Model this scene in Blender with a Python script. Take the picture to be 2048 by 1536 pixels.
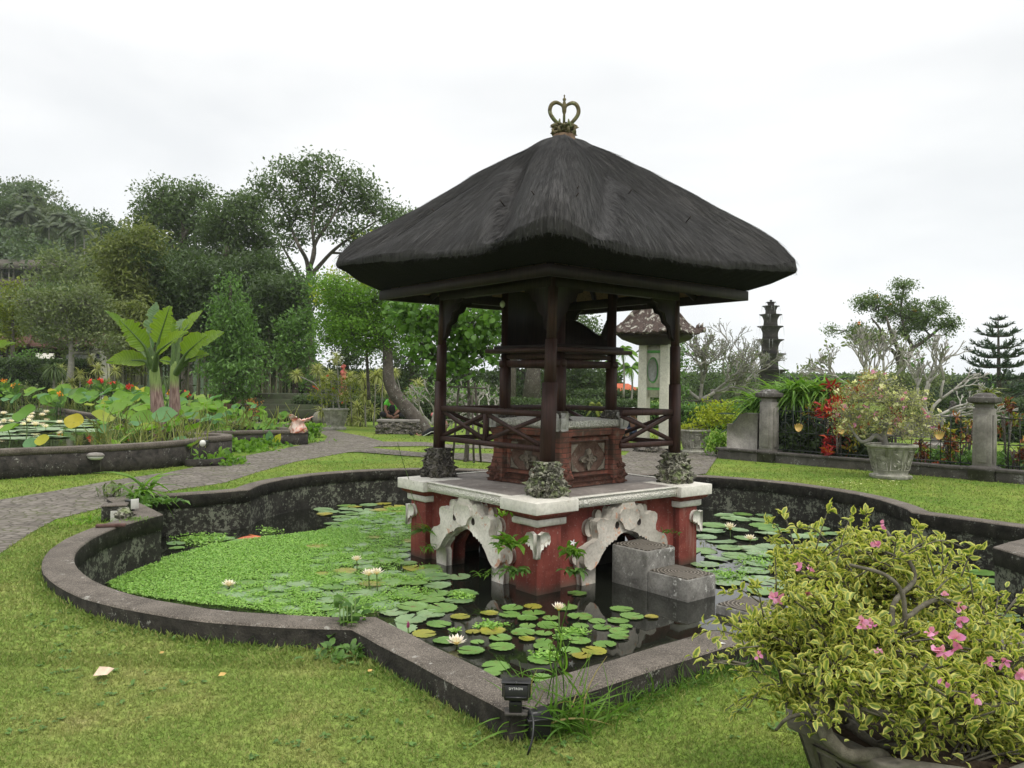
import bpy, math, random
import numpy as np
from mathutils import Vector, Matrix, geometry, noise as mnoise
rng = np.random.default_rng(11); random.seed(11)
for o in list(bpy.data.objects): bpy.data.objects.remove(o)
S = bpy.context.scene; COL = S.collection

# ------------------------------------------------------------------ camera
FPX, ROLL, CAMH = 1586.6, 0.0127, 1.6
CR, SR = math.cos(ROLL), math.sin(ROLL)
cd = bpy.data.cameras.new('camera'); cam = bpy.data.objects.new('camera', cd); COL.objects.link(cam)
cd.sensor_width = 36; cd.lens = FPX/2048*36; cd.clip_start = .05; cd.clip_end = 3000
cam.matrix_world = Matrix(((CR, -SR, 0, 0), (0, 0, -1, 0), (SR, CR, 0, CAMH), (0, 0, 0, 1)))
S.camera = cam
# ------------------------------------------------------------------ world, sun, exposure
SUN_EL, SUN_AZ = math.radians(58), math.radians(150)      # azimuth clockwise from +Y (north)
w = bpy.data.worlds.new('World'); S.world = w; w.use_nodes = True
nt = w.node_tree; nt.nodes.clear()
def wn(t, **k):
    n = nt.nodes.new(t)
    for a, b in k.items(): setattr(n, a, b)
    return n
def ramp(n, stops):
    e = n.color_ramp.elements
    while len(e) < len(stops): e.new(.5)
    for x, (p, c) in zip(e, stops):
        x.position = p; x.color = (*c, 1) if len(c) == 3 else c
sky = wn('ShaderNodeTexSky', sky_type='NISHITA', sun_disc=False, sun_elevation=SUN_EL, sun_rotation=SUN_AZ)
tc = wn('ShaderNodeTexCoord'); sx = wn('ShaderNodeSeparateXYZ'); nt.links.new(tc.outputs['Generated'], sx.inputs[0])
el = wn('ShaderNodeValToRGB')                              # overcast sky: brighter overhead than at the horizon
ramp(el, [(0, (.84, .86, .885)), (.12, (.85, .862, .875)), (.35, (.845, .85, .855)), (.5, (1.1, 1.1, 1.1)), (1, (2.2, 2.2, 2.2))])
nt.links.new(sx.outputs['Z'], el.inputs[0])
mp = wn('ShaderNodeMapping'); mp.inputs['Scale'].default_value = (1, 1, 3.2); nt.links.new(tc.outputs['Generated'], mp.inputs[0])
cn = wn('ShaderNodeTexNoise'); cn.inputs['Scale'].default_value = 2.1; cn.inputs['Detail'].default_value = 5; cn.inputs['Distortion'].default_value = .3
nt.links.new(mp.outputs[0], cn.inputs[0])
cr_ = wn('ShaderNodeValToRGB'); ramp(cr_, [(.36, (.92, .93, .94)), (.60, (1.06, 1.06, 1.055))]); nt.links.new(cn.outputs[0], cr_.inputs[0])
mu = wn('ShaderNodeMixRGB', blend_type='MULTIPLY'); mu.inputs[0].default_value = 1
nt.links.new(el.outputs[0], mu.inputs[1]); nt.links.new(cr_.outputs[0], mu.inputs[2])
sc10 = wn('ShaderNodeMixRGB', blend_type='MULTIPLY'); sc10.inputs[0].default_value = 1; sc10.inputs[2].default_value = (10, 10, 10, 1)
nt.links.new(mu.outputs[0], sc10.inputs[1])
mx = wn('ShaderNodeMixRGB'); mx.inputs[0].default_value = .96
nt.links.new(sky.outputs[0], mx.inputs[1]); nt.links.new(sc10.outputs[0], mx.inputs[2])
bg = wn('ShaderNodeBackground'); bg.inputs[1].default_value = .1; nt.links.new(mx.outputs[0], bg.inputs[0])
wo = wn('ShaderNodeOutputWorld'); nt.links.new(bg.outputs[0], wo.inputs[0])
sd = bpy.data.lights.new('sun', 'SUN'); sd.energy = 1.5; sd.angle = math.radians(14); sd.color = (1, .955, .88)
so = bpy.data.objects.new('sun', sd); COL.objects.link(so)
sv = Vector((math.sin(SUN_AZ)*math.cos(SUN_EL), math.cos(SUN_AZ)*math.cos(SUN_EL), math.sin(SUN_EL)))
so.rotation_euler = sv.to_track_quat('Z', 'Y').to_euler(); so.location = (0, -5, 20)
vs = S.view_settings; vs.view_transform = 'Standard'; vs.look = 'None'; vs.gamma = 1; vs.exposure = .24
S.cycles.max_bounces = 8; S.cycles.diffuse_bounces = 4; S.cycles.transparent_max_bounces = 8; S.cycles.transmission_bounces = 4

# ------------------------------------------------------------------ real-world positions from measured sight lines
def un(x, y):
    X, Y = x-1024, y-768
    return X*CR+Y*SR, -X*SR+Y*CR
def at(x, y, D):                                           # point at distance D along the view axis
    a, b = un(x, y); return np.array([a*D/FPX, D, CAMH-b*D/FPX])
def gr(x, y, z=.08):                                       # point on the level plane z
    a, b = un(x, y); D = (CAMH-z)*FPX/b; return np.array([a*D/FPX, D, z])
PC, PT, PA, PV = np.array([.4785, 9.0388]), .6843, 1.308, 1.223      # pavilion platform: centre, yaw, half sizes
QC, QT, QA, QB, QK, QKB, QBU, QW = np.array([.4989, 9.0264]), .6748, 3.588, 3.776, 2.353, 2.111, 1.224, .22   # pond
ZP, ZW, ZT, GZ = .507, -.381, .139, .08
def W(u, v, z=0, c=PC, t=PT):
    C, s = math.cos(t), math.sin(t); return np.array([c[0]+u*C-v*s, c[1]+u*s+v*C, z])
def gz(x, y):
    t = np.clip((np.asarray(y, float)-4.4)/2.2, 0, 1); return GZ*t*t*(3-2*t)

# ------------------------------------------------------------------ mesh builder
class MB:
    def __init__(s): s.V = []; s.F = []; s.n = 0; s.r = []; s.u = []
    def add(s, V, F, rnd=0., uv=None):
        V = np.asarray(V, float).reshape(-1, 3); m = len(V)
        if isinstance(F, np.ndarray): s.F.append(F+s.n)
        else:
            d = {}
            for f in F: d.setdefault(len(f), []).append(f)
            for k in d: s.F.append(np.array(d[k])+s.n)
        s.V.append(V); s.n += m
        s.r.append(np.broadcast_to(np.asarray(rnd, float), (m,)))
        u = np.zeros((m, 3))
        if uv is not None: u[:, :2] = uv
        s.u.append(u)
    def build(s, name, mat, parent=None, smooth=False, bevel=0, loc=None):
        me = bpy.data.meshes.new(name)
        V = np.concatenate(s.V)
        if loc is not None: V = V-np.asarray(loc, float)
        me.vertices.add(len(V)); me.vertices.foreach_set('co', V.ravel())
        li = np.concatenate([f.ravel() for f in s.F]).astype(np.int32)
        ct = np.concatenate([np.full(len(f), f.shape[1]) for f in s.F]).astype(np.int32)
        me.loops.add(len(li)); me.loops.foreach_set('vertex_index', li)
        me.polygons.add(len(ct)); me.polygons.foreach_set('loop_start', np.concatenate([[0], np.cumsum(ct)[:-1]]).astype(np.int32))
        me.update(calc_edges=True)
        a = me.attributes.new('rnd', 'FLOAT', 'POINT'); a.data.foreach_set('value', np.concatenate(s.r).astype(np.float32))
        a = me.attributes.new('uvp', 'FLOAT_VECTOR', 'POINT'); a.data.foreach_set('vector', np.concatenate(s.u).astype(np.float32).ravel())
        if smooth: me.polygons.foreach_set('use_smooth', np.ones(len(ct), bool))
        me.materials.append(mat); me.validate()
        o = bpy.data.objects.new(name, me); COL.objects.link(o)
        if loc is not None and parent is None: o.location = loc
        if parent is not None: o.parent = parent
        if bevel:
            b = o.modifiers.new('bevel', 'BEVEL'); b.width = bevel; b.segments = 2; b.limit_method = 'ANGLE'
        return o
def tag(o, label, cat, group=None, kind=None):
    if label: o['label'] = label
    if cat: o['category'] = cat
    if group: o['group'] = group
    if kind: o['kind'] = kind
    return o
def thing(name, label, cat, loc=(0, 0, 0), rz=0, group=None):
    o = bpy.data.objects.new(name, None); COL.objects.link(o); o.location = loc; o.rotation_euler = (0, 0, rz); o.empty_display_size = .2
    return tag(o, label, cat, group)
def struct(o): o['kind'] = 'structure'; return o
def dup(o, loc=None, rz=None, scale=None, label=None):
    c = o.copy(); COL.objects.link(c)
    if loc is not None: c.location = loc
    if rz is not None: c.rotation_euler = (0, 0, rz)
    if scale is not None: c.scale = (scale,)*3 if np.isscalar(scale) else scale
    if label: c['label'] = label
    for ch in list(o.children):
        d = ch.copy(); COL.objects.link(d); d.parent = c
        for g in ch.children:
            e = g.copy(); COL.objects.link(e); e.parent = d
    return c
BOXF = np.array([[0, 3, 2, 1], [4, 5, 6, 7], [0, 1, 5, 4], [1, 2, 6, 5], [2, 3, 7, 6], [3, 0, 4, 7]])
def box(mb, c, s, rz=0, top=1., rnd=0):
    x, y, z = np.array(s)/2
    V = np.array([[-x, -y, -z], [x, -y, -z], [x, y, -z], [-x, y, -z], [-x*top, -y*top, z], [x*top, -y*top, z], [x*top, y*top, z], [-x*top, y*top, z]])
    C, s_ = math.cos(rz), math.sin(rz)
    V = np.stack([V[:, 0]*C-V[:, 1]*s_, V[:, 0]*s_+V[:, 1]*C, V[:, 2]], 1)+np.asarray(c, float)
    mb.add(V, BOXF, rnd)
def bar(mb, a, b, wx, wz, rnd=0):                         # rectangular bar from a to b
    a = np.asarray(a, float); b = np.asarray(b, float); d = b-a; d /= np.linalg.norm(d)
    up = np.array([0, 0, 1.]) if abs(d[2]) < .95 else np.array([math.cos(PT), math.sin(PT), 0])
    sx_ = np.cross(up, d); sx_ /= np.linalg.norm(sx_); uz = np.cross(d, sx_)
    V = [p+i*sx_*wx/2+j*uz*wz/2 for p in (a, b) for i, j in ((-1, -1), (1, -1), (1, 1), (-1, 1))]
    mb.add(V, BOXF, rnd)
def rings(mb, R, closed=True, cap=True, rnd=0, uv=None):   # loft through rings of equal length
    R = np.asarray(R, float); k, n = R.shape[:2]
    i = np.arange(k-1)[:, None]*n; j = np.arange(n if closed else n-1)[None, :]; j2 = (j+1) % n
    F = np.stack([i+j, i+j2, i+n+j2, i+n+j], -1).reshape(-1, 4)
    mb.add(R.reshape(-1, 3), F, rnd, uv)
    if cap and closed:
        b = mb.n-k*n
        mb.F.append(np.arange(n)[::-1][None, :]+b); mb.F.append(np.arange(n)[None, :]+b+(k-1)*n)
def lathe(mb, prof, c, n=16, rot=0, rnd=0, sxy=(1, 1)):
    a = np.arange(n)*2*math.pi/n+rot
    R = [np.stack([c[0]+r*np.cos(a)*sxy[0], c[1]+r*np.sin(a)*sxy[1], np.full(n, c[2]+z)], 1) for r, z in prof]
    rings(mb, R, rnd=rnd)
def sq(mb, prof, c, rz=0, rnd=0):                          # square loft: (half u, half v, z)
    C, s_ = math.cos(rz), math.sin(rz); R = []
    for hu, hv, z in prof:
        q = np.array([[-hu, -hv], [hu, -hv], [hu, hv], [-hu, hv]])
        R.append(np.stack([c[0]+q[:, 0]*C-q[:, 1]*s_, c[1]+q[:, 0]*s_+q[:, 1]*C, np.full(4, c[2]+z)], 1))
    rings(mb, R, rnd=rnd)
def tube(mb, P, R, n=6, rnd=0, cap=True):
    P = np.asarray(P, float); k = len(P); R = np.atleast_1d(np.asarray(R, float)); R = np.interp(np.linspace(0, 1, k), np.linspace(0, 1, len(R)), R) if len(R) > 1 else np.full(k, R[0])
    T = np.gradient(P, axis=0); T /= np.linalg.norm(T, axis=1)[:, None]+1e-9
    x = np.cross(T[0], [.3, .2, 1.]); 
    if np.linalg.norm(x) < .1: x = np.cross(T[0], [1., 0, 0])
    a = np.arange(n)*2*math.pi/n; rr = []
    for i in range(k):
        x = x-T[i]*np.dot(x, T[i]); x /= np.linalg.norm(x)+1e-9; y = np.cross(T[i], x)
        rr.append(P[i]+R[i]*(np.cos(a)[:, None]*x+np.sin(a)[:, None]*y))
    rings(mb, rr, cap=cap, rnd=rnd)
def curve(pts, n=12):                                      # smooth Catmull-Rom through points
    P = np.asarray(pts, float); P = np.vstack([2*P[0]-P[1], P, 2*P[-1]-P[-2]]); out = []
    m = len(P)-3
    for t in np.linspace(0, m-1e-6, n):
        i = int(t); f = t-i; a, b, c, d = P[i:i+4]
        out.append(.5*(2*b+(c-a)*f+(2*a-5*b+4*c-d)*f*f+(3*b-a-3*c+d)*f**3))
    return np.array(out)
def unit(v): return v/(np.linalg.norm(v, axis=-1, keepdims=True)+1e-9)
def rdir(n, up=0.):
    v = rng.normal(size=(n, 3)); v[:, 2] += up; return unit(v)
def extrude(mb, poly, depth, frame, rnd=0):               # planar outline -> slab; frame(s, z, d) -> world
    poly = [tuple(p) for p in poly]; n = len(poly)
    tri = geometry.tessellate_polygon([[Vector((a, b, 0)) for a, b in poly]])
    A = [frame(a, b, 0) for a, b in poly]; B = [frame(a, b, depth) for a, b in poly]
    F = [list(t) for t in tri]+[[t[2]+n, t[1]+n, t[0]+n] for t in tri]
    F += [[i, (i+1) % n, (i+1) % n+n, i+n] for i in range(n)]
    mb.add(np.array(A+B), F, rnd)
# leaf templates: vertices (along, across, up), triangles, uv
T2 = (np.array([[0, 0, 0], [.5, -.26, .07], [1, 0, -.06], [.5, .26, .07]]), np.array([[0, 1, 2], [0, 2, 3]]), np.array([[0, 1], [.5, 1], [1, 1], [.5, 1.]]))
def t6(wd=.24, droop=.12, fold=.07):
    V = np.array([[0, 0, 0], [.3, -wd, fold], [.3, 0, 0], [.3, wd, fold], [.7, -wd*.85, fold*.4], [.7, 0, -droop*.4], [.7, wd*.85, fold*.4], [1, 0, -droop]])
    F = np.array([[0, 1, 2], [0, 2, 3], [1, 4, 2], [4, 5, 2], [2, 5, 3], [5, 6, 3], [4, 7, 5], [5, 7, 6]])
    return V, F, np.array([[0, .4], [.3, 1], [.3, 0], [.3, 1], [.7, 1], [.7, 0], [.7, 1], [1, 1.]])
T6 = t6()
def blade(n=5, wd=.05, droop=.35, fold=.02):
    V = []; F = []; U = []
    for i in range(n+1):
        t = i/n; h = wd*min(1, (1-t)*2.2)*(.55+.45*min(1, t*4)); x = t*(1-.25*droop*t); z = -droop*t**2.2
        V += [[x, -h, z+fold], [x, 0, z], [x, h, z+fold]]; U += [[t, 1], [t, 0], [t, 1]]
    for i in range(n):
        b = i*3; F += [[b, b+3, b+4], [b, b+4, b+1], [b+1, b+4, b+5], [b+1, b+5, b+2]]
    return np.array(V), np.array(F), np.array(U, float)
def scatter(mb, P, D, N, size, tpl, rnd):
    TV, TF, TU = tpl; P = np.asarray(P, float); n = len(P)
    if n == 0: return
    D = unit(np.asarray(D, float)); Y = unit(np.cross(N, D)); Z = np.cross(D, Y)
    size = np.broadcast_to(np.asarray(size, float), (n,))[:, None, None]
    V = P[:, None, :]+size*(TV[None, :, 0:1]*D[:, None]+TV[None, :, 1:2]*Y[:, None]+TV[None, :, 2:3]*Z[:, None])
    m = len(TV); F = (TF[None]+np.arange(n)[:, None, None]*m).reshape(-1, TF.shape[1])
    mb.add(V.reshape(-1, 3), F, np.repeat(np.broadcast_to(rnd, (n,)), m), np.tile(TU, (n, 1)))
def inpoly(x, y, poly):
    x = np.asarray(x); y = np.asarray(y); r = np.zeros(x.shape, bool); P = np.asarray(poly); n = len(P)
    for i in range(n):
        x1, y1 = P[i][:2]; x2, y2 = P[(i+1) % n][:2]
        if y1 == y2: continue
        r ^= ((y1 > y) != (y2 > y)) & (x < (x2-x1)*(y-y1)/(y2-y1)+x1)
    return r
def distpoly(x, y, poly):
    d = np.full(np.shape(x), 1e9); P = np.asarray(poly)[:, :2]; n = len(P)
    for i in range(n):
        a = P[i]; b = P[(i+1) % n]; e = b-a; L = e@e+1e-12
        t = np.clip(((x-a[0])*e[0]+(y-a[1])*e[1])/L, 0, 1)
        d = np.minimum(d, np.hypot(x-a[0]-t*e[0], y-a[1]-t*e[1]))
    return d

# ------------------------------------------------------------------ materials
class NT:
    def __init__(s, name):
        s.m = bpy.data.materials.new(name); s.m.use_nodes = True; s.t = s.m.node_tree; s.t.nodes.clear()
        s.out = s.n('ShaderNodeOutputMaterial')
    def n(s, t, inp=None, **k):
        q = s.t.nodes.new(t)
        for a, b in k.items(): setattr(q, a, b)
        for a, b in (inp or {}).items():
            if isinstance(b, bpy.types.NodeSocket): s.t.links.new(b, q.inputs[a])
            else: q.inputs[a].default_value = b
        return q
    def noise(s, scale, vec=None, detail=4, dist=0, rough=.55):
        q = s.n('ShaderNodeTexNoise', {'Scale': scale, 'Detail': detail, 'Distortion': dist, 'Roughness': rough})
        if vec is None: vec = s.pos()
        s.t.links.new(vec, q.inputs['Vector']); return q.outputs[0]
    def pos(s):
        if not hasattr(s, '_p'): s._p = s.n('ShaderNodeNewGeometry').outputs['Position']
        return s._p
    def obj(s):
        if not hasattr(s, '_o'): s._o = s.n('ShaderNodeTexCoord').outputs['Object']
        return s._o
    def attr(s, name, vec=False): q = s.n('ShaderNodeAttribute', attribute_name=name); return q.outputs['Vector' if vec else 'Fac']
    def ramp(s, f, stops, const=False):
        q = s.n('ShaderNodeValToRGB', {0: f}); ramp(q, stops)
        if const: q.color_ramp.interpolation = 'CONSTANT'
        return q.outputs[0]
    def mix(s, f, a, b, mode='MIX'):
        c = lambda v: (*v, 1) if isinstance(v, tuple) and len(v) == 3 else v
        return s.n('ShaderNodeMixRGB', {0: f, 1: c(a), 2: c(b)}, blend_type=mode).outputs[0]
    def map(s, vec, scale): return s.n('ShaderNodeMapping', {'Vector': vec, 'Scale': scale}).outputs[0]
    def bump(s, h, st, dist=.02): return s.n('ShaderNodeBump', {'Height': h, 'Strength': st, 'Distance': dist}).outputs[0]
    def math(s, op, a, b=0.): return s.n('ShaderNodeMath', {0: a, 1: b}, operation=op).outputs[0]
    def surf(s, col, rough=.8, spec=.3, normal=None, metal=0, transl=0, tcol=None):
        c = (*col, 1) if isinstance(col, tuple) and len(col) == 3 else col
        b = s.n('ShaderNodeBsdfPrincipled', {'Base Color': c, 'Roughness': rough, 'Specular IOR Level': spec, 'Metallic': metal})
        if normal is not None: s.t.links.new(normal, b.inputs['Normal'])
        o = b.outputs[0]
        if transl:
            tr = s.n('ShaderNodeBsdfTranslucent', {'Color': tcol if tcol is not None else c})
            o = s.n('ShaderNodeMixShader', {0: transl, 1: o, 2: tr.outputs[0]}).outputs[0]
        s.t.links.new(o, s.out.inputs[0]); return s.m
def plain(name, c, rough=.6, spec=.3, var=.25, scale=20, bump=.1, metal=0):
    t = NT(name); f = t.noise(scale); c2 = tuple(x*(1-var) for x in c); c1 = tuple(min(1, x*(1+var)) for x in c)
    return t.surf(t.ramp(f, [(.3, c2), (.7, c1)]), rough, spec, t.bump(f, bump) if bump else None, metal)
def stone(name, c1, c2, lich=(.42, .43, .38), amt=.0, sc=6, rough=.9, bump=.5, moss=None, mamt=.5, speck=0):
    """weathered stone or render: two tones, lichen flecks, optional moss"""
    t = NT(name); p = t.pos(); f = t.noise(sc, p, 6, .4); g = t.noise(sc*9, p, 3)
    c = t.ramp(f, [(.3, c1), (.68, c2)])
    c = t.mix(t.ramp(g, [(.35, (.35,)*3), (.6, (0,)*3)]), c, tuple(x*.6 for x in c1))
    if speck: c = t.mix(t.ramp(t.noise(150, p, 2), [(.52, (0,)*3), (.66, (speck,)*3)]), t.mix(t.ramp(t.noise(95, p, 2), [(.36, (speck,)*3), (.5, (0,)*3)]), c, tuple(x*.35 for x in c1)), tuple(x*1.9 for x in c2))
    if moss: c = t.mix(t.ramp(t.noise(sc*.7, p, 5, .6), [(mamt, (0,)*3), (mamt+.12, (.85,)*3)]), c, moss)
    if amt:
        l = t.noise(sc*3.4, p, 5, .2, .75); l2 = t.noise(sc*.6, p, 2)
        k = t.math('ADD', l, t.math('MULTIPLY', t.math('SUBTRACT', l2, .5), .5))
        c = t.mix(t.ramp(k, [(.66-amt, (0,)*3), (.72-amt, (.9,)*3)]), c, lich)
    return t.surf(c, rough, .25, t.bump(t.math('ADD', f, t.math('MULTIPLY', g, .5)), bump, .015))
def wood(name, c1, c2, rough=.6):
    t = NT(name); v = t.obj(); f = t.noise(60, t.map(v, (1, 1, .05)), 4); h = t.noise(4, v, 4)
    c = t.mix(t.ramp(h, [(.4, (0,)*3), (.7, (.6,)*3)]), t.ramp(f, [(.3, c1), (.7, c2)]), tuple(x*.5 for x in c1))
    return t.surf(c, rough, .3, t.bump(f, .25, .004))
def leafm(name, stops, transl=.35, rough=.5, spec=.3, edge=None, pn=None):
    """leaves: colour by the leaf's own random number; edge = variegated margin colour"""
    t = NT(name); c = t.ramp(t.attr('rnd'), stops)
    if edge:
        uv = t.n('ShaderNodeSeparateXYZ', {0: t.attr('uvp', True)}).outputs[1]
        k = t.math('ADD', uv, t.math('MULTIPLY', t.math('SUBTRACT', t.noise(90), .5), .7))
        c = t.mix(t.ramp(k, [(edge[1], (0,)*3), (edge[1]+.38, (1,)*3)]), c, edge[0])
    if pn: c = t.mix(t.ramp(t.noise(pn[0]), [(.4, (0,)*3), (.65, (pn[2],)*3)]), c, pn[1])
    return t.surf(c, rough, spec, None, 0, transl, t.mix(1., c, (1.15, 1.25, .7), 'MULTIPLY'))
def pal(a, b, c=None, cp=.93):
    s = [(0, a), (.85, b)]
    return s+[(cp, b), (min(1, cp+.03), c)] if c else s

M = {}
def m_carv(name, c1, c2, moss):
    t = NT(name); p = t.pos(); q = t.n('ShaderNodeTexVoronoi', {'Vector': t.n('ShaderNodeVectorMath', {0: p, 1: t.n('ShaderNodeVectorMath', {0: t.n('ShaderNodeTexNoise', {'Vector': p, 'Scale': 14.}).outputs[1], 1: (.08, .08, .08)}, operation='MULTIPLY').outputs[0]}, operation='ADD').outputs[0], 'Scale': 17.}, feature='SMOOTH_F1')
    w_ = t.math('SINE', t.math('MULTIPLY', q.outputs['Distance'], 16.)); f = t.noise(30, p, 5); h = t.math('ADD', w_, f)
    c = t.mix(t.ramp(f, [(.35, (.6,)*3), (.65, (0,)*3)]), t.ramp(w_, [(.0, c1), (.75, c2)]), c1); c = t.mix(t.ramp(t.noise(11, p, 5, .5), [(.5, (0,)*3), (.62, (.75,)*3)]), c, moss)
    return t.surf(c, .92, .15, t.bump(h, .75, .018))
M['bark'] = stone('bark', (.05, .042, .034), (.11, .095, .078), (.25, .25, .22), .06, 8)
M['barkw'] = stone('whitish_bark', (.26, .245, .215), (.44, .42, .385), amt=0, sc=5, bump=.2)
M['barkd'] = stone('dark_bark', (.03, .026, .022), (.07, .06, .05), amt=0, sc=8)
M['barkp'] = stone('pale_bark', (.17, .16, .14), (.30, .285, .255), amt=0, sc=5, bump=.2)
M['bambo'] = plain('bamboo_culm', (.10, .10, .06), .5)
M['lv_dark'] = leafm('dark_foliage', pal((.034, .060, .020), (.080, .125, .042)))
M['lv_big'] = leafm('grey_green_foliage', pal((.055, .092, .034), (.12, .175, .065)))
M['lv_bigl'] = leafm('airy_green_foliage', pal((.06, .10, .03), (.13, .19, .06)))
M['lv_mid'] = leafm('mid_green_foliage', pal((.058, .125, .026), (.125, .235, .052)))
M['lv_olive'] = leafm('olive_foliage', pal((.085, .115, .028), (.185, .215, .055)))
M['lv_greyg'] = leafm('dusty_foliage', pal((.085, .115, .045), (.18, .22, .09)))
M['lv_brt'] = leafm('bright_foliage', pal((.07, .17, .015), (.19, .34, .03)), .45)
M['lv_shade'] = leafm('fresh_foliage', pal((.07, .16, .02), (.17, .31, .04)), .5)
M['lv_broad'] = leafm('broad_leaf', pal((.05, .12, .02), (.12, .235, .04), (.38, .32, .03), .965), .45)
M['lv_yel'] = leafm('yellow_foliage', pal((.20, .26, .02), (.38, .42, .03)), .4)
M['lv_ygr'] = leafm('yellow_green_foliage', pal((.10, .14, .02), (.21, .24, .03)), .35)
M['lv_hill'] = leafm('hillside_foliage', pal((.060, .095, .045), (.115, .165, .080)))
M['lv_hill2'] = leafm('hillside_light_foliage', pal((.075, .105, .052), (.135, .165, .080)))
M['lv_palm'] = leafm('palm_frond', pal((.06, .085, .05), (.12, .145, .08)))
M['lv_var'] = leafm('variegated_leaf', pal((.105, .165, .03), (.20, .27, .055)), .4, .45, .35, edge=((.55, .53, .13), .34))
M['lv_pale'] = leafm('pale_small_leaf', pal((.19, .22, .075), (.40, .40, .18)), .35)
M['lv_yucca'] = leafm('striped_spiky_leaf', pal((.19, .23, .06), (.38, .40, .14)), .35, edge=((.58, .56, .27), .45))
M['lv_pony'] = leafm('ponytail_leaf', pal((.06, .10, .035), (.13, .18, .06)), .3)
M['lv_strap'] = leafm('strap_leaf', pal((.07, .17, .02), (.19, .33, .045)), .4)
M['lv_strapd'] = leafm('dark_strap_leaf', pal((.022, .048, .030), (.055, .085, .055)), .25)
M['lv_crot'] = leafm('croton_red', [(0, (.10, .012, .018)), (.3, (.30, .02, .03)), (.55, (.42, .03, .02)), (.72, (.50, .15, .02)), (.85, (.16, .19, .02)), (1, (.42, .33, .03))], .3)
M['lv_crot2'] = leafm('croton_dark', [(0, (.05, .015, .012)), (.4, (.14, .03, .02)), (.6, (.36, .10, .02)), (.75, (.09, .12, .02)), (1, (.34, .32, .03))], .3)
M['lv_lotus'] = leafm('lotus_leaf', [(0, (.10, .225, .025)), (.5, (.18, .32, .03)), (.75, (.11, .24, .10)), (.9, (.33, .37, .03)), (1, (.46, .36, .03))], .4, .55)
M['lv_ens'] = leafm('banana_leaf', [(0, (.09, .22, .02)), (.6, (.17, .33, .03)), (.8, (.10, .20, .09)), (1, (.14, .23, .12))], .45, .4)
M['lv_weed'] = leafm('water_weed', pal((.15, .32, .055), (.31, .50, .11)), .3)
M['lv_norf'] = leafm('norfolk_needles', pal((.030, .055, .036), (.065, .105, .060)), .2)
M['lv_rust'] = leafm('rusty_leaf', pal((.22, .12, .03), (.45, .18, .04)), .3)
M['fl_pink'] = leafm('pink_bract', pal((.55, .15, .36), (.78, .36, .58)), .45)
M['fl_cream'] = leafm('cream_bract', pal((.66, .62, .36), (.85, .82, .58)), .4)
M['fl_red'] = leafm('red_petal', pal((.55, .03, .03), (.80, .10, .07)), .35)
M['fl_org'] = leafm('orange_petal', pal((.65, .18, .02), (.85, .38, .03)), .35)
M['fl_lily'] = leafm('lily_petal', pal((.74, .56, .52), (.90, .84, .78)), .35)
M['fl_yel'] = plain('lily_stamen', (.75, .48, .04))
M['stalk'] = plain('green_stalk', (.10, .16, .04))
M['concrete'] = stone('dark_coping', (.062, .053, .043), (.150, .129, .107), (.27, .26, .23), .02, 4, bump=.8, speck=.6)
M['wallin'] = stone('stained_wall', (.014, .0135, .011), (.046, .044, .036), (.17, .18, .135), .125, 6., bump=.6)
M['walldk'] = stone('black_weathered_wall', (.014, .013, .011), (.062, .055, .046), (.24, .24, .21), .03, 9, bump=.6)
M['pillar'] = stone('grey_render', (.14, .13, .115), (.29, .272, .245), amt=0, sc=3.5, bump=.3)
M['pillard'] = stone('dark_plinth', (.05, .045, .04), (.115, .105, .095), (.25, .25, .23), .05, 6)
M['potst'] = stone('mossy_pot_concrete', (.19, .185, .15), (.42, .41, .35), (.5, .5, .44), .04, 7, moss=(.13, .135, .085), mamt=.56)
M['potdk'] = stone('shaded_pot_concrete', (.085, .078, .06), (.17, .155, .125), amt=0, sc=6, moss=(.05, .06, .03))  # darker concrete for the bush pot
M['carved'] = m_carv('mossy_carved_stone', (.12, .115, .09), (.36, .35, .28), (.21, .26, .11))
M['carvedg'] = m_carv('grey_carved_stone', (.075, .069, .06), (.23, .212, .185), (.11, .10, .07))
def m_red():
    t = NT('red_paint'); p = t.pos(); f = t.noise(5, p, 6, .4); v = t.noise(9, t.map(p, (1, 1, .12)), 5); g = t.noise(45, p, 3)
    c = t.ramp(f, [(.3, (.13, .028, .021)), (.7, (.225, .058, .044))]); c = t.mix(t.ramp(v, [(.56, (0,)*3), (.68, (.55,)*3)]), c, (.27, .16, .13)); c = t.mix(t.ramp(v, [(.30, (.6,)*3), (.42, (0,)*3)]), c, (.055, .022, .017))
    c = t.mix(t.ramp(g, [(.62, (0,)*3), (.70, (.5,)*3)]), c, (.36, .27, .23))
    z = t.math('ADD', t.n('ShaderNodeSeparateXYZ', {0: p}).outputs[2], t.math('MULTIPLY', f, .10)); c = t.mix(t.ramp(t.math('ADD', z, .5), [(.175, (.85,)*3), (.27, (0,)*3)]), c, (.075, .058, .042))
    return t.surf(c, .8, .2, t.bump(t.math('ADD', f, g), .4, .01))
M['redwall'] = m_red()
M['white'] = stone('white_paint', (.58, .555, .48), (.76, .735, .66), (.36, .32, .25), .035, 3, .8, .3)
M['ornw'] = stone('weathered_ornament', (.52, .49, .42), (.74, .70, .62), (.45, .22, .13), .06, 4, .8, .3)
M['orng'] = stone('grey_ornament', (.36, .335, .285), (.56, .52, .45), (.50, .25, .15), .075, 4, .8, .3)
M['deck'] = stone('platform_floor', (.145, .125, .11), (.27, .24, .215), (.33, .30, .27), .04, 3, .75, .15)
M['slab'] = stone('altar_slab', (.42, .415, .37), (.56, .55, .50), amt=0, sc=9, bump=.8)
M['soil'] = plain('soil', (.05, .036, .025), .95, .1, .4, 30, .6)
M['wood'] = wood('dark_red_wood', (.026, .0115, .0085), (.066, .028, .021))
M['woodd'] = wood('dark_wood', (.011, .007, .0055), (.030, .018, .014))
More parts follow.
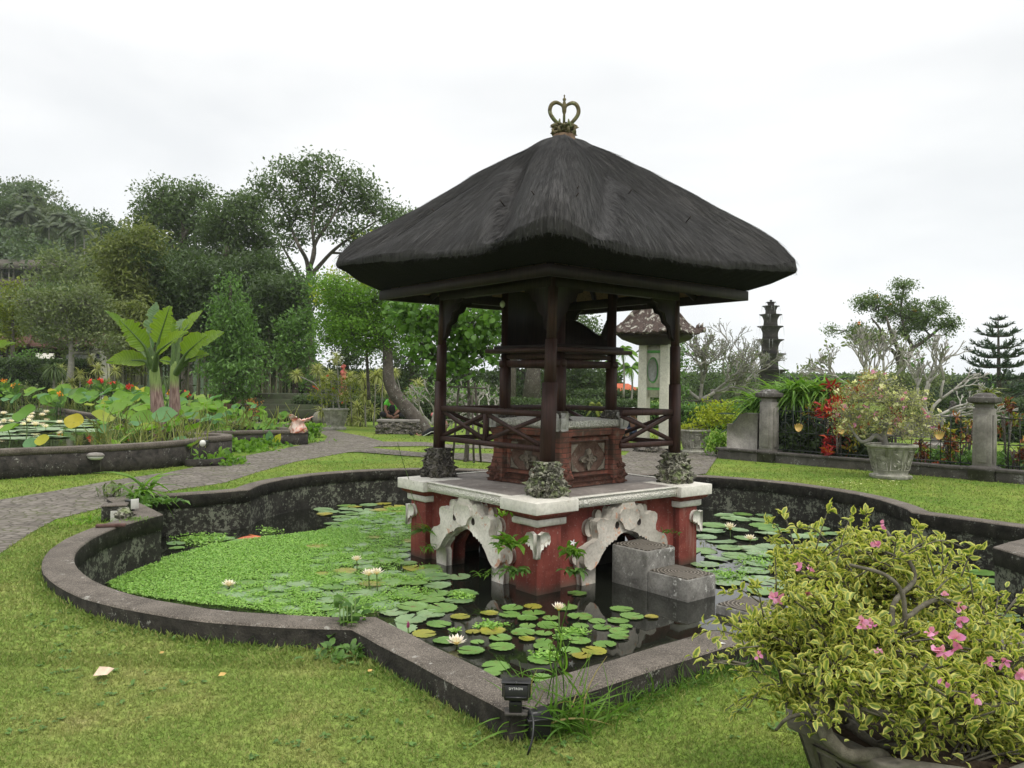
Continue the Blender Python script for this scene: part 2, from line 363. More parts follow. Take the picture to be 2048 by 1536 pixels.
M['plast'] = plain('black_plastic', (.012, .012, .013), .35, .5, .1, 20, 0)
M['iron'] = plain('painted_iron', (.035, .04, .037), .5)
M['gold'] = plain('dull_gold', (.50, .33, .09), .5, .4)
M['green'] = plain('green_paint', (.10, .30, .08), .6)
M['cream'] = stone('cream_paint', (.50, .49, .40), (.62, .61, .51), (.4, .39, .33), .03, 3, .8, .15)
M['mirror'] = plain('grey_panel', (.20, .21, .19), .5)
M['glassw'] = plain('lamp_glass', (.55, .55, .50), .25, .5, .1)
M['skin'] = plain('skin', (.20, .10, .065), .55)
M['hair'] = plain('black_hair', (.012, .01, .009), .6)
M['lime'] = plain('lime_shirt', (.13, .55, .05), .8)
M['black'] = plain('black_cloth', (.012, .012, .013), .85)
M['pinkc'] = plain('pink_cloth', (.55, .16, .17), .85)
M['whitec'] = plain('white_cloth', (.7, .7, .67), .85)
M['orange'] = plain('orange_tiles', (.42, .10, .045), .8)
def m_brick():
    t = NT('red_brick'); v = t.obj()
    b = t.n('ShaderNodeTexBrick', {'Vector': t.n('ShaderNodeMapping', {'Vector': t.n('ShaderNodeCombineXYZ', {0: t.math('ADD', t.n('ShaderNodeSeparateXYZ', {0: v}).outputs[0], t.n('ShaderNodeSeparateXYZ', {0: v}).outputs[1]), 1: t.n('ShaderNodeSeparateXYZ', {0: v}).outputs[2]}).outputs[0]}).outputs[0],
        'Color1': (.27, .098, .068, 1), 'Color2': (.20, .08, .058, 1), 'Mortar': (.10, .055, .042, 1), 'Scale': 1., 'Mortar Size': .006, 'Brick Width': .19, 'Row Height': .055})
    f = t.noise(6, v, 6, .5)
    c = t.mix(t.ramp(f, [(.42, (0,)*3), (.6, (.85,)*3)]), b.outputs[0], (.075, .055, .042))
    c = t.mix(t.ramp(t.noise(9, v, 5), [(.58, (0,)*3), (.68, (.6,)*3)]), c, (.24, .20, .155))
    return t.surf(c, .85, .2, t.bump(t.math('ADD', b.outputs[1], t.math('MULTIPLY', t.noise(40, v), -.6)), -.6, .01))
M['brick'] = m_brick()
def m_relief(name, c1, c2, scale):                        # carved frieze: floral relief
    t = NT(name); v = t.obj(); q = t.n('ShaderNodeTexVoronoi', {'Vector': v, 'Scale': scale}, feature='SMOOTH_F1'); h = t.math('SINE', t.math('MULTIPLY', q.outputs['Distance'], 22.))
    f = t.math('ADD', h, t.noise(scale*2, v)); c = t.ramp(f, [(0, c1), (.8, c2)])
    return t.surf(c, .85, .2, t.bump(f, .55, .010))
M['frieze'] = m_relief('white_frieze', (.66, .63, .56), (.80, .77, .69), 30)
M['altrel'] = stone('altar_relief', (.10, .058, .043), (.23, .15, .115), (.30, .26, .20), .06, 7, bump=.8)
M['slabrel'] = m_relief('slab_relief', (.40, .39, .34), (.58, .57, .51), 22)
def m_thatch():
    t = NT('black_thatch'); uv = t.attr('uvp', True)
    f = t.noise(1., t.map(uv, (420, 3.5, 1)), 6, .15, .65); g = t.noise(1., t.map(uv, (60, 2.4, 1)), 5, .5); h = t.noise(1.3, t.pos(), 4)
    c = t.ramp(f, [(.3, (.015, .0147, .0145)), (.72, (.050, .0485, .0475))])
    c = t.mix(t.ramp(g, [(.45, (0,)*3), (.75, (.5,)*3)]), c, (.024, .023, .022))
    c = t.mix(t.ramp(h, [(.42, (0,)*3), (.68, (.45,)*3)]), c, (.060, .055, .052))
    return t.surf(c, .85, .2, t.bump(t.math('ADD', f, t.math('MULTIPLY', g, 1.2)), .8, .03))
M['thatch'] = m_thatch()
def m_cut():
    t = NT('cut_thatch_ends'); f = t.noise(120, t.pos(), 3); return t.surf(t.ramp(f, [(.35, (.006, .0055, .005)), (.7, (.022, .020, .018))]), .95, .1, t.bump(f, 1., .02))
M['thatchcut'] = m_cut()
M['strand'] = leafm('thatch_strand', [(0, (.017, .0167, .0163)), (.6, (.033, .0322, .0317)), (.93, (.048, .0465, .0455)), (1, (.075, .071, .068))], 0, .9, .1)
M['mat'] = plain('woven_bamboo_ceiling', (.19, .13, .065), .8, .2, .3, 40, .5)
def m_steps():
    t = NT('carved_step_top'); v = t.obj(); s_ = t.n('ShaderNodeSeparateXYZ', {0: v}); r = t.math('SQRT', t.math('ADD', t.math('POWER', s_.outputs[0], 2.), t.math('POWER', s_.outputs[1], 2.)))
    k = t.math('SINE', t.math('ADD', t.math('MULTIPLY', r, 190.), t.math('MULTIPLY', t.noise(9, v), 5.)))
    c = t.mix(t.ramp(t.noise(30, v), [(.4, (0,)*3), (.65, (.5,)*3)]), t.ramp(k, [(.1, (.085, .075, .062)), (.7, (.235, .21, .175))]), (.10, .085, .065))
    return t.surf(c, .9, .2, t.bump(k, .7, .008))
M['steptop'] = m_steps()
M['step'] = stone('step_block', (.095, .09, .08), (.32, .31, .28), (.46, .46, .42), .05, 5, moss=(.04, .05, .02), mamt=.62)
def m_water(name, c, bumpst, sc):
    t = NT(name); f = t.noise(sc, t.map(t.pos(), (1, .6, 1)), 3, .3)
    return t.surf(c, .025, .5, t.bump(f, bumpst, .01))
M['water'] = m_water('pond_water', (.010, .011, .008), .05, 5)
M['waterl'] = m_water('lotus_pond_water', (.018, .022, .010), .08, 4)
def m_lawn(blades):
    t = NT('lawn_blades' if blades else 'lawn'); p = t.pos()
    f = t.noise(.85, p, 6, .6); g = t.noise(22, p, 4); h = t.noise(3.4, p, 5, .5)
    x = t.n('ShaderNodeSeparateXYZ', {0: p})
    k = t.math('ADD', f, t.math('MULTIPLY', t.math('SUBTRACT', h, .5), .55))
    c = t.ramp(k, [(.30, (.125, .205, .035)), (.52, (.185, .25, .055)), (.70, (.25, .27, .08)), (.82, (.31, .285, .125))])
    far = t.n('ShaderNodeMapRange', {0: x.outputs[1], 1: 6.5, 2: 10.}).outputs[0]
    rt = t.n('ShaderNodeMapRange', {0: x.outputs[0], 1: .2, 2: 1.4}).outputs[0]
    lush = t.math('MAXIMUM', far, rt)
    c = t.mix(t.math('MULTIPLY', lush, .75), c, t.ramp(k, [(.35, (.095, .185, .018)), (.65, (.18, .245, .035))]))
    if blades:
        c = t.mix(t.math('MULTIPLY', t.attr('rnd'), .75), c, t.ramp(t.attr('rnd'), [(0, (.06, .125, .016)), (.6, (.215, .27, .065)), (.85, (.34, .31, .12))]), 'MIX')
        return t.surf(c, .6, .2, None, 0, .3)
    c = t.mix(t.ramp(g, [(.35, (.6,)*3), (.6, (0,)*3)]), c, (.055, .062, .018))
    return t.surf(c, .95, .1, t.bump(t.math('ADD', g, h), .9, .03))
M['lawn'] = m_lawn(False); M['blades'] = m_lawn(True)
def m_path():
    t = NT('cobbled_path'); p = t.pos(); v = t.n('ShaderNodeTexVoronoi', {'Vector': t.map(p, (8.5, 8.5, 8.5)), 'Scale': 1., 'Randomness': .9}, feature='DISTANCE_TO_EDGE')
    v2 = t.n('ShaderNodeTexVoronoi', {'Vector': t.map(p, (8.5, 8.5, 8.5)), 'Scale': 1., 'Randomness': .9})
    c = t.mix(.55, t.ramp(t.noise(3.5, p, 5), [(.3, (.10, .088, .074)), (.7, (.205, .185, .158))]), t.ramp(t.n('ShaderNodeSeparateXYZ', {0: v2.outputs['Color']}).outputs[0], [(0, (.095, .083, .07)), (1, (.21, .188, .162))]))
    e = t.ramp(v.outputs['Distance'], [(.0, (1,)*3), (.085, (0,)*3)])
    c = t.mix(t.n('ShaderNodeRGBToBW', {0: e}).outputs[0], c, t.ramp(t.noise(2.5, p), [(.45, (.06, .052, .042)), (.62, (.075, .085, .03))]))
    h = t.ramp(v.outputs['Distance'], [(0, (0,)*3), (.2, (1,)*3)])
    return t.surf(c, .9, .2, t.bump(t.math('ADD', t.n('ShaderNodeRGBToBW', {0: h}).outputs[0], t.math('MULTIPLY', t.noise(40, p), .3)), .7, .03))
M['path'] = m_path()
def m_pad(name, c1, c2, c3):
    t = NT(name); v = t.obj(); s_ = t.n('ShaderNodeSeparateXYZ', {0: v})
    a = t.math('ARCTAN2', s_.outputs[1], s_.outputs[0]); ve = t.math('ABSOLUTE', t.math('SINE', t.math('MULTIPLY', a, 9.)))
    f = t.noise(6, t.pos(), 4); c = t.ramp(f, [(.32, c1), (.66, c2)])
    c = t.mix(t.ramp(ve, [(.0, (.55,)*3), (.10, (0,)*3)]), c, c3)
    rd = t.n('ShaderNodeObjectInfo').outputs['Random']
    c = t.mix(t.math('MULTIPLY', rd, .45), c, c3); c = t.mix(t.ramp(t.noise(16, t.pos(), 5, .4), [(.60, (0,)*3), (.67, (.8,)*3)]), c, (.15, .10, .035))
    return t.surf(c, .34, .5, t.bump(t.math('ADD', f, t.noise(30, v)), .25, .01))
M['padg'] = m_pad('lily_pad_green', (.075, .165, .030), (.135, .255, .055), (.19, .31, .09))
M['pady'] = m_pad('lily_pad_yellowed', (.16, .20, .025), (.30, .29, .04), (.24, .15, .03))
M['pads'] = m_pad('lily_pad_dusty', (.10, .19, .07), (.18, .285, .12), (.25, .33, .18))  # paler, greyer green than the other pads
def m_tiles(name, c1, c2, lich, sc=5):
    t = NT(name); v = t.obj(); f = t.noise(sc, v, 6, .3)
    c = t.ramp(t.noise(25, v), [(.3, c1), (.7, c2)])
    c = t.mix(t.ramp(f, [(.56-lich, (0,)*3), (.64-lich, (.9,)*3)]), c, (.40, .39, .33))
    return t.surf(c, .85, .2, t.bump(f, .6, .02))
M['tile'] = m_tiles('lichened_roof_tiles', (.042, .031, .027), (.105, .075, .062), .025, 9)
M['tiled'] = m_tiles('brown_roof_tiles', (.06, .032, .025), (.13, .07, .055), -.2)

# ================================================================== ground, main pond
def outline(off, n=26):
    """pond plan, four corners with an outward arc on each side; off = outward offset"""
    def side(A, B, k, sgn):                                # side at distance A from centre, half length B, arc from -k to k
        R = (k*k+QBU*QBU)/(2*QBU); c0 = A+QBU-R; r = R+off; a = A+off
        th = math.acos((a-c0)/r)
        A1 = [(c0+r*math.cos(t), r*math.sin(t)) for t in np.linspace(-th, th, n)]; m = 9; e0, e1 = -(B+off), B+off
        return [(a, e0+(A1[0][1]-e0)*i/m) for i in range(m)]+A1+[(a, A1[-1][1]+(e1-A1[-1][1])*i/m) for i in range(1, m)]
    P = []
    for i, (A, B, k) in enumerate(((QB, QA, QKB), (QA, QB, QK), (QB, QA, QKB), (QA, QB, QK))):
        for a, s_ in side(A, B, k, 1):
            ang = -math.pi/2+i*math.pi/2
            P.append((a*math.cos(ang)-s_*math.sin(ang), a*math.sin(ang)+s_*math.cos(ang)))
    return np.array(P)
def pondw(off, z): P = outline(off); return np.array([W(u, v, z, QC, QT) for u, v in P])
OUT = pondw(QW, 0); INN = pondw(0, 0); NO = len(OUT)
path_px = [(-40, 1130), (0, 1108), (60, 1068), (110, 1040), (190, 1020), (330, 984), (450, 966), (515, 945), (590, 922), (690, 905), (735, 896), (765, 884), (820, 886), (905, 893),
           (1000, 893), (1100, 893), (1250, 897), (1290, 899), (1310, 908), (1440, 904), (1410, 948), (1330, 955), (1200, 935), (1000, 925), (880, 916), (790, 908), (715, 904), (755, 900),
           (830, 903), (1000, 907), (1250, 907), (1000, 900), (900, 896), (750, 893), (740, 880), (690, 868), (640, 857), (560, 851), (500, 845), (505, 841), (580, 846), (625, 850), (640, 858), (655, 874), (600, 890), (500, 908), (415, 930), (340, 944), (215, 963), (100, 984), (0, 1000), (-60, 1008)]
# the paths as separate simple strips (left and right edges seen in the photograph)
path_parts = [
    [(-60, 1150), (0, 1108), (60, 1068), (110, 1040), (190, 1020), (330, 984), (450, 966), (515, 945), (590, 924), (690, 906), (752, 894), (768, 884), (730, 873), (690, 866), (640, 853), (628, 858), (655, 873), (650, 881), (600, 891), (500, 910), (415, 930), (340, 944), (215, 963), (100, 984), (0, 1000), (-60, 1008)],
    [(640, 853), (628, 858), (560, 853), (480, 848), (420, 842), (420, 838), (500, 842), (580, 846)],
    [(768, 884), (752, 894), (850, 893), (900, 897), (1100, 899), (1260, 903), (1265, 897), (1100, 893), (900, 890), (850, 885)],
    [(690, 906), (715, 905), (800, 912), (900, 919), (1000, 928), (1150, 938), (1330, 957), (1412, 949), (1442, 905), (1260, 897), (1260, 903), (1250, 912), (1000, 909), (840, 906), (745, 897)],
]
path_w = [np.array([gr(x, y, GZ) for x, y in q]) for q in path_parts]
def build_ground():
    pts = [Vector((p[0], p[1])) for p in pondw(QW-.03, 0)]; n = len(pts); edges = [(i, (i+1) % n) for i in range(n)]
    hole = np.array(pts)
    xs = np.concatenate([np.arange(-12, 12.01, .4)]); ys = np.concatenate([np.arange(.6, 16.1, .3)])
    X, Y = np.meshgrid(xs, ys); X = X.ravel()+rng.uniform(-.02, .02, X.size); Y = Y.ravel()
    k = ~inpoly(X, Y, hole) & (distpoly(X, Y, hole) > .08)
    pts += [Vector((a, b)) for a, b in zip(X[k], Y[k])]
    for R in (22, 40, 90, 250, 900):
        for a in np.linspace(0, 2*math.pi, 28, endpoint=False): pts.append(Vector((R*math.cos(a), 8+R*math.sin(a))))
    vv, ee, ff, *_ = geometry.delaunay_2d_cdt(pts, edges, [], 0, 1e-5)
    V = np.array([(v.x, v.y) for v in vv]); F = np.array([list(f) for f in ff])
    c = V[F].mean(1); F = F[~inpoly(c[:, 0], c[:, 1], hole)]
    mb = MB(); mb.add(np.column_stack([V, gz(V[:, 0], V[:, 1])]), F)
    return struct(mb.build('ground', M['lawn'], smooth=True))
build_ground()
for i, q in enumerate(path_w):
    mb = MB(); tri = geometry.tessellate_polygon([[Vector(p) for p in q]]); mb.add(q+[0, 0, .006+.004*i], [list(t) if (np.cross(q[t[1]]-q[t[0]], q[t[2]]-q[t[0]])[2] > 0) else list(t)[::-1] for t in tri])
    struct(mb.build('path', M['path']))
# path kerb stones visible along the small crossing
def ringwall(prof):
    R = [pondw(o, z) for o, z in prof]
    for r in R:
        for p in r:
            if p[2] > ZW-.1: v = Vector((p[0]*3., p[1]*3., 1.)); d = mnoise.noise_vector(v)*.010+mnoise.noise_vector(v*5)*.004; p += np.array([d.x, d.y, d.z*.5])
    mb = MB(); rings(mb, R, cap=False); return mb
pw = thing('pond_wall', 'dark weathered concrete wall with arched sides round the pavilion pond', 'wall')
ringwall([(QW+.006, ZT-.014), (QW-.006, ZT-.002), (QW-.014, ZT), (.012, ZT), (.004, ZT-.002), (-.002, ZT-.014)]).build('coping', M['concrete'], pw)
ringwall([(QW+.004, -.35), (QW+.004, ZT-.012)]).build('outer_face', M['walldk'], pw)
ringwall([(0, ZT-.012), (0, ZT-.165), (.016, ZT-.168)]).build('coping_face', M['walldk'], pw)
ringwall([(.016, ZT-.166), (.016, -.95)]).build('inner_face', M['wallin'], pw)
def flat(poly, z, name, mat):
    q = np.array([[p[0], p[1], z] for p in poly]); tri = geometry.tessellate_polygon([[Vector(p) for p in q]])
    mb = MB(); mb.add(q, [list(t) if np.cross(q[t[1]]-q[t[0]], q[t[2]]-q[t[0]])[2] > 0 else list(t)[::-1] for t in tri])
    return struct(mb.build(name, mat))
flat(pondw(.014, 0), ZW, 'water', M['water'])

# ------------------------------------------------------------------ grass blades
def near_grass():
    pot = np.array([1.37, 2.75])
    def pick(n, y0, y1, power=1.):
        y = y0+(y1-y0)*rng.random(n)**power; x = (rng.random(n)*2-1)*(.92*y+.7)
        k = ~inpoly(x, y, OUT)
        for q in path_w: k &= ~inpoly(x, y, q)
        k &= np.hypot(x-pot[0], y-pot[1]) > .36
        return x[k], y[k]
    mb = MB()
    tb = (np.array([[0, -.09, 0], [0, .09, 0], [.62, .055, .12], [1, 0, .05]]), np.array([[0, 1, 2], [0, 2, 3]]), np.array([[0, 0], [0, 0], [.6, 0], [1, 0.]]))
    for n, y0, y1, L, wd in ((300000, 1.7, 4.6, .024, 1.15), (235000, 4.4, 8.2, .031, 1.4), (95000, 8, 15, .038, 1.8), (14000, 15, 24, .05, 2.4)):
        x, y = pick(n, y0, y1); P = np.column_stack([x, y, gz(x, y)-.004])
        d = distpoly(x, y, OUT); D = rdir(len(x)); D[:, 2] = np.abs(D[:, 2])*.8+.45
        l = L*rng.uniform(.6, 1.3, len(x))*(1+1.0*np.exp(-(d/.09)**2)*rng.random(len(x)))
        t = (tb[0]*[1, wd, 1], tb[1], tb[2])
        scatter(mb, P, D, rdir(len(x)), l, t, np.clip(rng.random(len(x))*.9+.08*(rng.random(len(x)) > .9), 0, 1))
    o = mb.build('grass', M['blades']); o['kind'] = 'stuff'
    mb = MB()                                             # longer dark green tufts at the foot of the pond wall
    T = blade(4, .022, .5); a = OUT[:2*NO//4]; segs = []
    idx = list(range(NO)); Pts = []
    for i in idx:
        p, q = OUT[i], OUT[(i+1) % NO]
        if max(p[1], q[1]) > 7.2: continue
        m = int(np.linalg.norm(q-p)*230*(1.6 if p[0] > .1 else .8))
        t = rng.random(m)[:, None]; nrm = np.array([(q-p)[1], -(q-p)[0], 0]); nrm /= np.linalg.norm(nrm)+1e-9
        Pts.append(p+(q-p)*t+nrm*np.abs(rng.normal(.02, .05, m))[:, None])
    P = np.concatenate(Pts); P = P[~inpoly(P[:, 0], P[:, 1], OUT)]
    P[:, 2] = gz(P[:, 0], P[:, 1]); D = rdir(len(P), .9); D[:, 2] = np.abs(D[:, 2])
    scatter(mb, P, D, rdir(len(P)), np.where(P[:, 0] > .1, rng.uniform(.05, .16, len(P)), rng.uniform(.03, .085, len(P))), T, rng.random(len(P))*.8)
    o = mb.build('wall_foot_grass', leafm('tall_grass_blade', pal((.06, .14, .02), (.14, .25, .04), (.30, .27, .10), .95), .35)); o['kind'] = 'stuff'
near_grass()

# ================================================================== lotus ponds on the left
def wallstrip(name, pts, z0, z1, th, label, lip=0):
    P = np.array([[p[0], p[1]] for p in pts]); T = np.gradient(P, axis=0); T /= np.linalg.norm(T, axis=1)[:, None]; N = np.column_stack([T[:, 1], -T[:, 0]])
    o = thing(name, label, 'wall')
    def ring(off, z): q = P+N*off; return np.column_stack([q, np.full(len(P), z)])
    R = [ring(th/2, z0), ring(th/2, z1-.10), ring(-th/2, z1-.10), ring(-th/2, z0)]
    mb = MB(); V = np.stack(R, 1); rings(mb, V); mb.build('wall_face', M['walldk'], o)
    e = .006
    R = [ring(th/2+e, z1-.10), ring(th/2+e, z1-.01), ring(th/2-.006, z1), ring(-th/2+.006, z1), ring(-th/2-e, z1-.01), ring(-th/2-e, z1-.10)]
    mb = MB(); rings(mb, np.stack(R, 1)); mb.build('coping', M['concrete'], o)
    return o
a0 = gr(-90, 972); a1 = gr(0, 958); a2 = gr(200, 946); a3 = gr(345, 933); a4 = gr(395, 922)
ca = a4[:2]+np.array([-.30, .52]); arc = [ca+.62*np.array([math.cos(t), math.sin(t)]) for t in np.linspace(-.9, 1.9, 12)]
wa = curve([a0[:2], a1[:2], a2[:2], a3[:2]]+arc[:1], 24).tolist()+[list(p) for p in arc[1:]]+[[-6.9, 16.5], [-8.9, 19.5], [-11.5, 23.5]]
wallstrip('lotus_pond_wall', wa, 0, .53, .2, 'long dark wall with rounded end holding the lily pond beside the path')
b1 = gr(612, 889); b0 = gr(415, 894); b2 = np.array([-9.6, 23.8])
wb = [[-8.2, 17.7]]+[list(b0[:2]+(b1-b0)[:2]*t) for t in np.linspace(0, 1, 6)]+[list(b1[:2]+(b2-b1[:2])*t) for t in np.linspace(.02, 1, 6)]
wallstrip('lotus_channel_wall', wb, 0, .44, .18, 'low black wall with a sharp corner beside the path bend')
bk = [list(gr(x, y, .50)[:2]) for x, y in ((-120, 806), (0, 813), (85, 811), (170, 826), (250, 836), (330, 842))]
wallstrip('lotus_divider_wall', bk, .1, .52, .16, 'thin low wall dividing the lily pond from the lotus bed')
flat([(-26, 9), (-8.7, 10.9)]+[tuple(p) for p in wa[4:24]]+[tuple(p) for p in wa[24:]]+[(-14, 30), (-34, 34)], .40, 'water', M['waterl'])
flat([(-7.0, 18.6), (-5.35, 19.4), (-9.7, 23.6), (-12.5, 23.5)], .30, 'water', M['waterl'])
# small round gutter basin at the end of the long wall
mb = MB(); g0 = gr(425, 932); aa = np.linspace(-1.9, 1.5, 14)
R = []
for r, z in ((.42, 0), (.42, .16), (.34, .16), (.34, .02)): R.append(np.stack([g0[0]-.28+r*np.cos(aa), g0[1]+.2+r*np.sin(aa), np.full(14, .05+z)], 1))
rings(mb, np.stack(R, 1), closed=True); tag(mb.build('gutter_basin', M['walldk']), 'low curved stone gutter at the rounded end of the dark wall', 'gutter')
# wall lights on the two walls
def walllight(px, py, D, wd, label, ball=False):
    p = at(px, py, D); t = thing('wall_lamp', label, 'lamp', p, 0, 'lamps on the lotus pond walls'); 
    mb = MB()
    if ball: lathe(mb, [(.015, -.055), (.042, -.04), (.056, 0), (.042, .04), (.015, .055)], (0, -.06, 0), 14); mb.build('globe', M['glassw'], t, True); mb = MB(); box(mb, (0, .04, 0), (.09, .12, .09)); mb.build('socket', M['plast'], t, bevel=.01)
    else:
        lathe(mb, [(wd*.3, -.055), (wd*.46, -.03), (wd*.5, 0)], (0, -.03, 0), 20, sxy=(1, .6)); mb.build('diffuser', M['glassw'], t, True)
        mb = MB(); lathe(mb, [(wd*.54, 0), (wd*.54, .02), (wd*.4, .05), (wd*.1, .06)], (0, -.03, 0), 20, sxy=(1, .6)); mb.build('shade', M['pillar'], t, True)
        mb = MB(); tube(mb, [(wd*.2, .03, -.02), (wd*.2, .03, -.25)], .008); mb.build('conduit', M['pillard'], t)
walllight(193, 912, 12.62, .26, 'oval grey bulkhead lamp on the long lily pond wall')
walllight(518, 868, 18.75, .22, 'oval cream lamp on the black wall at the path bend')
walllight(408, 886, 13.75, .2, 'round white globe lamp on the rounded wall end', True)

# ================================================================== pavilion
PAV = thing('pavilion', 'open thatched pavilion on red and white base standing in the lily pond', 'pavilion', W(0, 0, ZW))
def wv(p): return np.asarray(p)
def part(mb, name, mat, parent=None, **k):
    o = mb.build(name, mat, None, **k); o.parent = parent or PAV
    o.matrix_parent_inverse = Matrix.Translation(-Vector(W(0, 0, ZW))) if (parent is None or parent == PAV) else Matrix()
    return o
# platform deck (slightly lower than the caps)
mb = MB(); sq(mb, [(PA-.09, PV-.09, .41), (PA-.09, PV-.09, ZP-.004)], W(0, 0), PT); deck = part(mb, 'platform', M['deck'])
# frieze slabs between the caps
for ax in (0, 1):
    for sg in (-1, 1):
        mb = MB(); h = (PA, PV)[ax]; L = (PV, PA)[ax]-.52
        c = W(*((sg*(h-.085), 0) if ax == 0 else (0, sg*(h-.085))), .455)
        box(mb, c, (.05, 2*L, .10), PT if ax == 0 else PT+math.pi/2); fr = part(mb, 'frieze', M['frieze'])
        mb = MB(); c2 = c+[0, 0, .049]; box(mb, c2, (.075, 2*L, .014), PT if ax == 0 else PT+math.pi/2); part(mb, 'frieze_rail', M['white'], fr)
# red walls with arched openings
def archwall(ax, sg):
    h = (PA, PV)[ax]-.20; L = (PV, PA)[ax]-.3
    ap = [(.40, -.55), (.37, -.14), (.28, -.02), (.16, .04), (0, .07), (-.16, .04), (-.28, -.02), (-.37, -.14), (-.40, -.55)]
    poly = [(-L, -.55), (-L, .41), (L, .41), (L, -.55)]+ap
    def fr(s_, z, d): return W(*((sg*(h-d), s_) if ax == 0 else (s_, sg*(h-d))), z)
    mb = MB(); extrude(mb, poly, .16, fr); part(mb, 'arch_wall', M['redwall'])
for ax, sg in ((0, -1), (1, -1), (0, 1), (1, 1)): archwall(ax, sg)
mb = MB(); sq(mb, [(.62, .55, -.7), (.62, .55, .40)], W(0, 0), PT); part(mb, 'inner_core', stone('dark_core', (.012, .010, .009), (.03, .024, .02), amt=0))  # added near-black block standing in for the shade inside the arches
half = [(0, .44), (.085, .44), (.10, .38), (.14, .345), (.20, .37), (.225, .345), (.235, .30), (.27, .255), (.31, .245), (.36, .272), (.41, .27), (.45, .245), (.455, .19), (.43, .13), (.435, .075), (.49, .045), (.555, .03), (.60, -.01), (.625, -.08), (.62, -.15), (.585, -.20), (.535, -.225),
        (.475, -.205), (.425, -.16), (.385, -.10), (.345, -.055), (.325, -.04), (.32, -.012), (.30, -.022), (.285, .005), (.262, -.004), (.25, .022), (.225, .018), (.20, .04), (.175, .032), (.155, .065), (.11, .088), (.06, .10), (0, .105)]
def ornament(ax, sg, mat, back):
    h = (PA, PV)[ax]-.20
    def mk(pts, d0, th, name, m, parent=None):
        poly = pts+[(-a, b) for a, b in pts[::-1] if a > 1e-6]
        mb = MB(); 
        def fr(s_, z, d): return W(*((sg*(h+d0-d), s_) if ax == 0 else (s_, sg*(h+d0-d))), z)
        extrude(mb, poly, th, fr); return part(mb, name, m, parent, bevel=.007)
    big = [(a*1.03+(.012 if a > 0 else 0), b*1.02-.012 if b > .1 else b-.045) for a, b in half]
    big = [p for p in big if not (p[0] < .33 and p[1] < .2)]+[(.31, -.05), (.24, .0), (.15, .05), (0, .085)]
    root_ = mk(half, .135, .075, 'arch_ornament', mat)
    mk([(a*.99, b) for a, b in big], .058, .05, 'arch_backing', back, root_)
    legs = [(.40, -.56), (.40, -.22), (.44, -.17), (.60, -.19), (.60, -.30), (.56, -.56)]
    for s_ in (1, -1):
        mb = MB()
        def fr(a, z, d): return W(*((sg*(h+.07-d), s_*a) if ax == 0 else (s_*a, sg*(h+.07-d))), z)
        extrude(mb, legs, .07, fr); part(mb, 'arch_foot', back, root_)
    key = [(0, .335), (.10, .335), (.145, .30), (.15, .235), (.11, .20), (.075, .14), (0, .125)]
    mk(key, .16, .03, 'keystone', mat, root_)
    for s_ in (1, -1):                                    # flat dark discs standing in for the shade inside pierced eyes
        mb = MB(); a = np.linspace(0, 2*math.pi, 14, endpoint=False)
        q = [(s_*.165+.028*math.cos(t), .178+.036*math.sin(t)*(1.25 if math.sin(t) > 0 else .8)) for t in a]
        extrude(mb, q, .012, lambda s2, z, d: W(*((sg*(h+.139-d), s2) if ax == 0 else (s2, sg*(h+.139-d))), z)); part(mb, 'eye_hole', M['woodd'], root_)
    for s_ in (1, -1):                                    # scrolls standing behind the cut outline
        for (a, z, r) in ((.43, .17, .085), (.31, .285, .06), (.60, -.09, .085)):
            mb = MB(); t = np.linspace(0, 2*math.pi, 16, endpoint=False)
            q = [(s_*(a+.035)+r*.8*math.cos(x), z+r*math.sin(x)) for x in t]
            extrude(mb, q, .07, lambda s2, z2, d: W(*((sg*(h+.045-d), s2) if ax == 0 else (s2, sg*(h+.045-d))), z2)); part(mb, 'scroll', mat if z > 0 else back, root_)
ornament(0, -1, M['ornw'], M['ornw']); ornament(1, -1, M['orng'], M['orng']); ornament(0, 1, M['orng'], M['orng']); ornament(1, 1, M['orng'], M['orng'])
# corner piers
CS = .27
for su in (-1, 1):
    for sv_ in (-1, 1):
        c = W(su*(PA-CS), sv_*(PV-CS))
        mb = MB(); sq(mb, [(.155, .155, -.60), (.152, .152, .30)], c, PT); pier = part(mb, 'pier', M['redwall'], bevel=.006)
        mb = MB(); sq(mb, [(CS, CS, .392), (CS, CS, ZP)], c, PT); part(mb, 'cap', M['white'], pier, bevel=.006)
        mb = MB(); sq(mb, [(.185, .185, .33), (.20, .20, .345), (.232, .232, .362), (.232, .232, .37), (.25, .25, .3915)], c, PT); part(mb, 'moulding', M['redwall'], pier)
        mb = MB(); sq(mb, [(.175, .175, .262), (.186, .186, .272), (.186, .186, .331)], c, PT); part(mb, 'band', M['white'], pier)
        # white scalloped ornament wrapped round the outer corner
        hp = [(0, .205), (.05, .192), (.10, .215), (.145, .205), (.172, .17), (.175, .12), (.155, .085), (.14, .105), (.12, .072), (.098, .092), (.085, .055), (.06, .05), (.052, .02), (.048, -.012), (0, -.03)]
        mb = MB()
        for ax in (0, 1):
            cs = (su, sv_)[ax]; other = (sv_, su)[ax]
            def fr(s_, z, d, ax=ax, cs=cs, other=other):
                hu = (su*(PA-CS)+su*(.154+.045-d), sv_*(PV-CS)+other*(.154+.045)-other*s_)
                hv = (su*(PA-CS)+other*(.154+.045)-other*s_, sv_*(PV-CS)+sv_*(.154+.045-d))
                return W(*(hu if ax == 0 else hv), z)
            extrude(mb, hp, .05, fr)
        part(mb, 'corner_ornament', M['white'], pier)
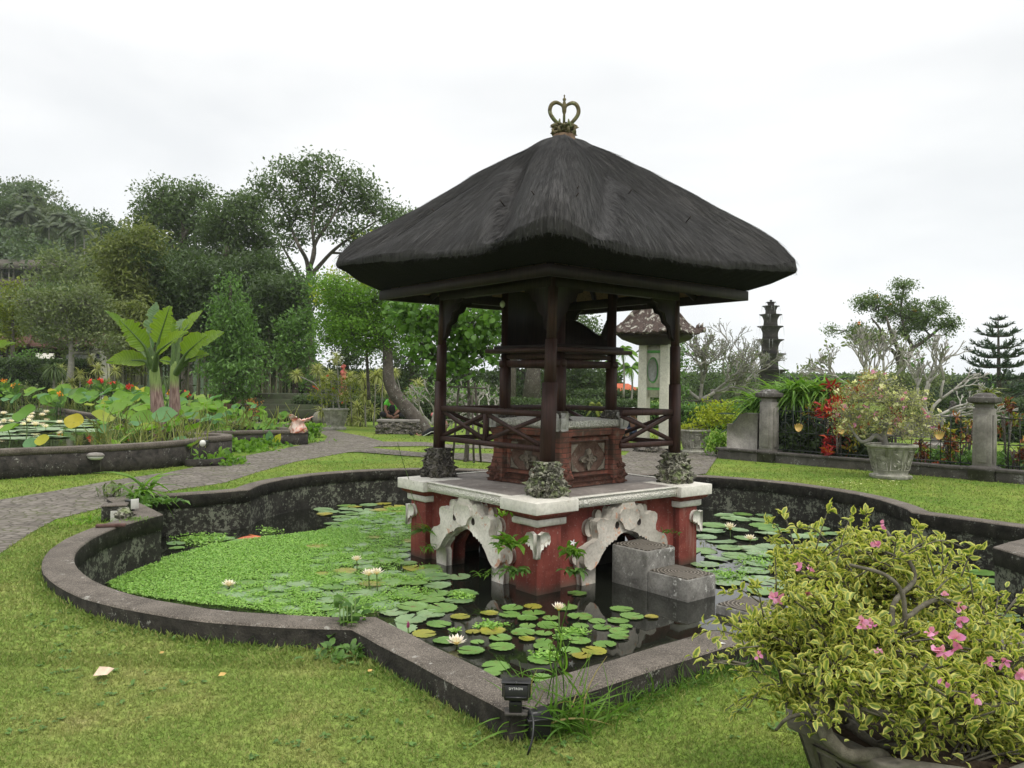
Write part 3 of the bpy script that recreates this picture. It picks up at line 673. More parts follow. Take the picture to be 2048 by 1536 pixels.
# carved guardian stones carrying the posts
def rocky(mb, c, rz, prof, amp, fr, n=40, m=30, seed=0., sqr=.35, steps=0):
    R = []; a = np.linspace(0, 2*math.pi, n, endpoint=False)
    zs = np.linspace(prof[0][1], prof[-1][1], m)
    for z in zs:
        h = np.interp(z, [p[1] for p in prof], [p[0] for p in prof])
        rad = h/np.maximum(np.abs(np.cos(a)), np.abs(np.sin(a)))**(1-sqr)
        ring = []
        for t, r in zip(a, rad):
            x, y = r*math.cos(t), r*math.sin(t)
            v = Vector(((x+seed)*fr, y*fr, z*fr)); d = mnoise.voronoi(v)[0][0]
            k = 1+amp*(.75-1.7*d)/h*.1+amp*.5*mnoise.noise(v*2.3)*.1/h
            C, s_ = math.cos(rz), math.sin(rz); X, Y = x*k, y*k
            ring.append((c[0]+X*C-Y*s_, c[1]+X*s_+Y*C, c[2]+z))
        R.append(ring)
    top = np.array(R[-1]); R.append((top*.25+top.mean(0)*.75).tolist()); rings(mb, R)
post_b = [at(1094, 920, 7.80), at(878, 893, 9.30), at(1349, 905, 9.02)]; post_t = [at(1107, 560, 7.84), at(887, 590, 9.34), at(1351, 592, 9.05)]
post_b.append(post_b[1]+post_b[2]-post_b[0]); post_t.append(post_t[1]+post_t[2]-post_t[0])
for i, b in enumerate(post_b):
    b[2] = .80; post_t[i][2] = 2.66
    mb = MB(); c = np.array([b[0], b[1], ZP-.004])
    rocky(mb, c, PT+.05, [(.165, 0), (.165, .10), (.125, .20), (.105, .34)], (.60, .5, .55, .5)[i], 17, seed=i*7.3, n=72, m=56)
    st = part(mb, 'post_stone', M['carved'] if i in (0, 2) else M['carvedg'], smooth=True)
    if i in (0, 1, 2):                                     # projecting animal snout and paws on the outer corner
        mb = MB(); d = unit(np.array([b[0]-W(0, 0)[0], b[1]-W(0, 0)[1], 0])); sd_ = np.array([-d[1], d[0], 0])
        for s_ in (-1, 1): rocky(mb, c+d*.145+sd_*s_*.08, 0, [(.035, 0), (.05, .05), (.025, .12)], .7, 30, 14, 10, seed=s_*3.)
        rocky(mb, c+d*.13+[0, 0, .13], 0, [(.035, 0), (.062, .05), (.05, .10), (.02, .15)], .7, 26, 16, 12, seed=9.)
        if i == 0:                                         # bulging eyes, brows, snout, tusks and ears of the near guardian
            cf = c+d*.045
            for s_ in (-1, 1):
                e = cf+d*.158+sd_*s_*.050+[0, 0, .205]; lathe(mb, [(.004, -.024), (.018, -.016), (.024, 0), (.018, .016), (.004, .024)], e, 12)
                tube(mb, curve([cf+d*.165+sd_*s_*.012+[0, 0, .222], cf+d*.168+sd_*s_*.052+[0, 0, .243], cf+d*.145+sd_*s_*.092+[0, 0, .222]], 8), [.014, .018, .010], 7)
                tube(mb, curve([cf+d*.20+sd_*s_*.052+[0, 0, .095], cf+d*.218+sd_*s_*.062+[0, 0, .125], cf+d*.205+sd_*s_*.070+[0, 0, .158]], 7), [.013, .010, .003], 6)
                tube(mb, curve([cf+d*.10+sd_*s_*.115+[0, 0, .20], cf+d*.09+sd_*s_*.150+[0, 0, .235], cf+d*.08+sd_*s_*.135+[0, 0, .285]], 7), [.024, .022, .006], 7)
                lathe(mb, [(.004, -.016), (.016, -.010), (.019, 0), (.014, .012), (.004, .016)], cf+d*.202+sd_*s_*.022+[0, 0, .160], 9)
            tube(mb, curve([cf+d*.185+sd_*-.075+[0, 0, .118], cf+d*.212+[0, 0, .092], cf+d*.185+sd_*.075+[0, 0, .118]], 9), .013, 7)
            for q_ in (-.036, -.012, .012, .036): box(mb, cf+d*.212+sd_*q_+[0, 0, .112], (.016, .016, .026), PT)
            for q_ in range(5): a_ = (q_-2)*.42; tube(mb, [cf+d*.10+sd_*math.sin(a_)*.08+[0, 0, .275], cf+d*.085+sd_*math.sin(a_)*.13+[0, 0, .275+.06*math.cos(a_)]], [.022, .007], 6)
        part(mb, 'carved_head', M['carved'] if i != 1 else M['carvedg'], st, smooth=True)
posts = []
for i in range(4):
    a, b = post_b[i].copy(), post_t[i].copy(); mb = MB()
    f = lambda z, a=a, b=b: a+(b-a)*(z-a[2])/(b[2]-a[2])
    for z0, z1, wd in ((.82, 1.62, .098 if i else .108), (1.62, 2.05, .084), (2.05, 2.66, .070)):
        C, s_ = math.cos(PT+.05), math.sin(PT+.05); R = []
        for z in (z0, z1):
            q = np.array([[-1, -1], [1, -1], [1, 1], [-1, 1]])*wd/2; p = f(z)
            R.append(np.stack([p[0]+q[:, 0]*C-q[:, 1]*s_, p[1]+q[:, 0]*s_+q[:, 1]*C, np.full(4, z)], 1))
        rings(mb, R)
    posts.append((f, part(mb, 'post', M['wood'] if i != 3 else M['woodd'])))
# railings (left face, right face short, two rear faces)
def railing(i, j, t0, t1, cross):
    fi, fj = posts[i][0], posts[j][0]
    P = lambda t, z: fi(z)*(1-t)+fj(z)*t
    zt, zb = 1.305, .955
    mb = MB(); bar(mb, P(t0, zt), P(t1, zt), .055, .06); r = part(mb, 'railing', M['wood'])
    mb = MB(); bar(mb, P(t0, zb), P(t1, zb), .05, .055); part(mb, 'bottom_rail', M['wood'], r)
    for k, (c0, c1) in enumerate(cross):
        mb = MB(); bar(mb, P(c0, zb+.03), P(c1, zt-.03), .022, .042); part(mb, 'brace', M['wood'], r)
        mb = MB(); bar(mb, P(c0, zt-.03)+[0, 0, 0], P(c1, zb+.03), .026, .042); part(mb, 'brace', M['wood'], r)
        if k: mb = MB(); bar(mb, P(c0, zb), P(c0, zt), .05, .05); part(mb, 'mullion', M['wood'], r)
railing(1, 0, .03, .97, ((.03, .47), (.47, .95)))
railing(2, 0, .03, .46, ((.03, .46),))
railing(1, 3, .03, .97, ((.03, .47), (.47, .95))); railing(2, 3, .03, .97, ((.03, .47), (.47, .95)))
# head beams, brackets, fascia
RC = W(0, 0)+np.array([.065, 0, 0])
def RW(u, v, z): return W(u, v, z)+np.array([.05, 0, 0])
for i, j in ((0, 1), (0, 2), (1, 3), (2, 3)):
    mb = MB(); bar(mb, posts[i][0](2.62), posts[j][0](2.62), .10, .10); part(mb, 'head_beam', M['woodd'])
    for (p, q) in ((i, j), (j, i)):
        fi, fj = posts[p][0], posts[q][0]; d = unit(fj(2.4)-fi(2.4)); mb = MB()
        poly = [(.03, 2.10), (.03, 2.60), (.42, 2.60), (.40, 2.54), (.33, 2.52), (.30, 2.45), (.22, 2.42), (.19, 2.33), (.12, 2.28), (.09, 2.16)]
        nrm = np.array([-d[1], d[0], 0]); b0_ = fi(2.3)
        extrude(mb, poly, .045, lambda s2, z, dd: np.array([b0_[0], b0_[1], 0])+d*[1, 1, 0]*s2+nrm*(dd-.022)+[0, 0, z]); part(mb, 'bracket', M['woodd'], posts[p][1])
HF = 1.485
cn4 = [(-1, -1), (1, -1), (1, 1), (-1, 1)]
mb = MB()
R = [[RW(a*h, b*h, z) for a, b in cn4] for h, z in ((HF-.05, 2.665), (HF, 2.665), (HF, 2.56), (HF-.05, 2.56), (HF-.05, 2.665))]
rings(mb, R, cap=False); part(mb, 'eave_board', M['woodd'])
# roof: thatch
LIPQ = [0, .12, .28, .5, 1, 1.5, 2, 3, 4, 5, 6, 6.6, 7.2, 7.5, 7.72, 7.88, 8]   # near corner, mid right, right corner, ...
LIPZ = [2.84, 2.825, 2.79, 2.762, 2.762, 2.79, 2.87, 2.80, 2.9, 2.82, 2.94, 2.87, 2.79, 2.762, 2.795, 2.825, 2.84]
def roof():
    n = 256; q = np.arange(n)/n*8; ts = np.concatenate([np.linspace(.055, .9, 46), np.linspace(.92, 1, 8)]); EH = 1.90
    side = (q//2).astype(int); fr = (q % 2)/1.-1.+(q//1 % 2)   # -1..1 along each side
    fr = (q-2*side)-1.
    # unit square perimeter starting at the near corner going to the right corner
    sqx = np.choose(side, [fr, 1+0*fr, -fr, -1+0*fr]); sqy = np.choose(side, [-1+0*fr, fr, 1+0*fr, -fr])
    nr_ = np.exp(-(np.minimum(q, 8-q)/.7)**2); pwe = 24.-14.*nr_; s0x, s0y = sqx.copy(), sqy.copy(); bow = 1-.018*(1-fr**2)
    def plan(t):                                           # the hips are broad and rounded high up and sharpen towards the eave
        pw_ = 2.6+(pwe-2.6)*min(1, t)**2.2; rr = bow/((np.abs(s0x)**pw_+np.abs(s0y)**pw_)**(1/pw_)); g = min(1, t)**1.5; gain = 1+(1-g)*.06
        return s0x*rr*gain, s0y*rr*gain
    sqx, sqy = plan(1.)
    zl = np.interp(q, LIPQ, LIPZ); zl += .006*np.sin(q*9.1)+.005*np.sin(q*17.3+1)
    hd = np.minimum(np.abs(((q+1) % 2)-1), 1)              # perimeter distance from nearest hip (0..1)
    prof_t = [0, .055, .12, .21, .40, .65, .81, .94, 1.0]; prof_z = [4.42, 4.385, 4.315, 4.19, 3.905, 3.525, 3.295, 3.11, 3.02]
    R = []; U = []
    for t in ts:
        z = np.interp(t, prof_t, prof_z); zz = z+(zl+.115-3.02)*t**3.0
        sag = .05*t*(1-t)*4*(1-hd)*0
        nq = lambda f, g, sd: np.array([mnoise.noise(Vector((math.cos(x*math.pi/4)*f, math.sin(x*math.pi/4)*f, t*g+sd))) for x in q])
        ed = np.clip((1.06-t)*7, .25, 1); hip = .15*np.exp(-((hd*t)/.17)**2)*np.clip(t*2.5, 0, 1)*ed - .15*np.exp(-((hd*t-.30-.06*np.sin(q*1.7))/.085)**2)*np.clip((t-.12)*2.5, 0, 1)*(1+1.3*nq(1.3, .5, 7.))*ed
        nz = .11*nq(2.2, .9, 3.)*np.clip(t*2, 0, 1)*ed+.055*nq(6., 1.0, 8.)*ed*np.clip(t*1.5, 0, 1)+np.array([mnoise.noise(Vector((a*t*6, b*t*6, 8.)))*.012 for a, b in zip(sqx, sqy)])
        step = .022*(1/(1+np.exp((t-.16-.02*np.sin(q*3))*90)))
        out = 1.+.01*np.sin(q*5)*t
        R.append(np.stack([RW(a*t*EH*o_, b*t*EH*o_, zz0) for a, b, zz0, o_ in zip(*plan(t), zz+hip+nz+step-.025, out)])); U.append(np.column_stack([q/8*np.ones(n), np.full(n, t)]))
    R2 = []; U2 = []                                       # rounded lip, then the dark cut face running down to the eave board
    for h, dz, mixz, tgt in ((1.003, .062, 0, 0), (1.004, .034, 0, 0), (1.0, .010, 0, 0), (.990, -.006, 0, 1), (.955, -.02, .12, 1), (.88, -.01, .6, 1), (HF/EH, 0, 1., 1)):
        jag = np.array([mnoise.noise(Vector((a*34, b*34, h*9)))*.012 for a, b in zip(sqx, sqy)])
        z = (zl+dz)*(1-mixz)+2.672*mixz; mq = mixz
        ring = np.stack([RW((a*(1-mq)+a0*mq)*EH*h, (b*(1-mq)+b0*mq)*EH*h, c_) for a, b, a0, b0, c_ in zip(sqx, sqy, s0x, s0y, z+jag*(1-mixz))])
        if tgt == 0: R.append(ring); U.append(np.column_stack([q/8, np.full(n, 1+(1-h)*.8)]))
        if h <= 1.0: R2.append(ring); U2.append(np.column_stack([q/8, np.full(n, 1+(1-h)*.8)]))
    mb = MB(); rings(mb, R, cap=False, uv=np.concatenate(U)); o = part(mb, 'thatch_roof', M['thatch'], smooth=True)
    G = np.array(R); kk, nn_ = G.shape[:2]; m = 30000; i = rng.integers(6, kk-5, m); j = rng.integers(0, nn_, m); fj = rng.random(m)[:, None]
    P = G[i, j]*(1-fj)+G[i, (j+1) % nn_]*fj; dn = unit(G[np.minimum(i+3, kk-4), j]-G[i-3, j]); sd = unit(G[i, (j+1) % nn_]-G[i, j]); nrm = np.cross(sd, dn); nrm *= np.sign(nrm[:, 2:3]+1e-9)
    hb_ = (np.array([[0, -.012, 0], [0, .012, 0], [.5, .008, .016], [.5, -.008, .016], [1, 0, .002]]), np.array([[0, 1, 2], [0, 2, 3], [3, 2, 4]]), np.zeros((5, 2)))
    hm2 = MB(); scatter(hm2, P+nrm*.002, unit(dn+sd*rng.normal(0, .10, (m, 1))+nrm*rng.normal(.0, .02, (m, 1))), nrm, rng.uniform(.08, .24, m), hb_, rng.random(m))
    m2 = 6000; j = rng.integers(0, nn_, m2); e = rng.integers(kk-6, kk, m2); P = G[e, j]+(G[e, (j+1) % nn_]-G[e, j])*rng.random((m2, 1)); out_ = unit((P-RC)*[1, 1, 0]); d = unit(out_*rng.uniform(.0, .7, (m2, 1))+np.array([0, 0, -1.])+rng.normal(0, .28, (m2, 3))); scatter(hm2, P, d, out_, rng.uniform(.018, .055, m2), (hb_[0]*[1, 4, 1], hb_[1], hb_[2]), rng.random(m2))
    q_ = hm2.build('thatch_strands', M['strand']); q_.parent = o; q_['kind'] = 'stuff'
    mb = MB(); rings(mb, R2, cap=False, uv=np.concatenate(U2)); part(mb, 'eave_cut_face', M['thatchcut'], o, smooth=True)
    return o
rf = roof()
mb = MB(); rings(mb, [[RW(a*h, b*h, z) for a, b in cn4] for h, z in ((HF-.055, 2.66), (.1, 3.95))], cap=False); part(mb, 'ceiling_mat', M['mat'], rf)
for k in range(28):
    sd_, t = divmod(k, 7); f = -1+2*(t+.5)/7; e = [(f, -1), (1, f), (-f, 1), (-1, -f)][sd_]
    mb = MB(); bar(mb, RW(e[0]*1.42, e[1]*1.42, 2.625), RW(e[0]*.12, e[1]*.12, 3.86), .045, .06); part(mb, 'rafter', M['woodd'], rf)
for a, b in cn4:
    mb = MB(); bar(mb, RW(a*1.43, b*1.43, 2.62), RW(a*.1, b*.1, 3.88), .07, .08); part(mb, 'hip_rafter', M['woodd'], rf)
for k in range(9):                                       # small pegs sticking out of the thatch
    q = rng.uniform(-.95, .95); t = rng.uniform(.55, .92); e = ((q, -1), (-1, q))[k % 2]
    z = np.interp(t, [.21, .65, .81, .94, 1.], [4.19, 3.525, 3.295, 3.06, 2.93])
    p = RW(e[0]*t*1.86, e[1]*t*1.86, z); mb = MB(); nrm = RW(e[0]*(1 if k % 2 == 0 else 1), e[1], 0)-RW(0, 0, 0)
    d = unit(np.array([*(RW(*((0, -1), (-1, 0))[k % 2], 0)-RW(0, 0, 0))[:2], .9])); tube(mb, [p-d*.05, p+d*.035], .006, 5); part(mb, 'peg', M['woodd'], rf)
# finial: collar, carved crown, pierced heart-shaped hoops, spire
FX = RC+np.array([.012, 0, 0])
mb = MB(); lathe(mb, [(.185, 4.325), (.165, 4.36), (.135, 4.40), (.128, 4.435), (.105, 4.445)], FX, 20); fin = part(mb, 'finial', stone('finial_terracotta', (.085, .05, .032), (.20, .135, .085), (.30, .27, .18), .05, 9), smooth=True)
FM = M['finm'] = stone('finial_carving', (.075, .062, .035), (.20, .165, .09), (.30, .31, .2), .06, 14, bump=1., moss=(.11, .135, .055), mamt=.5)
mb = MB(); rocky(mb, FX+[0, 0, 4.44], PT, [(.115, 0), (.105, .05), (.09, .11), (.075, .125)], .75, 26, 48, 22, seed=2.)
for k in range(8):
    a = k*math.pi/4+.3; d = np.array([math.cos(a), math.sin(a), 0]); p = FX+d*.10+[0, 0, 4.45]
    tube(mb, [p, p+d*.035+[0, 0, .02], p+d*.04+[0, 0, .06]], [.028, .022, .004], 6)
part(mb, 'crown', FM, fin, smooth=True)
sdx = np.array([CR, 0, 0]); fdir = unit(np.array([1., .05, 0]))
for s_ in (1, -1):
    hoop = [(.048, 4.555), (.10, 4.60), (.15, 4.665), (.165, 4.725), (.145, 4.785), (.10, 4.812), (.055, 4.80), (.022, 4.775), (.010, 4.73)]
    mb = MB(); P = curve([FX+fdir*s_*a+[0, 0, z] for a, z in hoop], 26); tube(mb, P, np.interp(np.linspace(0, 1, 26), [0, .2, .6, 1], [.02, .024, .023, .012]), 8); part(mb, 'hoop', FM, fin, smooth=True)
    mb = MB(); P = [FX+fdir*s_*a+[0, 0, z] for a, z in ((.045, 4.53), (.085, 4.56), (.135, 4.545), (.155, 4.55))]; tube(mb, P, [.03, .032, .02, .006], 6)
    tube(mb, [FX+fdir*s_*.06+[0, 0, 4.55], FX+fdir*s_*.05+[0, 0, 4.63]], [.028, .006], 5); part(mb, 'leaf_curl', FM, fin)
mb = MB(); lathe(mb, [(.016, 4.55), (.014, 4.68), (.024, 4.71), (.028, 4.77), (.018, 4.815), (.012, 4.83), (.020, 4.842), (.020, 4.857), (.008, 4.865), (.007, 4.885), (.011, 4.89), (.003, 4.905)], FX, 10); part(mb, 'spire', FM, fin, smooth=True)
# small bulb lamp under the ceiling
mb = MB(); lathe(mb, [(.01, .0), (.028, .02), (.03, .05), (.012, .08)], RW(-.55, .35, 2.46), 10); part(mb, 'light_bulb', M['glassw'], smooth=True)

# ------------------------------------------------------------------ brick altar on the platform
AC = W(0, 0)+np.array([.045, -.04, 0]); AT = PT+.075; AH = .525
def AW(u, v, z): C, s_ = math.cos(AT), math.sin(AT); return np.array([AC[0]+u*C-v*s_, AC[1]+u*s_+v*C, z])
ALT = thing('brick_altar', 'square carved brick altar with grey stone slab under the thatched roof', 'altar', AW(0, 0, ZP))
def apart(mb, name, mat, parent=None, **k):
    o = mb.build(name, mat, None, **k); o.parent = parent or ALT
    if parent is None: o.matrix_parent_inverse = Matrix.Translation(-Vector(AW(0, 0, ZP)))
    return o
mb = MB(); sq(mb, [(AH-.04, AH-.04, ZP-.003), (AH-.04, AH-.04, ZP+.09), (AH-.09, AH-.09, ZP+.10), (AH-.09, AH-.09, 1.04), (AH-.02, AH-.02, 1.05), (AH-.01, AH-.01, 1.125)], AW(0, 0, 0), AT); apart(mb, 'brick_body', M['brick'], bevel=.006)
for a, b in cn4:                                          # bulging corner pilasters
    mb = MB(); sq(mb, [(.10, .10, ZP-.003), (.115, .115, ZP+.10), (.085, .085, ZP+.22), (.075, .075, ZP+.30), (.075, .075, 1.0), (.10, .10, 1.06), (.10, .10, 1.12)], AW(a*(AH-.085), b*(AH-.085), 0), AT); pl = apart(mb, 'pilaster', M['brick'], bevel=.008)
    mb = MB(); rocky(mb, AW(a*(AH-.065), b*(AH-.065), ZP), AT, [(.095, 0), (.115, .09), (.09, .18), (.05, .27)], .5, 24, 36, 22, seed=a*4+b); apart(mb, 'carved_foot', M['carvedb'] if 'carvedb' in M else M.setdefault('carvedb', stone('carved_brick', (.055, .03, .022), (.17, .075, .052), (.24, .2, .16), .03, 12, bump=1.)), pl, smooth=True)
for ax, sg in ((0, -1), (1, -1), (0, 1), (1, 1)):
    def fr(s_, z, d): return AW(*((sg*(AH-.088+d), s_) if ax == 0 else (s_, sg*(AH-.088+d))), z)
    mb = MB(); fo = [(-.34, .64), (.34, .64), (.34, 1.02), (-.34, 1.02)]; fi = [(-.265, .68), (-.265, .96), (.265, .96), (.265, .68)]
    for (x0, z0, x1, z1) in ((-.34, .615, .34, .66), (-.34, .985, .34, 1.03), (-.34, .66, -.28, .985), (.28, .66, .34, .985)):
        extrude(mb, [(x0, z0), (x1, z0), (x1, z1), (x0, z1)], .03, fr)
    pn_ = apart(mb, 'panel_frame', M['brick'])
    mb = MB(); extrude(mb, [(-.28, .66), (.28, .66), (.28, .985), (-.28, .985)], .008, fr); apart(mb, 'relief_panel', M['altrel'], pn_)
    mb = MB()                                             # raised flower relief in the middle of the panel
    t = np.linspace(0, 2*math.pi, 24, endpoint=False)
    extrude(mb, [((.10+.035*math.cos(4*x))*math.cos(x), .79+(.085+.03*math.cos(4*x))*math.sin(x)) for x in t], .035, fr)
    extrude(mb, [((.05+.015*math.cos(6*x))*math.cos(x), .79+(.05+.015*math.cos(6*x))*math.sin(x)) for x in t], .055, fr)
    for s_ in (-1, 1):
        extrude(mb, [(s_*.27, .95), (s_*.27, .86), (s_*.18, .95)], .022, fr); extrude(mb, [(s_*.27, .67), (s_*.17, .67), (s_*.24, .72), (s_*.27, .78)], .028, fr)
    apart(mb, 'flower_relief', M['altflo'] if 'altflo' in M else M.setdefault('altflo', stone('altar_flower', (.15, .125, .095), (.30, .26, .205), (.36, .36, .28), .05, 10, bump=.8)), pn_, bevel=.008)
    mb = MB(); extrude(mb, [(-.33, .512), (.33, .512), (.33, .61), (-.33, .61)], .075, fr); extrude(mb, [(-.33, .512), (.33, .512), (.33, .56), (-.33, .56)], .10, fr); apart(mb, 'plinth_course', M['carvedb'], pn_)
mb = MB(); sq(mb, [(AH-.03, AH-.03, 1.126), (AH+.012, AH+.012, 1.15), (AH+.012, AH+.012, 1.215), (AH-.05, AH-.05, 1.225)], AW(0, 0, 0), AT); slab = apart(mb, 'stone_slab', M['slabrel'], bevel=.005)
for a, b in cn4:                                          # scroll blocks on the slab corners
    mb = MB(); hs = [(-.065, 1.115), (.035, 1.11), (.07, 1.14), (.085, 1.20), (.075, 1.25), (.05, 1.245), (.052, 1.205), (.03, 1.19), (.012, 1.21), (.0, 1.26), (-.03, 1.30), (-.065, 1.30)]
    for ax in (0, 1):
        def fr(s_, z, d, ax=ax): q = AH-.03+s_; e = AH+.035-d; return AW(*((a*e, b*q) if ax == 0 else (a*q, b*e)), z)
        extrude(mb, hs, .085, fr)
    apart(mb, 'corner_scroll', M['slab'], slab)
# wooden shrine frame standing on the altar
SH = thing('wooden_shrine', 'dark wooden shelf shrine on four posts above the brick altar', 'shrine', AW(0, 0, 1.226))
def spart(mb, name, mat, parent=None, **k):
    o = mb.build(name, mat, None, **k); o.parent = parent or SH
    if parent is None: o.matrix_parent_inverse = Matrix.Translation(-Vector(AW(0, 0, 1.226)))
    return o
HP = .425
for a, b in cn4:
    mb = MB(); rocky(mb, AW(a*HP, b*HP, 1.222), AT, [(.10, 0), (.09, .05), (.07, .10)], .4, 20, 24, 8); pb = spart(mb, 'foot_stone', M['carvedg'], smooth=True)
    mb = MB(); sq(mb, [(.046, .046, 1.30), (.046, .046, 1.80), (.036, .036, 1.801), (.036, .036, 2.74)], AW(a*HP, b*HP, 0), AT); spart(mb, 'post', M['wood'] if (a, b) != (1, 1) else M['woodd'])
def hb(u0, v0, u1, v1, z, wx, wz, name, mat=None): mb = MB(); bar(mb, AW(u0, v0, z), AW(u1, v1, z), wx, wz); return spart(mb, name, mat or M['wood'])
for z, e, wz in ((1.825, .50, .075), (1.905, .46, .05)):
    for s_ in (-1, 1): hb(-e, s_*HP, e, s_*HP, z, .05, wz, 'cross_beam'); hb(s_*HP, -e, s_*HP, e, z+.004, .046, wz, 'cross_beam')
mb = MB(); sq(mb, [(.575, .575, 1.945), (.59, .59, 1.95), (.59, .59, 1.985), (.58, .58, 1.99)], AW(0, 0, 0), AT); spart(mb, 'shelf', M['wood'])
mb = MB(); sq(mb, [(.52, .52, 1.992), (.52, .52, 2.02), (.49, .49, 2.03)], AW(0, 0, 0), AT); spart(mb, 'shelf_moulding', M['woodd'])
mb = MB(); extrude(mb, [(-HP, 2.03), (HP, 2.03), (HP, 2.66), (-HP, 2.66)], .03, lambda s_, z, d: AW(s_, HP-.04+d, z)); spart(mb, 'back_panel', M['woodd'])
bd = [(-HP, 2.03), (HP, 2.03), (HP, 2.24)]+[(.33-.66*t, 2.24+.13*(math.sin(math.pi*(t*1.25-.1))**2 if .1 < t*1.25 < 1.1 else 0)) for t in np.linspace(0, 1, 24)]+[(-HP, 2.24)]
crv = [(HP, 2.03), (HP, 2.40), (HP-.03, 2.46), (HP-.06, 2.44), (HP-.065, 2.34), (HP-.10, 2.28), (HP-.15, 2.175)]+[(HP-.17-.5*t, 2.165+.21*math.sin(t*math.pi/2)**1.3) for t in np.linspace(0, 1, 14)]+[(-HP+.1, 2.38), (-HP, 2.40), (-HP, 2.03)]
mb = MB(); extrude(mb, [(-a, z) for a, z in crv], .035, lambda s_, z, d: AW(HP-.02+d, s_, z)); spart(mb, 'carved_backboard', M['woodd'])
# ------------------------------------------------------------------ steps and stepping stone
def stepblock(name, u0, u1, v0, v1, ztop, label, parts):
    c = W((u0+u1)/2, (v0+v1)/2, ZW); t = thing(name, label, 'step', c, PT)
    for i, (a, b, zt) in enumerate(parts):
        mb = MB(); m = (a+b)/2-(v0+v1)/2; box(mb, (0, m, (zt-ZW-.25)/2-.0), (u1-u0, b-a-.004, zt-ZW+.25)); bl = mb.build('block', M['step'], t, bevel=.012)
        mb = MB(); box(mb, (0, 0, 0), (u1-u0-.03, b-a-.034, .014)); o = mb.build('carved_top', M['steptop'], t, bevel=.004); o.location = (0, m, zt-ZW+.004)
stepblock('stone_steps', -.23, .19, -2.11, -1.15, 0, 'two grey stone steps with ring carved tops below the right arch', ((-1.62, -1.15, .0), (-2.11, -1.622, -.18)))
stepblock('stepping_stone', -.30, .13, -2.90, -2.46, 0, 'low square stepping stone with carved rings beside the bush', ((-2.90, -2.46, -.305),))

# ================================================================== vegetation builders
def tree(name, label, cat, D, trunk, tr, blobs, nleaf, lsize, lmat, bark, group=None, tpl=T2, per=14, cl=3.0, depth=.9, twig=.5, flowers=None, up=.25, limbs=True, bare=0, limbr=.42, hang=0., forks=()):
    """trunk: list of (px, py, dD); blobs: (px, py, rx, ry[, dD]) seen at distance D; crown of leaf clusters inside the blobs"""
    TP = np.array([at(p[0], p[1], D+(p[2] if len(p) > 2 else 0)) for p in trunk]); base = TP[0].copy()
    k = D/FPX; B = []
    for b in blobs:
        dd = b[4] if len(b) > 4 else rng.uniform(-.6, .6)*depth*b[2]*k
        B.append((at(b[0], b[1], D+dd), np.array([b[2]*k, b[2]*k*depth, b[3]*k])))
    root = thing(name, label, cat, base, 0, group)
    wood_ = MB(); n = max(8, 4*len(TP)); C = curve(TP, n); R = np.interp(np.linspace(0, 1, n), [0, .12, 1], [tr*1.25, tr, tr*.45])
    tube(wood_, C, R, 10)
    vol = np.array([r[0]*r[2] for c, r in B]); ncl = np.maximum(3, (nleaf/per*vol/vol.sum()).astype(int))
    CP = []; SK = list(C[n//3:]); SR_ = list(R[n//3:])
    for fk in forks:                                       # main forks drawn from the photograph
        fp = [at(p[0], p[1], D+(p[2] if len(p) > 2 else rng.uniform(-.02, .02)*D)) for p in fk]; fp[0] = C[np.argmin(np.linalg.norm(C-fp[0], axis=1))]; fc = curve(fp, 14); fr_ = np.linspace(tr*.52, tr*.16, 14); tube(wood_, fc, fr_, 7); SK += list(fc[3:]); SR_ += list(fr_[3:])
    od = np.argsort([np.linalg.norm(c-C[-1]) for c, r in B])
    for (c, r), m in [(B[i], ncl[i]) for i in od]:
        d = rdir(m); q = d*(rng.random(m)**.40)[:, None]; P = c+q*r
        CP.append(P)
        if limbs:
            sp = np.array(SK); dv = c-sp; ds = np.linalg.norm(dv, axis=1)+np.maximum(0, sp[:, 2]-c[2]+.35*r[2])*1.5; j = int(np.argmin(ds)); s = sp[j]; L = np.linalg.norm(c-s); mid = (s+c)/2+np.array([0, 0, -.06*L])+rng.normal(0, .09*L, 3)
            r0 = min(SR_[j]*.8, tr*limbr); lc = curve([s, mid, c], 8); lr = np.linspace(r0, max(.25*r0, tr*.07), 8); tube(wood_, lc, lr, 6); SK += list(lc[2:]); SR_ += list(lr[2:])
            for p in P[rng.permutation(m)[:max(2, int(m*twig))]]:
                a = lc[rng.integers(3, 8)]; md = (a+p)/2+rng.normal(0, .06, 3)*np.linalg.norm(p-a)
                tube(wood_, [a, md, p], [tr*.075+.003, tr*.05+.002, .003], 4, cap=False)
    wood_.build('trunk', bark, root, True, loc=base)
    CP = np.concatenate(CP); m = len(CP)
    if bare: CP = CP[rng.random(m) > bare]; m = len(CP)
    nn = per; P = np.repeat(CP, nn, 0)+rng.normal(0, lsize*cl/2.2, (m*nn, 3))*[1, 1, .7]
    D_ = rdir(m*nn, up); D_[:, 2] -= hang; cr2 = np.repeat(rng.random(m), nn)
    mb = MB(); scatter(mb, P, D_, rdir(m*nn, 1.2), lsize*rng.uniform(.42, 1.3, m*nn), tpl, np.clip(cr2*.55+rng.random(m*nn)*.45, 0, 1))
    mb.build('crown', lmat, root, loc=base)
    for nm, fm, cnt, sz in (flowers or ()):
        for i in rng.integers(0, m, cnt):
            mb = MB(); P = CP[i]+rng.normal(0, lsize*.9, 3)+rng.normal(0, sz*.22, (5, 3))+np.array([0, 0, lsize*.5])
            scatter(mb, P, rdir(5, .6), rdir(5), sz*rng.uniform(.7, 1.2, 5), t6(.42, .1, .15), rng.random(5)); mb.build(nm, fm, root, loc=base)
    return root
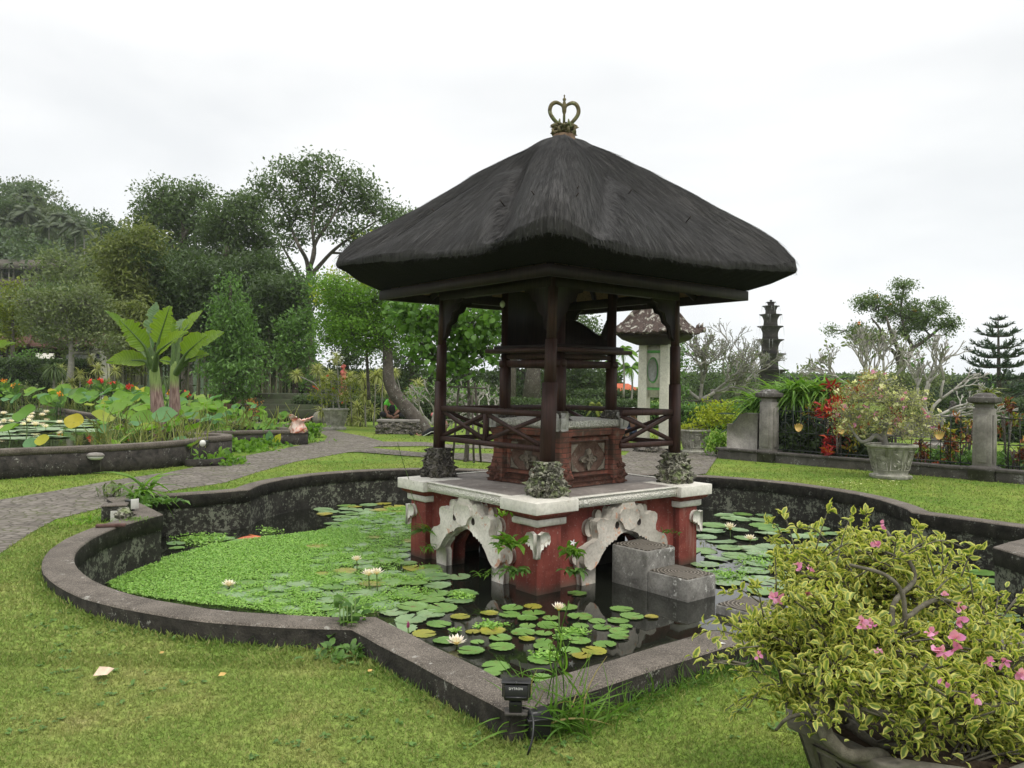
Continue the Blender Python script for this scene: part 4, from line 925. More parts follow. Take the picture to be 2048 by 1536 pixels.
def spiky(name, label, cat, px, py, D, rpx, lmat, stem=None, n=70, group=None, droop=.35, wd=.028, stemr=.02, up=.25):
    c = at(px, py, D); r = rpx*D/FPX; base = at(*stem[-1], D) if stem else c-np.array([0, 0, r*.4])
    root = thing(name, label, cat, base, 0, group)
    mb = MB(); d = rdir(n, up); scatter(mb, np.repeat(c[None], n, 0)+d*r*.06, d, np.array([0, 0, 1.])+rdir(n)*.2, r*rng.uniform(.75, 1.12, n), blade(5, wd*1.7, droop, .01), rng.random(n)); mb.build('leaf_rosette', lmat, root, loc=base)
    if stem:
        mb = MB(); tube(mb, curve([c]+[at(*s, D) for s in stem], 8), stemr, 6); mb.build('stem', M['barkp'], root, True, loc=base)
    return root
def ring_px(cx, cy, rx, ry, n): return [(cx+rx*math.cos(t), cy+ry*math.sin(t)) for t in np.linspace(0, 2*math.pi, n, endpoint=False)]
c1 = lambda l: [(x*.3418, 340+y*.3418, rx*.3418, ry*.3418) for x, y, rx, ry in l]
c5 = lambda l: [(1400+x*.3164, 540+y*.3164, rx*.3164, ry*.3164) for x, y, rx, ry in l]

# ------------------------------------------------------------------ hill behind on the left
def hill():
    xs = np.linspace(-150, -26, 50); ys = np.linspace(75, 190, 40); X, Y = np.meshgrid(xs, ys)
    ridge = np.interp(X, [-150, -82, -66, -54, -44, -30, -26], [40, 27, 20, 13, 5, .5, -1]); f = np.clip((Y-75)/27, 0, 1); f = f*f*(3-2*f)
    Z = ridge*f-.5
    V = np.stack([X, Y, Z], -1).reshape(-1, 3); i = np.arange(39)[:, None]*50+np.arange(49)[None]; F = np.stack([i, i+1, i+51, i+50], -1).reshape(-1, 4)
    mb = MB(); mb.add(V, F); o = mb.build('hill', plain('hill_undergrowth', (.030, .048, .022), .95, .1, .3, .3, 0), smooth=True); struct(o)
    def zf(x, y): 
        r = np.interp(x, [-150, -82, -66, -54, -44, -30, -26], [40, 27, 20, 13, 5, .5, -1]); g = min(max((y-75)/27, 0), 1); return r*g*g*(3-2*g)-.5
    return zf
HZ = hill()
def protoree(k, mat, n=2200, ls=.5):
    """one hillside tree, built once and copied"""
    root = thing('hillside_tree', 'x', 'tree', (0, 0, 0), 0, 'trees on the hillside')
    mb = MB(); tube(mb, curve([(0, 0, -.6), (.15, 0, 2), (0, .1, 4.5)], 6), [.25, .2, .1], 7); mb.build('trunk', M['barkd'], root, True)
    C = []; R = random.Random(k)
    for i in range(9): C.append((np.array([R.uniform(-2.2, 2.2), R.uniform(-2.2, 2.2), R.uniform(2.2, 6.6)]), R.uniform(1.1, 2.0)))
    P = []; 
    for c, r in C: m = n//9//10; P.append(np.repeat(c+rdir(m)*(rng.random(m)**.35)[:, None]*r*[1.1, 1.1, .8], 10, 0))
    P = np.concatenate(P); P = P+rng.normal(0, .3, P.shape); nn = len(P)
    mb = MB(); scatter(mb, P, rdir(nn, .2), rdir(nn, 1), ls*rng.uniform(.6, 1.2, nn), T2, np.clip(np.repeat(rng.random(nn//10), 10)*.6+rng.random(nn)*.4, 0, 1)); mb.build('crown', mat, root); return root
hp = [protoree(1, M['lv_hill']), protoree(2, M['lv_hill']), protoree(3, M['lv_hill2']), protoree(4, M['lv_dark'])]
hlab = ['round dark green tree crowded on the left hillside', 'uneven dark green tree crowded on the left hillside', 'lighter green tree standing among the hillside forest', 'blackish green tree in the shade of the hillside forest']
hspots = [(px, py, D) for px, py, D in [(x, y, None) for x in range(-420, 300, 24) for y in range(420, 640, 22)]]
used = [0]*4
for px, py, _ in hspots:
    px += rng.uniform(-12, 12); py += rng.uniform(-10, 10)
    ridge = np.interp(px, [-420, 0, 60, 120, 170, 220, 260, 300], [330, 385, 400, 425, 455, 470, 520, 570])
    if py < ridge+58: continue
    hit = None                                            # distance where this sight line meets the hill
    for D in np.arange(80, 150, 1.):
        p = at(px, py, D)
        if HZ(p[0], p[1]) >= p[2]-1.0: hit = p; break
    if hit is None: continue
    k = int(rng.choice(4, p=[.36, .3, .2, .14])); s = rng.uniform(.8, 1.2)*hit[1]/112
    p = (hit[0], hit[1], HZ(hit[0], hit[1])-.3)
    if used[k] == 0: o = hp[k]; o.location = p; o.rotation_euler = (0, 0, rng.uniform(0, 6)); o.scale = (s, s, s); o['label'] = hlab[k]
    else: dup(hp[k], p, rng.uniform(0, 6), s, hlab[k])
    used[k] += 1
for px, py, D in ((8, 500, 90), (35, 505, 89), (62, 508, 90), (88, 500, 88), (112, 505, 88), (138, 500, 88), (160, 505, 87), (182, 508, 87), (20, 480, 92), (75, 485, 91), (125, 480, 90), (170, 490, 88), (200, 515, 87), (50, 480, 93), (225, 530, 88), (150, 478, 90), (100, 478, 92), (205, 495, 90)):
    k = int(rng.choice(4, p=[.36, .3, .2, .14])); q = at(px, py, D); zt0 = HZ(q[0], q[1]); s_ = max(.5, (q[2]+1.5-zt0)/7.5); s_ = min(s_, 1.25); dup(hp[k], (q[0], q[1], zt0-.3), rng.uniform(0, 6), s_, hlab[k])
def palm(px, py, D, rpx, trunk_px, label, lmat=None, group='coconut palms on the hillside', n=22, base=None, tr=.10, name='coconut_palm'):
    c = at(px, py, D); r = rpx*D/FPX; b = at(px+rng.uniform(-.1, .1)*rpx, py+trunk_px, D)
    if D > 80: b[2] = HZ(b[0], b[1])-.2
    root = thing(name, label, 'palm', b, 0, group)
    mb = MB(); tube(mb, curve([b, (b+c)/2+[r*.08, 0, 0], c], 8), [tr, tr*.8]+[tr*.7]*6, 7); mb.build('trunk', M['barkp'] if trunk_px > 20 else M['bark'], root, True, loc=b)
    mb = MB()
    for i in range(n):
        a = rng.uniform(0, 2*math.pi); e = rng.uniform(-.35, 1.1); d = np.array([math.cos(a)*math.cos(e), math.sin(a)*math.cos(e), math.sin(e)]); L = r*rng.uniform(.8, 1.15)
        t = np.linspace(0, 1, 12)[:, None]; rib = c+d*L*t*[1, 1, 1]+np.array([0, 0, -1])*L*.55*t**2.2
        T = np.gradient(rib, axis=0); T = unit(T); side = unit(np.cross(T, [0, 0, 1])); m = 12; tube(mb, rib, np.linspace(.03, .008, 12)*r/2.2, 4, cap=False)
        for s_ in (-1, 1):
            for rep in (0, .5):
                w_ = np.sin(np.clip(t[1:, 0], 0.05, 1)*2.7)*L*.30+.02; scatter(mb, rib[1:]+T[1:]*L/12*rep, side[1:]*s_+T[1:]*.5-np.array([0, 0, .55]), np.repeat([[0, 0, 1.]], 11, 0), w_, blade(2, .11, .3), np.full(11, rng.random()))
    mb.build('crown', lmat or M['lv_palm'], root, loc=b); return root
for i, (px, py, D, r, tl) in enumerate([(52, 425, 96, 38, 60), (98, 452, 92, 32, 55), (150, 448, 93, 30, 45), (45, 395, 100, 30, 60), (168, 462, 92, 24, 35), (12, 445, 94, 26, 45), (120, 432, 97, 24, 50), (66, 398, 101, 26, 50)]):
    palm(px, py, D, r, tl, ['pale palm spreading broad fronds near the hilltop', 'slender palm with long bare pale trunk standing on the hillside', 'palm with drooping fronds on the hill skyline', 'highest palm poking above the hilltop trees', 'small palm on the lower end of the hill skyline', 'palm half sunk among the hillside trees at far left', 'palm with upright fronds between the tall hillside palms', 'thin palm behind the crest of the hill'][i])
for px, py, h in ((18, 528, 32), (48, 530, 30), (85, 532, 40)):
    palm(px, py, 84, 12, h, {18: 'small slim palm at the left end of the hillside building', 48: 'small slim palm before the middle of the hillside building', 85: 'yellowish slim palm at the right end of the hillside building'}[px], M['lv_hill2'], 'slim palms before the hillside building', 14, tr=.07, name='slim_palm')
# thin crowned skyline trees on the hilltop
tree('skyline_tree', 'thin airy tree with see through crown on the hilltop', 'tree', 122, [(62, 430), (60, 400), (58, 375)], .22, [(35, 370, 14, 12), (65, 372, 16, 10), (48, 385, 16, 10), (90, 380, 16, 9), (110, 395, 14, 9)], 900, .5, M['lv_hill2'], M['bark'], per=8)
tree('skyline_tree', 'layered dark tree with flat tiers at the right end of the hill skyline', 'tree', 105, [(205, 490), (204, 450), (203, 432)], .2, [(204, 432, 10, 5), (200, 445, 18, 6), (215, 452, 18, 6), (205, 465, 24, 8), (222, 480, 18, 12)], 1100, .45, M['lv_dark'], M['bark'], per=10)
# long building on the hill
D0 = 86; p0 = at(-30, 575, D0); p1 = at(122, 578, D0); ln = p1[0]-p0[0]
t = thing('hillside_building', 'long low thatched building with open front on the hillside', 'building', ((p0+p1)/2).tolist())
mb = MB(); box(mb, (0, 0, .35), (ln, 3.4, .9)); box(mb, (0, 1.2, 1.1), (ln, .2, 1.6)); mb.build('wall', plain('hill_house_wall', (.10, .085, .06)), t)
mb = MB(); box(mb, (0, -.2, -2.4), (ln+1, 4, 4.6)); mb.build('terrace_base', M['lv_dark'] if 0 else plain('terrace_bank', (.05, .06, .03)), t)
mb = MB(); rings(mb, [[(x, -2.3, 1.75), (x, 0, 3.1), (x, 2.3, 1.75), (x, 0, 2.9)] for x in (-ln/2-.6, ln/2+.6)]); mb.build('roof', plain('weathered_thatch', (.085, .075, .06), .95), t)
for x in np.linspace(-ln/2+.3, ln/2-.3, 7): mb = MB(); box(mb, (x, -1.6, 1.2), (.16, .16, 1.7)); mb.build('pillar', M['pillar'], t)

# ------------------------------------------------------------------ big trees behind
tree('tall_tree', 'tall round crowned grey green tree with forked pale trunk beside the hill', 'tree', 54,
     [(372, 800), (370, 640), (369, 560), (368, 500)], .42, c1([(950, 150, 140, 90), (1140, 150, 130, 85), (870, 280, 95, 110), (990, 290, 130, 90), (1080, 250, 90, 80), (870, 420, 85, 50), (1020, 430, 110, 70), (1130, 330, 90, 90), (1100, 500, 140, 70), (960, 520, 90, 50)]), 13500, .25, M['lv_big'], M['bark'], per=12, twig=.25, forks=[[(369, 531), (362, 477), (342, 453), (318, 419)], [(369, 531), (367, 477), (386, 449), (407, 415)], [(369, 545), (355, 501), (321, 484), (291, 470)], [(369, 504), (366, 456), (362, 408)]])
tree('tall_tree', 'dark wide tree between the round crowned tree and the airy tree', 'tree', 52,
     [(455, 800), (452, 640), (450, 570), (448, 500)], .38, c1([(1300, 270, 110, 90), (1400, 200, 90, 70), (1250, 380, 110, 90), (1370, 400, 120, 100), (1480, 300, 100, 100), (1540, 420, 110, 80), (1400, 520, 130, 60), (1560, 530, 90, 60), (1240, 520, 110, 70), (1490, 180, 70, 60)]), 13500, .25, M['lv_big'], M['bark'], per=12, twig=.25, forks=[[(448, 531), (455, 501), (441, 466), (420, 443)], [(448, 531), (458, 501), (475, 463), (492, 422)], [(451, 552), (485, 518), (526, 494)]])
tree('tall_tree', 'tallest airy tree with forking branches rising left of the thatched roof', 'tree', 48,
     [(622, 800), (619, 660), (615, 600), (617, 560), (618, 540)], .30, [(530, 368, 32, 22), (585, 340, 45, 26), (640, 325, 42, 22), (560, 395, 40, 22), (690, 360, 48, 28), (610, 375, 40, 26), (725, 385, 40, 26), (600, 420, 50, 26), (665, 410, 50, 28), (740, 415, 50, 26), (790, 430, 44, 24), (560, 450, 40, 22), (700, 465, 46, 26), (640, 455, 40, 24), (770, 462, 42, 22), (815, 440, 30, 22), (730, 500, 40, 20), (585, 480, 30, 18)], 13000, .24, M['lv_big'], M['bark'], per=12, twig=.35, limbr=.6, forks=[[(617, 545), (625, 518), (632, 484), (660, 443), (684, 402)], [(617, 545), (612, 518), (595, 487), (578, 443), (561, 402)], [(617, 559), (639, 531), (667, 501), (704, 473), (752, 443)], [(615, 576), (602, 559), (581, 521), (561, 487)], [(620, 538), (629, 504), (625, 453), (632, 381)]])
def bamboo(label, D, x0, x1, ybase, top, n, mat, leafn, seed, lean=.25, ls=.34):
    b = at((x0+x1)/2, ybase, D); root = thing('bamboo_clump', label, 'bamboo', b, 0, 'bamboo clumps behind the lotus ponds'); mb = MB(); P = []; wdt = (x1-x0)*D/FPX
    for i in range(n):
        o = b+np.array([rng.uniform(-.45, .45)*wdt, rng.uniform(-.3, .3)*wdt, 0]); h = rng.uniform(.7, 1.08)*(ybase-top)*D/FPX
        a = rng.uniform(0, 6.3); d = np.array([math.cos(a), math.sin(a), 0])*h*lean*rng.uniform(.3, 1.3); c = curve([o, o+[0, 0, h*.5]+d*.15, o+[0, 0, h*.9]+d*.6, o+[0, 0, h*.96]+d*1.1], 10); tube(mb, c, np.linspace(.055, .008, 10), 5, cap=False)
        t = rng.random(leafn//n)**.6*.82+.16; q = c[np.clip((t*9).astype(int), 0, 8)]; P.append(q+(c[np.clip((t*9).astype(int)+1, 0, 9)]-q)*rng.random((len(t), 1))+rng.normal(0, h*.055, (len(t), 3)))
    mb.build('culms', M['bambo'], root, True, loc=b); P = np.concatenate(P); P = np.repeat(P, 5, 0)+rng.normal(0, .14, (len(P)*5, 3)); m = len(P); d = rdir(m); d[:, 2] = -np.abs(d[:, 2])*.9
    mb = MB(); scatter(mb, P, d, rdir(m, 1), ls*rng.uniform(.6, 1.2, m), (T2[0]*[1, .55, 1], T2[1], T2[2]), np.clip(np.repeat(rng.random(m//5), 5)*.6+rng.random(m)*.4, 0, 1)); mb.build('foliage', mat, root, loc=b)
bamboo('dark dense bamboo clump behind the banana plants', 42, 290, 420, 790, 520, 26, M['lv_dark'], 3600, 1)
bamboo('dark bamboo clump with bare lower canes beside the stone terrace', 41, 505, 600, 790, 560, 26, M['lv_dark'], 2600, 2, .18)
bamboo('dark bamboo clump just left of the cone shaped tree', 44, 400, 520, 795, 530, 24, M['lv_dark'], 3200, 3)
bamboo('olive feathery bamboo spilling down right below the hill', 40, 222, 292, 770, 480, 26, M['lv_olive'], 3000, 4, .10)
bamboo('small yellowish bamboo behind the white gable', 36, 232, 272, 780, 600, 14, M['lv_olive'], 1200, 5, .2)
tree('garden_tree', 'dusty grey green tree with pale crooked limbs behind the tiled houses', 'tree', 34, [(140, 765), (143, 700), (135, 640)], .14,
     [(120, 610, 50, 35), (170, 600, 50, 35), (80, 640, 40, 30), (140, 650, 50, 30), (195, 640, 45, 35), (110, 690, 35, 18), (165, 680, 40, 22), (60, 600, 40, 25), (225, 690, 30, 25)], 8000, .16, M['lv_greyg'], M['barkp'], per=10, twig=.5, limbr=.6)
tree('garden_tree', 'yellow green oval tree at far left below the hillside building', 'tree', 40, [(25, 740), (25, 680), (25, 620)], .12,
     [(28, 580, 18, 20), (15, 610, 26, 24), (38, 615, 24, 24), (25, 650, 36, 26), (10, 680, 30, 24)], 2800, .19, M['lv_ygr'], M['bark'], per=10)
tree('garden_tree', 'pale green shrubby tree on the slope between hill and olive bamboo', 'tree', 60, [(180, 720), (180, 640), (180, 580)], .2,
     [(110, 520, 40, 18), (150, 545, 45, 22), (190, 560, 45, 25), (200, 520, 30, 20), (90, 560, 36, 20), (225, 580, 40, 30)], 4200, .30, M['lv_greyg'], M['bark'], per=10)
tree('garden_tree', 'small dull green tree hiding the wall below the dusty tree', 'tree', 45, [(60, 740), (60, 700), (60, 640)], .14,
     [(70, 600, 36, 22), (100, 590, 40, 22), (50, 650, 30, 20), (85, 670, 32, 18)], 2200, .24, M['lv_big'], M['bark'], per=10)
tree('cone_tree', 'cone shaped broad leaved green tree behind the lotus ponds', 'tree', 31, [(465, 808), (463, 740), (461, 640), (461, 570)], .12,
     [(460, 556, 10, 12), (461, 580, 20, 16), (455, 606, 30, 20), (475, 620, 28, 20), (445, 645, 30, 24), (480, 655, 32, 24), (462, 640, 36, 26), (440, 690, 36, 26), (488, 695, 38, 28), (464, 685, 46, 30), (440, 740, 40, 26), (492, 745, 42, 28), (465, 740, 50, 30), (450, 782, 34, 16), (490, 785, 36, 14)], 9500, .16, M['lv_mid'], M['bark'], per=9, tpl=t6(.20, .25, .05), hang=.7, up=0)
tree('shade_tree', 'dark bushy tree right of the cone shaped tree near the terrace', 'tree', 36, [(590, 800), (592, 720), (596, 640)], .14,
     [(585, 660, 30, 30), (615, 640, 26, 30), (575, 710, 32, 30), (610, 700, 30, 30), (600, 750, 30, 20), (632, 590, 16, 24), (625, 560, 14, 20)], 3600, .2, M['lv_mid'], M['barkd'], per=10)
# dark wood behind the pavilion
for i, (x, y, r, D, top, lab, mat_) in enumerate([
    (690, 700, 55, 46, 600, 'dark tree filling the gap behind the leaning tree', 'lv_dark'), (820, 690, 60, 46, 590, 'dark tree seen beyond the young broad leaved tree', 'lv_dark'),
    (930, 700, 65, 48, 590, 'dark tree seen between the left pavilion posts', 'lv_dark'), (1050, 705, 60, 47, 610, 'deep green tree behind the shrine frame', 'lv_dark'),
    (1165, 690, 52, 50, 615, 'grey green tree rising behind the carved backboard', 'lv_big'), (1165, 760, 60, 46, 700, 'dark tree low behind the altar', 'lv_dark'),
    (1335, 740, 24, 40, 690, 'narrow green tree just behind the white gate posts', 'lv_mid'), (1400, 765, 75, 60, 715, 'wide green tree behind the bare spreading tree', 'lv_big'),
    (1480, 775, 45, 62, 725, 'pale green tree beside the fountain tower', 'lv_hill2')]):
    tree('woodland_tree', lab, 'tree', D, [(x, 805), (x+3, 760), (x+4, y)], .22, [(x+rng.uniform(-.6, .6)*r, y+rng.uniform(-1, .9)*(y-top)*.8, r*.55, r*.42) for _ in range(9)]+[(x, top+12, r*.4, 16), (x-r*.5, 785, r*.5, 18), (x+r*.5, 785, r*.5, 18)], 4200, .23, M[mat_], M['barkd'], 'woodland behind the pavilion', per=10, twig=.15)
for px, D, w_ in ((1062, 44, .5), (1018, 40, .3)):
    p = at(px, 815, D); t = thing('tree_trunk', {1062: 'thick pale tree trunk standing behind the near pavilion post', 1018: 'thinner grey trunk behind the left shrine post'}[px], 'tree trunk', p); mb = MB(); tube(mb, [(0, 0, -.3), (.1, 0, 2), (.5, 0, 5), (.6, .2, 7.5)], [w_*1.2, w_*.8, w_*.7, w_*.5], 12); mb.build('trunk', M['bark'], t, True)
    mb = MB(); P = rng.normal(0, .8, (500, 3))+[.6, .2, 8]; scatter(mb, P, rdir(500), rdir(500, 1), .3, T2, rng.random(500)); mb.build('crown', M['lv_dark'], t)
for i, (px, py, r, tl) in enumerate([(1245, 700, 30, 95), (1262, 735, 30, 70), (1228, 725, 26, 75), (1288, 700, 18, 90)]):
    palm(px, py, 36+i, r, tl, ['tallest light green feathery palm behind the right shrine post', 'light green palm with low fronds over the orange roof', 'light green palm hidden behind the shrine shelf', 'dark drooping palm left of the white gate post'][i], M['lv_brt'] if i < 3 else M['lv_dark'], 'feathery palms behind the pavilion', 16, tr=.06, name='feather_palm')
palm(1190, 812, 30, 22, 14, 'small pale palm low behind the altar', M['lv_ygr'], None, 14, tr=.05, name='feather_palm')
# ------------------------------------------------------------------ leaning tree with bright crown
tree('leaning_tree', 'bright green tree with bent leaning trunk over the two resting men', 'tree', 24,
     [(852, 874), (838, 845), (812, 815), (788, 785), (777, 755), (776, 728), (772, 695), (745, 655), (720, 625)], .235,
     [(690, 585, 50, 28), (770, 620, 46, 34), (785, 570, 40, 24), (705, 600, 50, 30), (740, 640, 55, 36), (670, 620, 38, 34), (690, 660, 40, 26), (660, 655, 34, 24), (750, 600, 40, 30), (720, 690, 44, 20), (765, 670, 34, 26), (650, 680, 28, 14), (690, 630, 40, 30), (770, 690, 44, 26), (715, 655, 60, 34), (800, 650, 40, 34), (660, 570, 36, 22)], 27000, .085, M['lv_shade'], M['bark'], per=12, cl=3.4, twig=.2, limbr=.35)
tree('feathery_tree', 'yellow green feathery young tree at the left tip of the thatched roof', 'tree', 25, [(738, 800), (733, 700), (728, 600), (722, 560)], .05,
     [(742, 482, 28, 12), (705, 520, 24, 10), (680, 555, 36, 18), (735, 560, 40, 20), (650, 590, 26, 18), (760, 500, 24, 14), (715, 580, 46, 16), (775, 540, 26, 18), (765, 470, 20, 8)], 3000, .10, M['lv_yel'], M['bark'], per=10, twig=.3, limbr=.5)
# young broad-leaved tree tied to stakes
D = 15.4
tree('young_tree', 'young tree with large heart shaped leaves supported by stakes behind the railing', 'tree', D, [(932, 930), (935, 870), (938, 800), (935, 740)], .05,
     [(830, 630, 42, 34), (800, 620, 20, 24), (880, 640, 46, 36), (940, 650, 50, 40), (985, 640, 26, 40), (860, 700, 40, 28), (920, 705, 46, 30), (975, 700, 28, 24), (900, 735, 40, 14)], 2500, .125, M['lv_broad'], M['bark'], per=5, cl=2.6, tpl=t6(.40, .2, .10), twig=.8, hang=.35, up=0, limbr=.5)
for i, (a, b) in enumerate((((905, 928), (918, 770)), ((962, 925), (950, 765)), ((948, 935), (944, 790)))):
    mb = MB(); q = at(*a, D-.1*i); tube(mb, [q, at(*b, D-.1*i)], .022, 7); o = mb.build('support_stake', M['bark'], None, True, loc=q); tag(o, ['left leaning wooden stake beside the young tree', 'right wooden stake beside the young tree', 'upright wooden stake in front of the young tree'][i], 'stake', 'stakes holding the young tree')
mb = MB(); q = at(897, 773, D-.2); tube(mb, [q, at(972, 777, D-.2)], .018, 6); tag(mb.build('cross_stake', M['bark'], None, True, loc=q), 'horizontal stick tied across the stakes of the young tree', 'stake')

# ================================================================== lotus bed, banana plants, spiky plants, houses on the left
def lotus_mesh(k):
    R = random.Random(k); n = 22; rr = [0, .35, .75, 1.0]; V = [(0, 0, -.10)]; cup = R.uniform(.10, .26); wv_ = R.uniform(.04, .12); ph = R.uniform(0, 6); fold = R.uniform(0, .35)
    for r in rr[1:]:
        for i in range(n):
            a = 2*math.pi*i/n; z = -.10+cup*r*r+wv_*r*r*math.sin(3*a+ph)+.03*r*math.sin(7*a+ph)+fold*r*r*abs(math.cos(a))*.8; V.append((r*math.cos(a)*(1-.25*fold), r*math.sin(a), z))
    F = [[0, 1+i, 1+(i+1) % n] for i in range(n)]
    for q in range(2):
        b = 1+q*n
        F += [[b+i, b+n+i, b+n+(i+1) % n, b+(i+1) % n] for i in range(n)]
    mb = MB(); mb.add(np.array(V)*.5, F, [.05, .97, .3, .74, .93, .55, .87, .15, .72, .45][k]); return mb
LP = []
def lotus_leaf(px, py, D, rpx, zw, label, k=None, tilt=None):
    c = at(px, py, D); r = 1.75*rpx*D/FPX; k = int(rng.choice(10, p=[.17, .01, .16, .12, .015, .165, .04, .15, .07, .10])) if k is None else k
    t = thing('lotus_leaf', label, 'lotus leaf', (c[0]+rng.normal(0, .1), c[1]+rng.normal(0, .1), zw), 0, 'lotus leaves standing above the ponds')
    if len(LP) <= k:
        while len(LP) <= k: o = lotus_mesh(len(LP)).build('blade', M['lv_lotus'], t, True); LP.append(o); o.hide_render = False
        for o in LP[:-1]: pass
    src = LP[k]
    if src.parent is not t or src.get('used'): o = src.copy(); COL.objects.link(o)
    else: o = src
    o['used'] = 1; del o['used']; o.parent = t; src['used'] = 1
    tl = rng.normal(.55, .35) if tilt is None else tilt; o.location = c-np.array(t.location); o.scale = (r, r, r)
    o.rotation_euler = (tl, rng.normal(0, .3), rng.uniform(-1.2, 1.2))
    s_ = MB(); tube(s_, curve([(0, 0, -.1), ((o.location.x)*.3, o.location.y*.3, o.location.z*.5), o.location-Vector((0, 0, .02))], 6), .009, 5); s_.build('stalk', M['stalk'], t, True)
    return t
# the ten leaf blades are built under one hidden-free first row of leaves, then copied
for k in range(10):
    x, y, D, r = [(50, 828, 14.2, 23), (148, 842, 14.6, 18), (16, 858, 13.6, 23), (62, 888, 13.1, 15), (84, 880, 13.0, 14), (240, 820, 16.5, 24), (205, 835, 16, 22), (285, 838, 16, 22), (330, 832, 15.5, 25), (295, 858, 15, 20)][k]
    lab = ['large folded lotus leaf standing alone over the lily pads', 'yellow round lotus leaf leaning before the lily pads', 'broad lotus leaf at the left frame edge above the wall', 'bluish round lotus leaf low against the long wall', 'browning yellow lotus leaf just above the long wall', 'large lotus leaf left of the banana trunk', 'olive lotus leaf between the yellow leaf and banana trunk', 'bright upright lotus leaf touching the banana trunk', 'wide blue green lotus leaf in front of the banana trunk', 'flat lotus leaf under the banana plant near the wall'][k]
    t = thing('lotus_leaf', lab, 'lotus leaf', at(x, y, D)*[1, 1, 0]+[0, 0, .4], 0, 'lotus leaves standing above the ponds')
    o = lotus_mesh(k).build('blade', M['lv_lotus'], t, True); LP.append(o); o['used'] = 1
    c = at(x, y, D); rr_ = 2*r*D/FPX; o.location = c-np.array(t.location); o.scale = (rr_,)*3; o.rotation_euler = ([.75, .9, .35, .8, .8, .6, .5, .9, .45, .15][k], rng.normal(0, .2), rng.uniform(-.8, .8))
    s_ = MB(); tube(s_, curve([(0, 0, -.1), (.03, .02, o.location.z*.5), o.location-Vector((0, 0, .02))], 6), .009, 5); s_.build('stalk', M['stalk'], t, True)
def fill(poly, n, Df, r0, r1, label):
    xs = [p[0] for p in poly]; ys = [p[1] for p in poly]; m = 0
    while m < n:
        x, y = rng.uniform(min(xs), max(xs)), rng.uniform(min(ys), max(ys))
        if not inpoly(np.array(x), np.array(y), poly): continue
        D = Df(x, y); lotus_leaf(x, y, D, rng.uniform(r0, r1), .35, label); m += 1
fill([(-20, 770), (120, 780), (250, 772), (300, 776), (300, 805), (200, 815), (90, 800), (-20, 800)], 98, lambda x, y: 31-(y-770)*.12, 9, 16, 'far lotus leaf crowded in the bed behind the lily pads')
fill([(200, 800), (300, 790), (440, 792), (440, 850), (330, 862), (200, 850)], 72, lambda x, y: np.interp(y, [790, 862], [23, 14.8]), 11, 22, 'lotus leaf crowded round the foot of the banana plants')
fill([(400, 795), (470, 800), (540, 815), (600, 845), (590, 860), (420, 862)], 70, lambda x, y: np.interp(y, [795, 862], [23.2, 19.6])+0, 7, 13, 'lotus leaf in the channel behind the black wall')
fill([(200, 845), (400, 850), (395, 890), (300, 900), (210, 895)], 18, lambda x, y: np.interp(y, [845, 900], [15.5, 13.9]), 9, 17, 'low lotus leaf just behind the rounded wall end')
# stems and grasses crowding the lotus bed
mb = MB(); P = []
for n, poly, Df in ((240, [(180, 830), (420, 820), (410, 905), (220, 910)], lambda y: np.interp(y, [820, 910], [17, 13.8])), (150, [(400, 830), (600, 850), (590, 868), (420, 868)], lambda y: 19.5+rng.uniform(0, 1.5)), (350, [(-20, 800), (300, 800), (300, 822), (-20, 812)], lambda y: rng.uniform(28.6, 31))):
    k = 0
    while k < n:
        x, y = rng.uniform(-20, 610), rng.uniform(795, 912)
        if inpoly(np.array(x), np.array(y), poly): q = at(x, y, Df(y)); P.append([q[0], q[1], .38]); k += 1
P = np.array(P); D_ = rdir(len(P), 2.2); scatter(mb, P, D_, rdir(len(P)), rng.uniform(.25, .75, len(P)), blade(3, .018, .3), rng.random(len(P))); o = mb.build('pond_reeds', leafm('reed', pal((.10, .15, .03), (.25, .26, .08)), .3)); o['kind'] = 'stuff'
# lily pads and white flowers on the far lily pond
mbp = MB()
def pad_mesh(k, ser=.05):
    R = random.Random(100+k); n = 30; V = [(0, 0, 0)]; nt_ = R.uniform(.08, .16)
    for q, r in enumerate((.55, .97, 1.0)):
        for i in range(n+1):
            a = nt_+(2*math.pi-2*nt_)*i/n; s_ = 1+(ser*(1 if i % 2 else -1)+R.uniform(-.02, .02))*(q > 0); ed = .03*math.sin(2*a+k)+.02*math.sin(5*a+2*k)
            V.append((r*s_*math.cos(a), r*s_*math.sin(a), (0, .012+ed*.5, .045+ed)[q] if k % 3 == 0 else (0, .004+ed*.25, .012+ed*.35)[q]))
    m = n+1; F = [[0, 1+i, 2+i] for i in range(n)]
    for q in range(2): F += [[1+q*m+i, 1+q*m+m+i, 2+q*m+m+i, 2+q*m+i] for i in range(n)]
    mb = MB(); mb.add(np.array(V), F); return mb
PADS = {}
def pad(p, r, mat, label, group='lily pads on the pavilion pond', k=None):
    k = int(rng.integers(0, 6)) if k is None else k
    if (k, mat) not in PADS:
        o = pad_mesh(k).build('lily_pad', M[mat], None, True); PADS[(k, mat)] = o
    else: o = PADS[(k, mat)].copy(); COL.objects.link(o)
    o.location = (p[0], p[1], p[2]+rng.uniform(.004, .013)); o.scale = (r, r, min(r, .2)); o.rotation_euler = (rng.normal(0, .025), rng.normal(0, .025), rng.uniform(0, 6.3))
    return tag(o, label, 'lily pad', group)
for i in range(85):
    x, y = rng.uniform(-60, 235), rng.uniform(818, 880)
    if x > 120 and y > 862: continue
    p = gr(x, y, .402); 
    if p[1] < 13.6: continue
    pad(p, rng.uniform(.22, .4), 'pads', 'far pale lily pad floating on the walled pond at left', 'lily pads on the left pond')
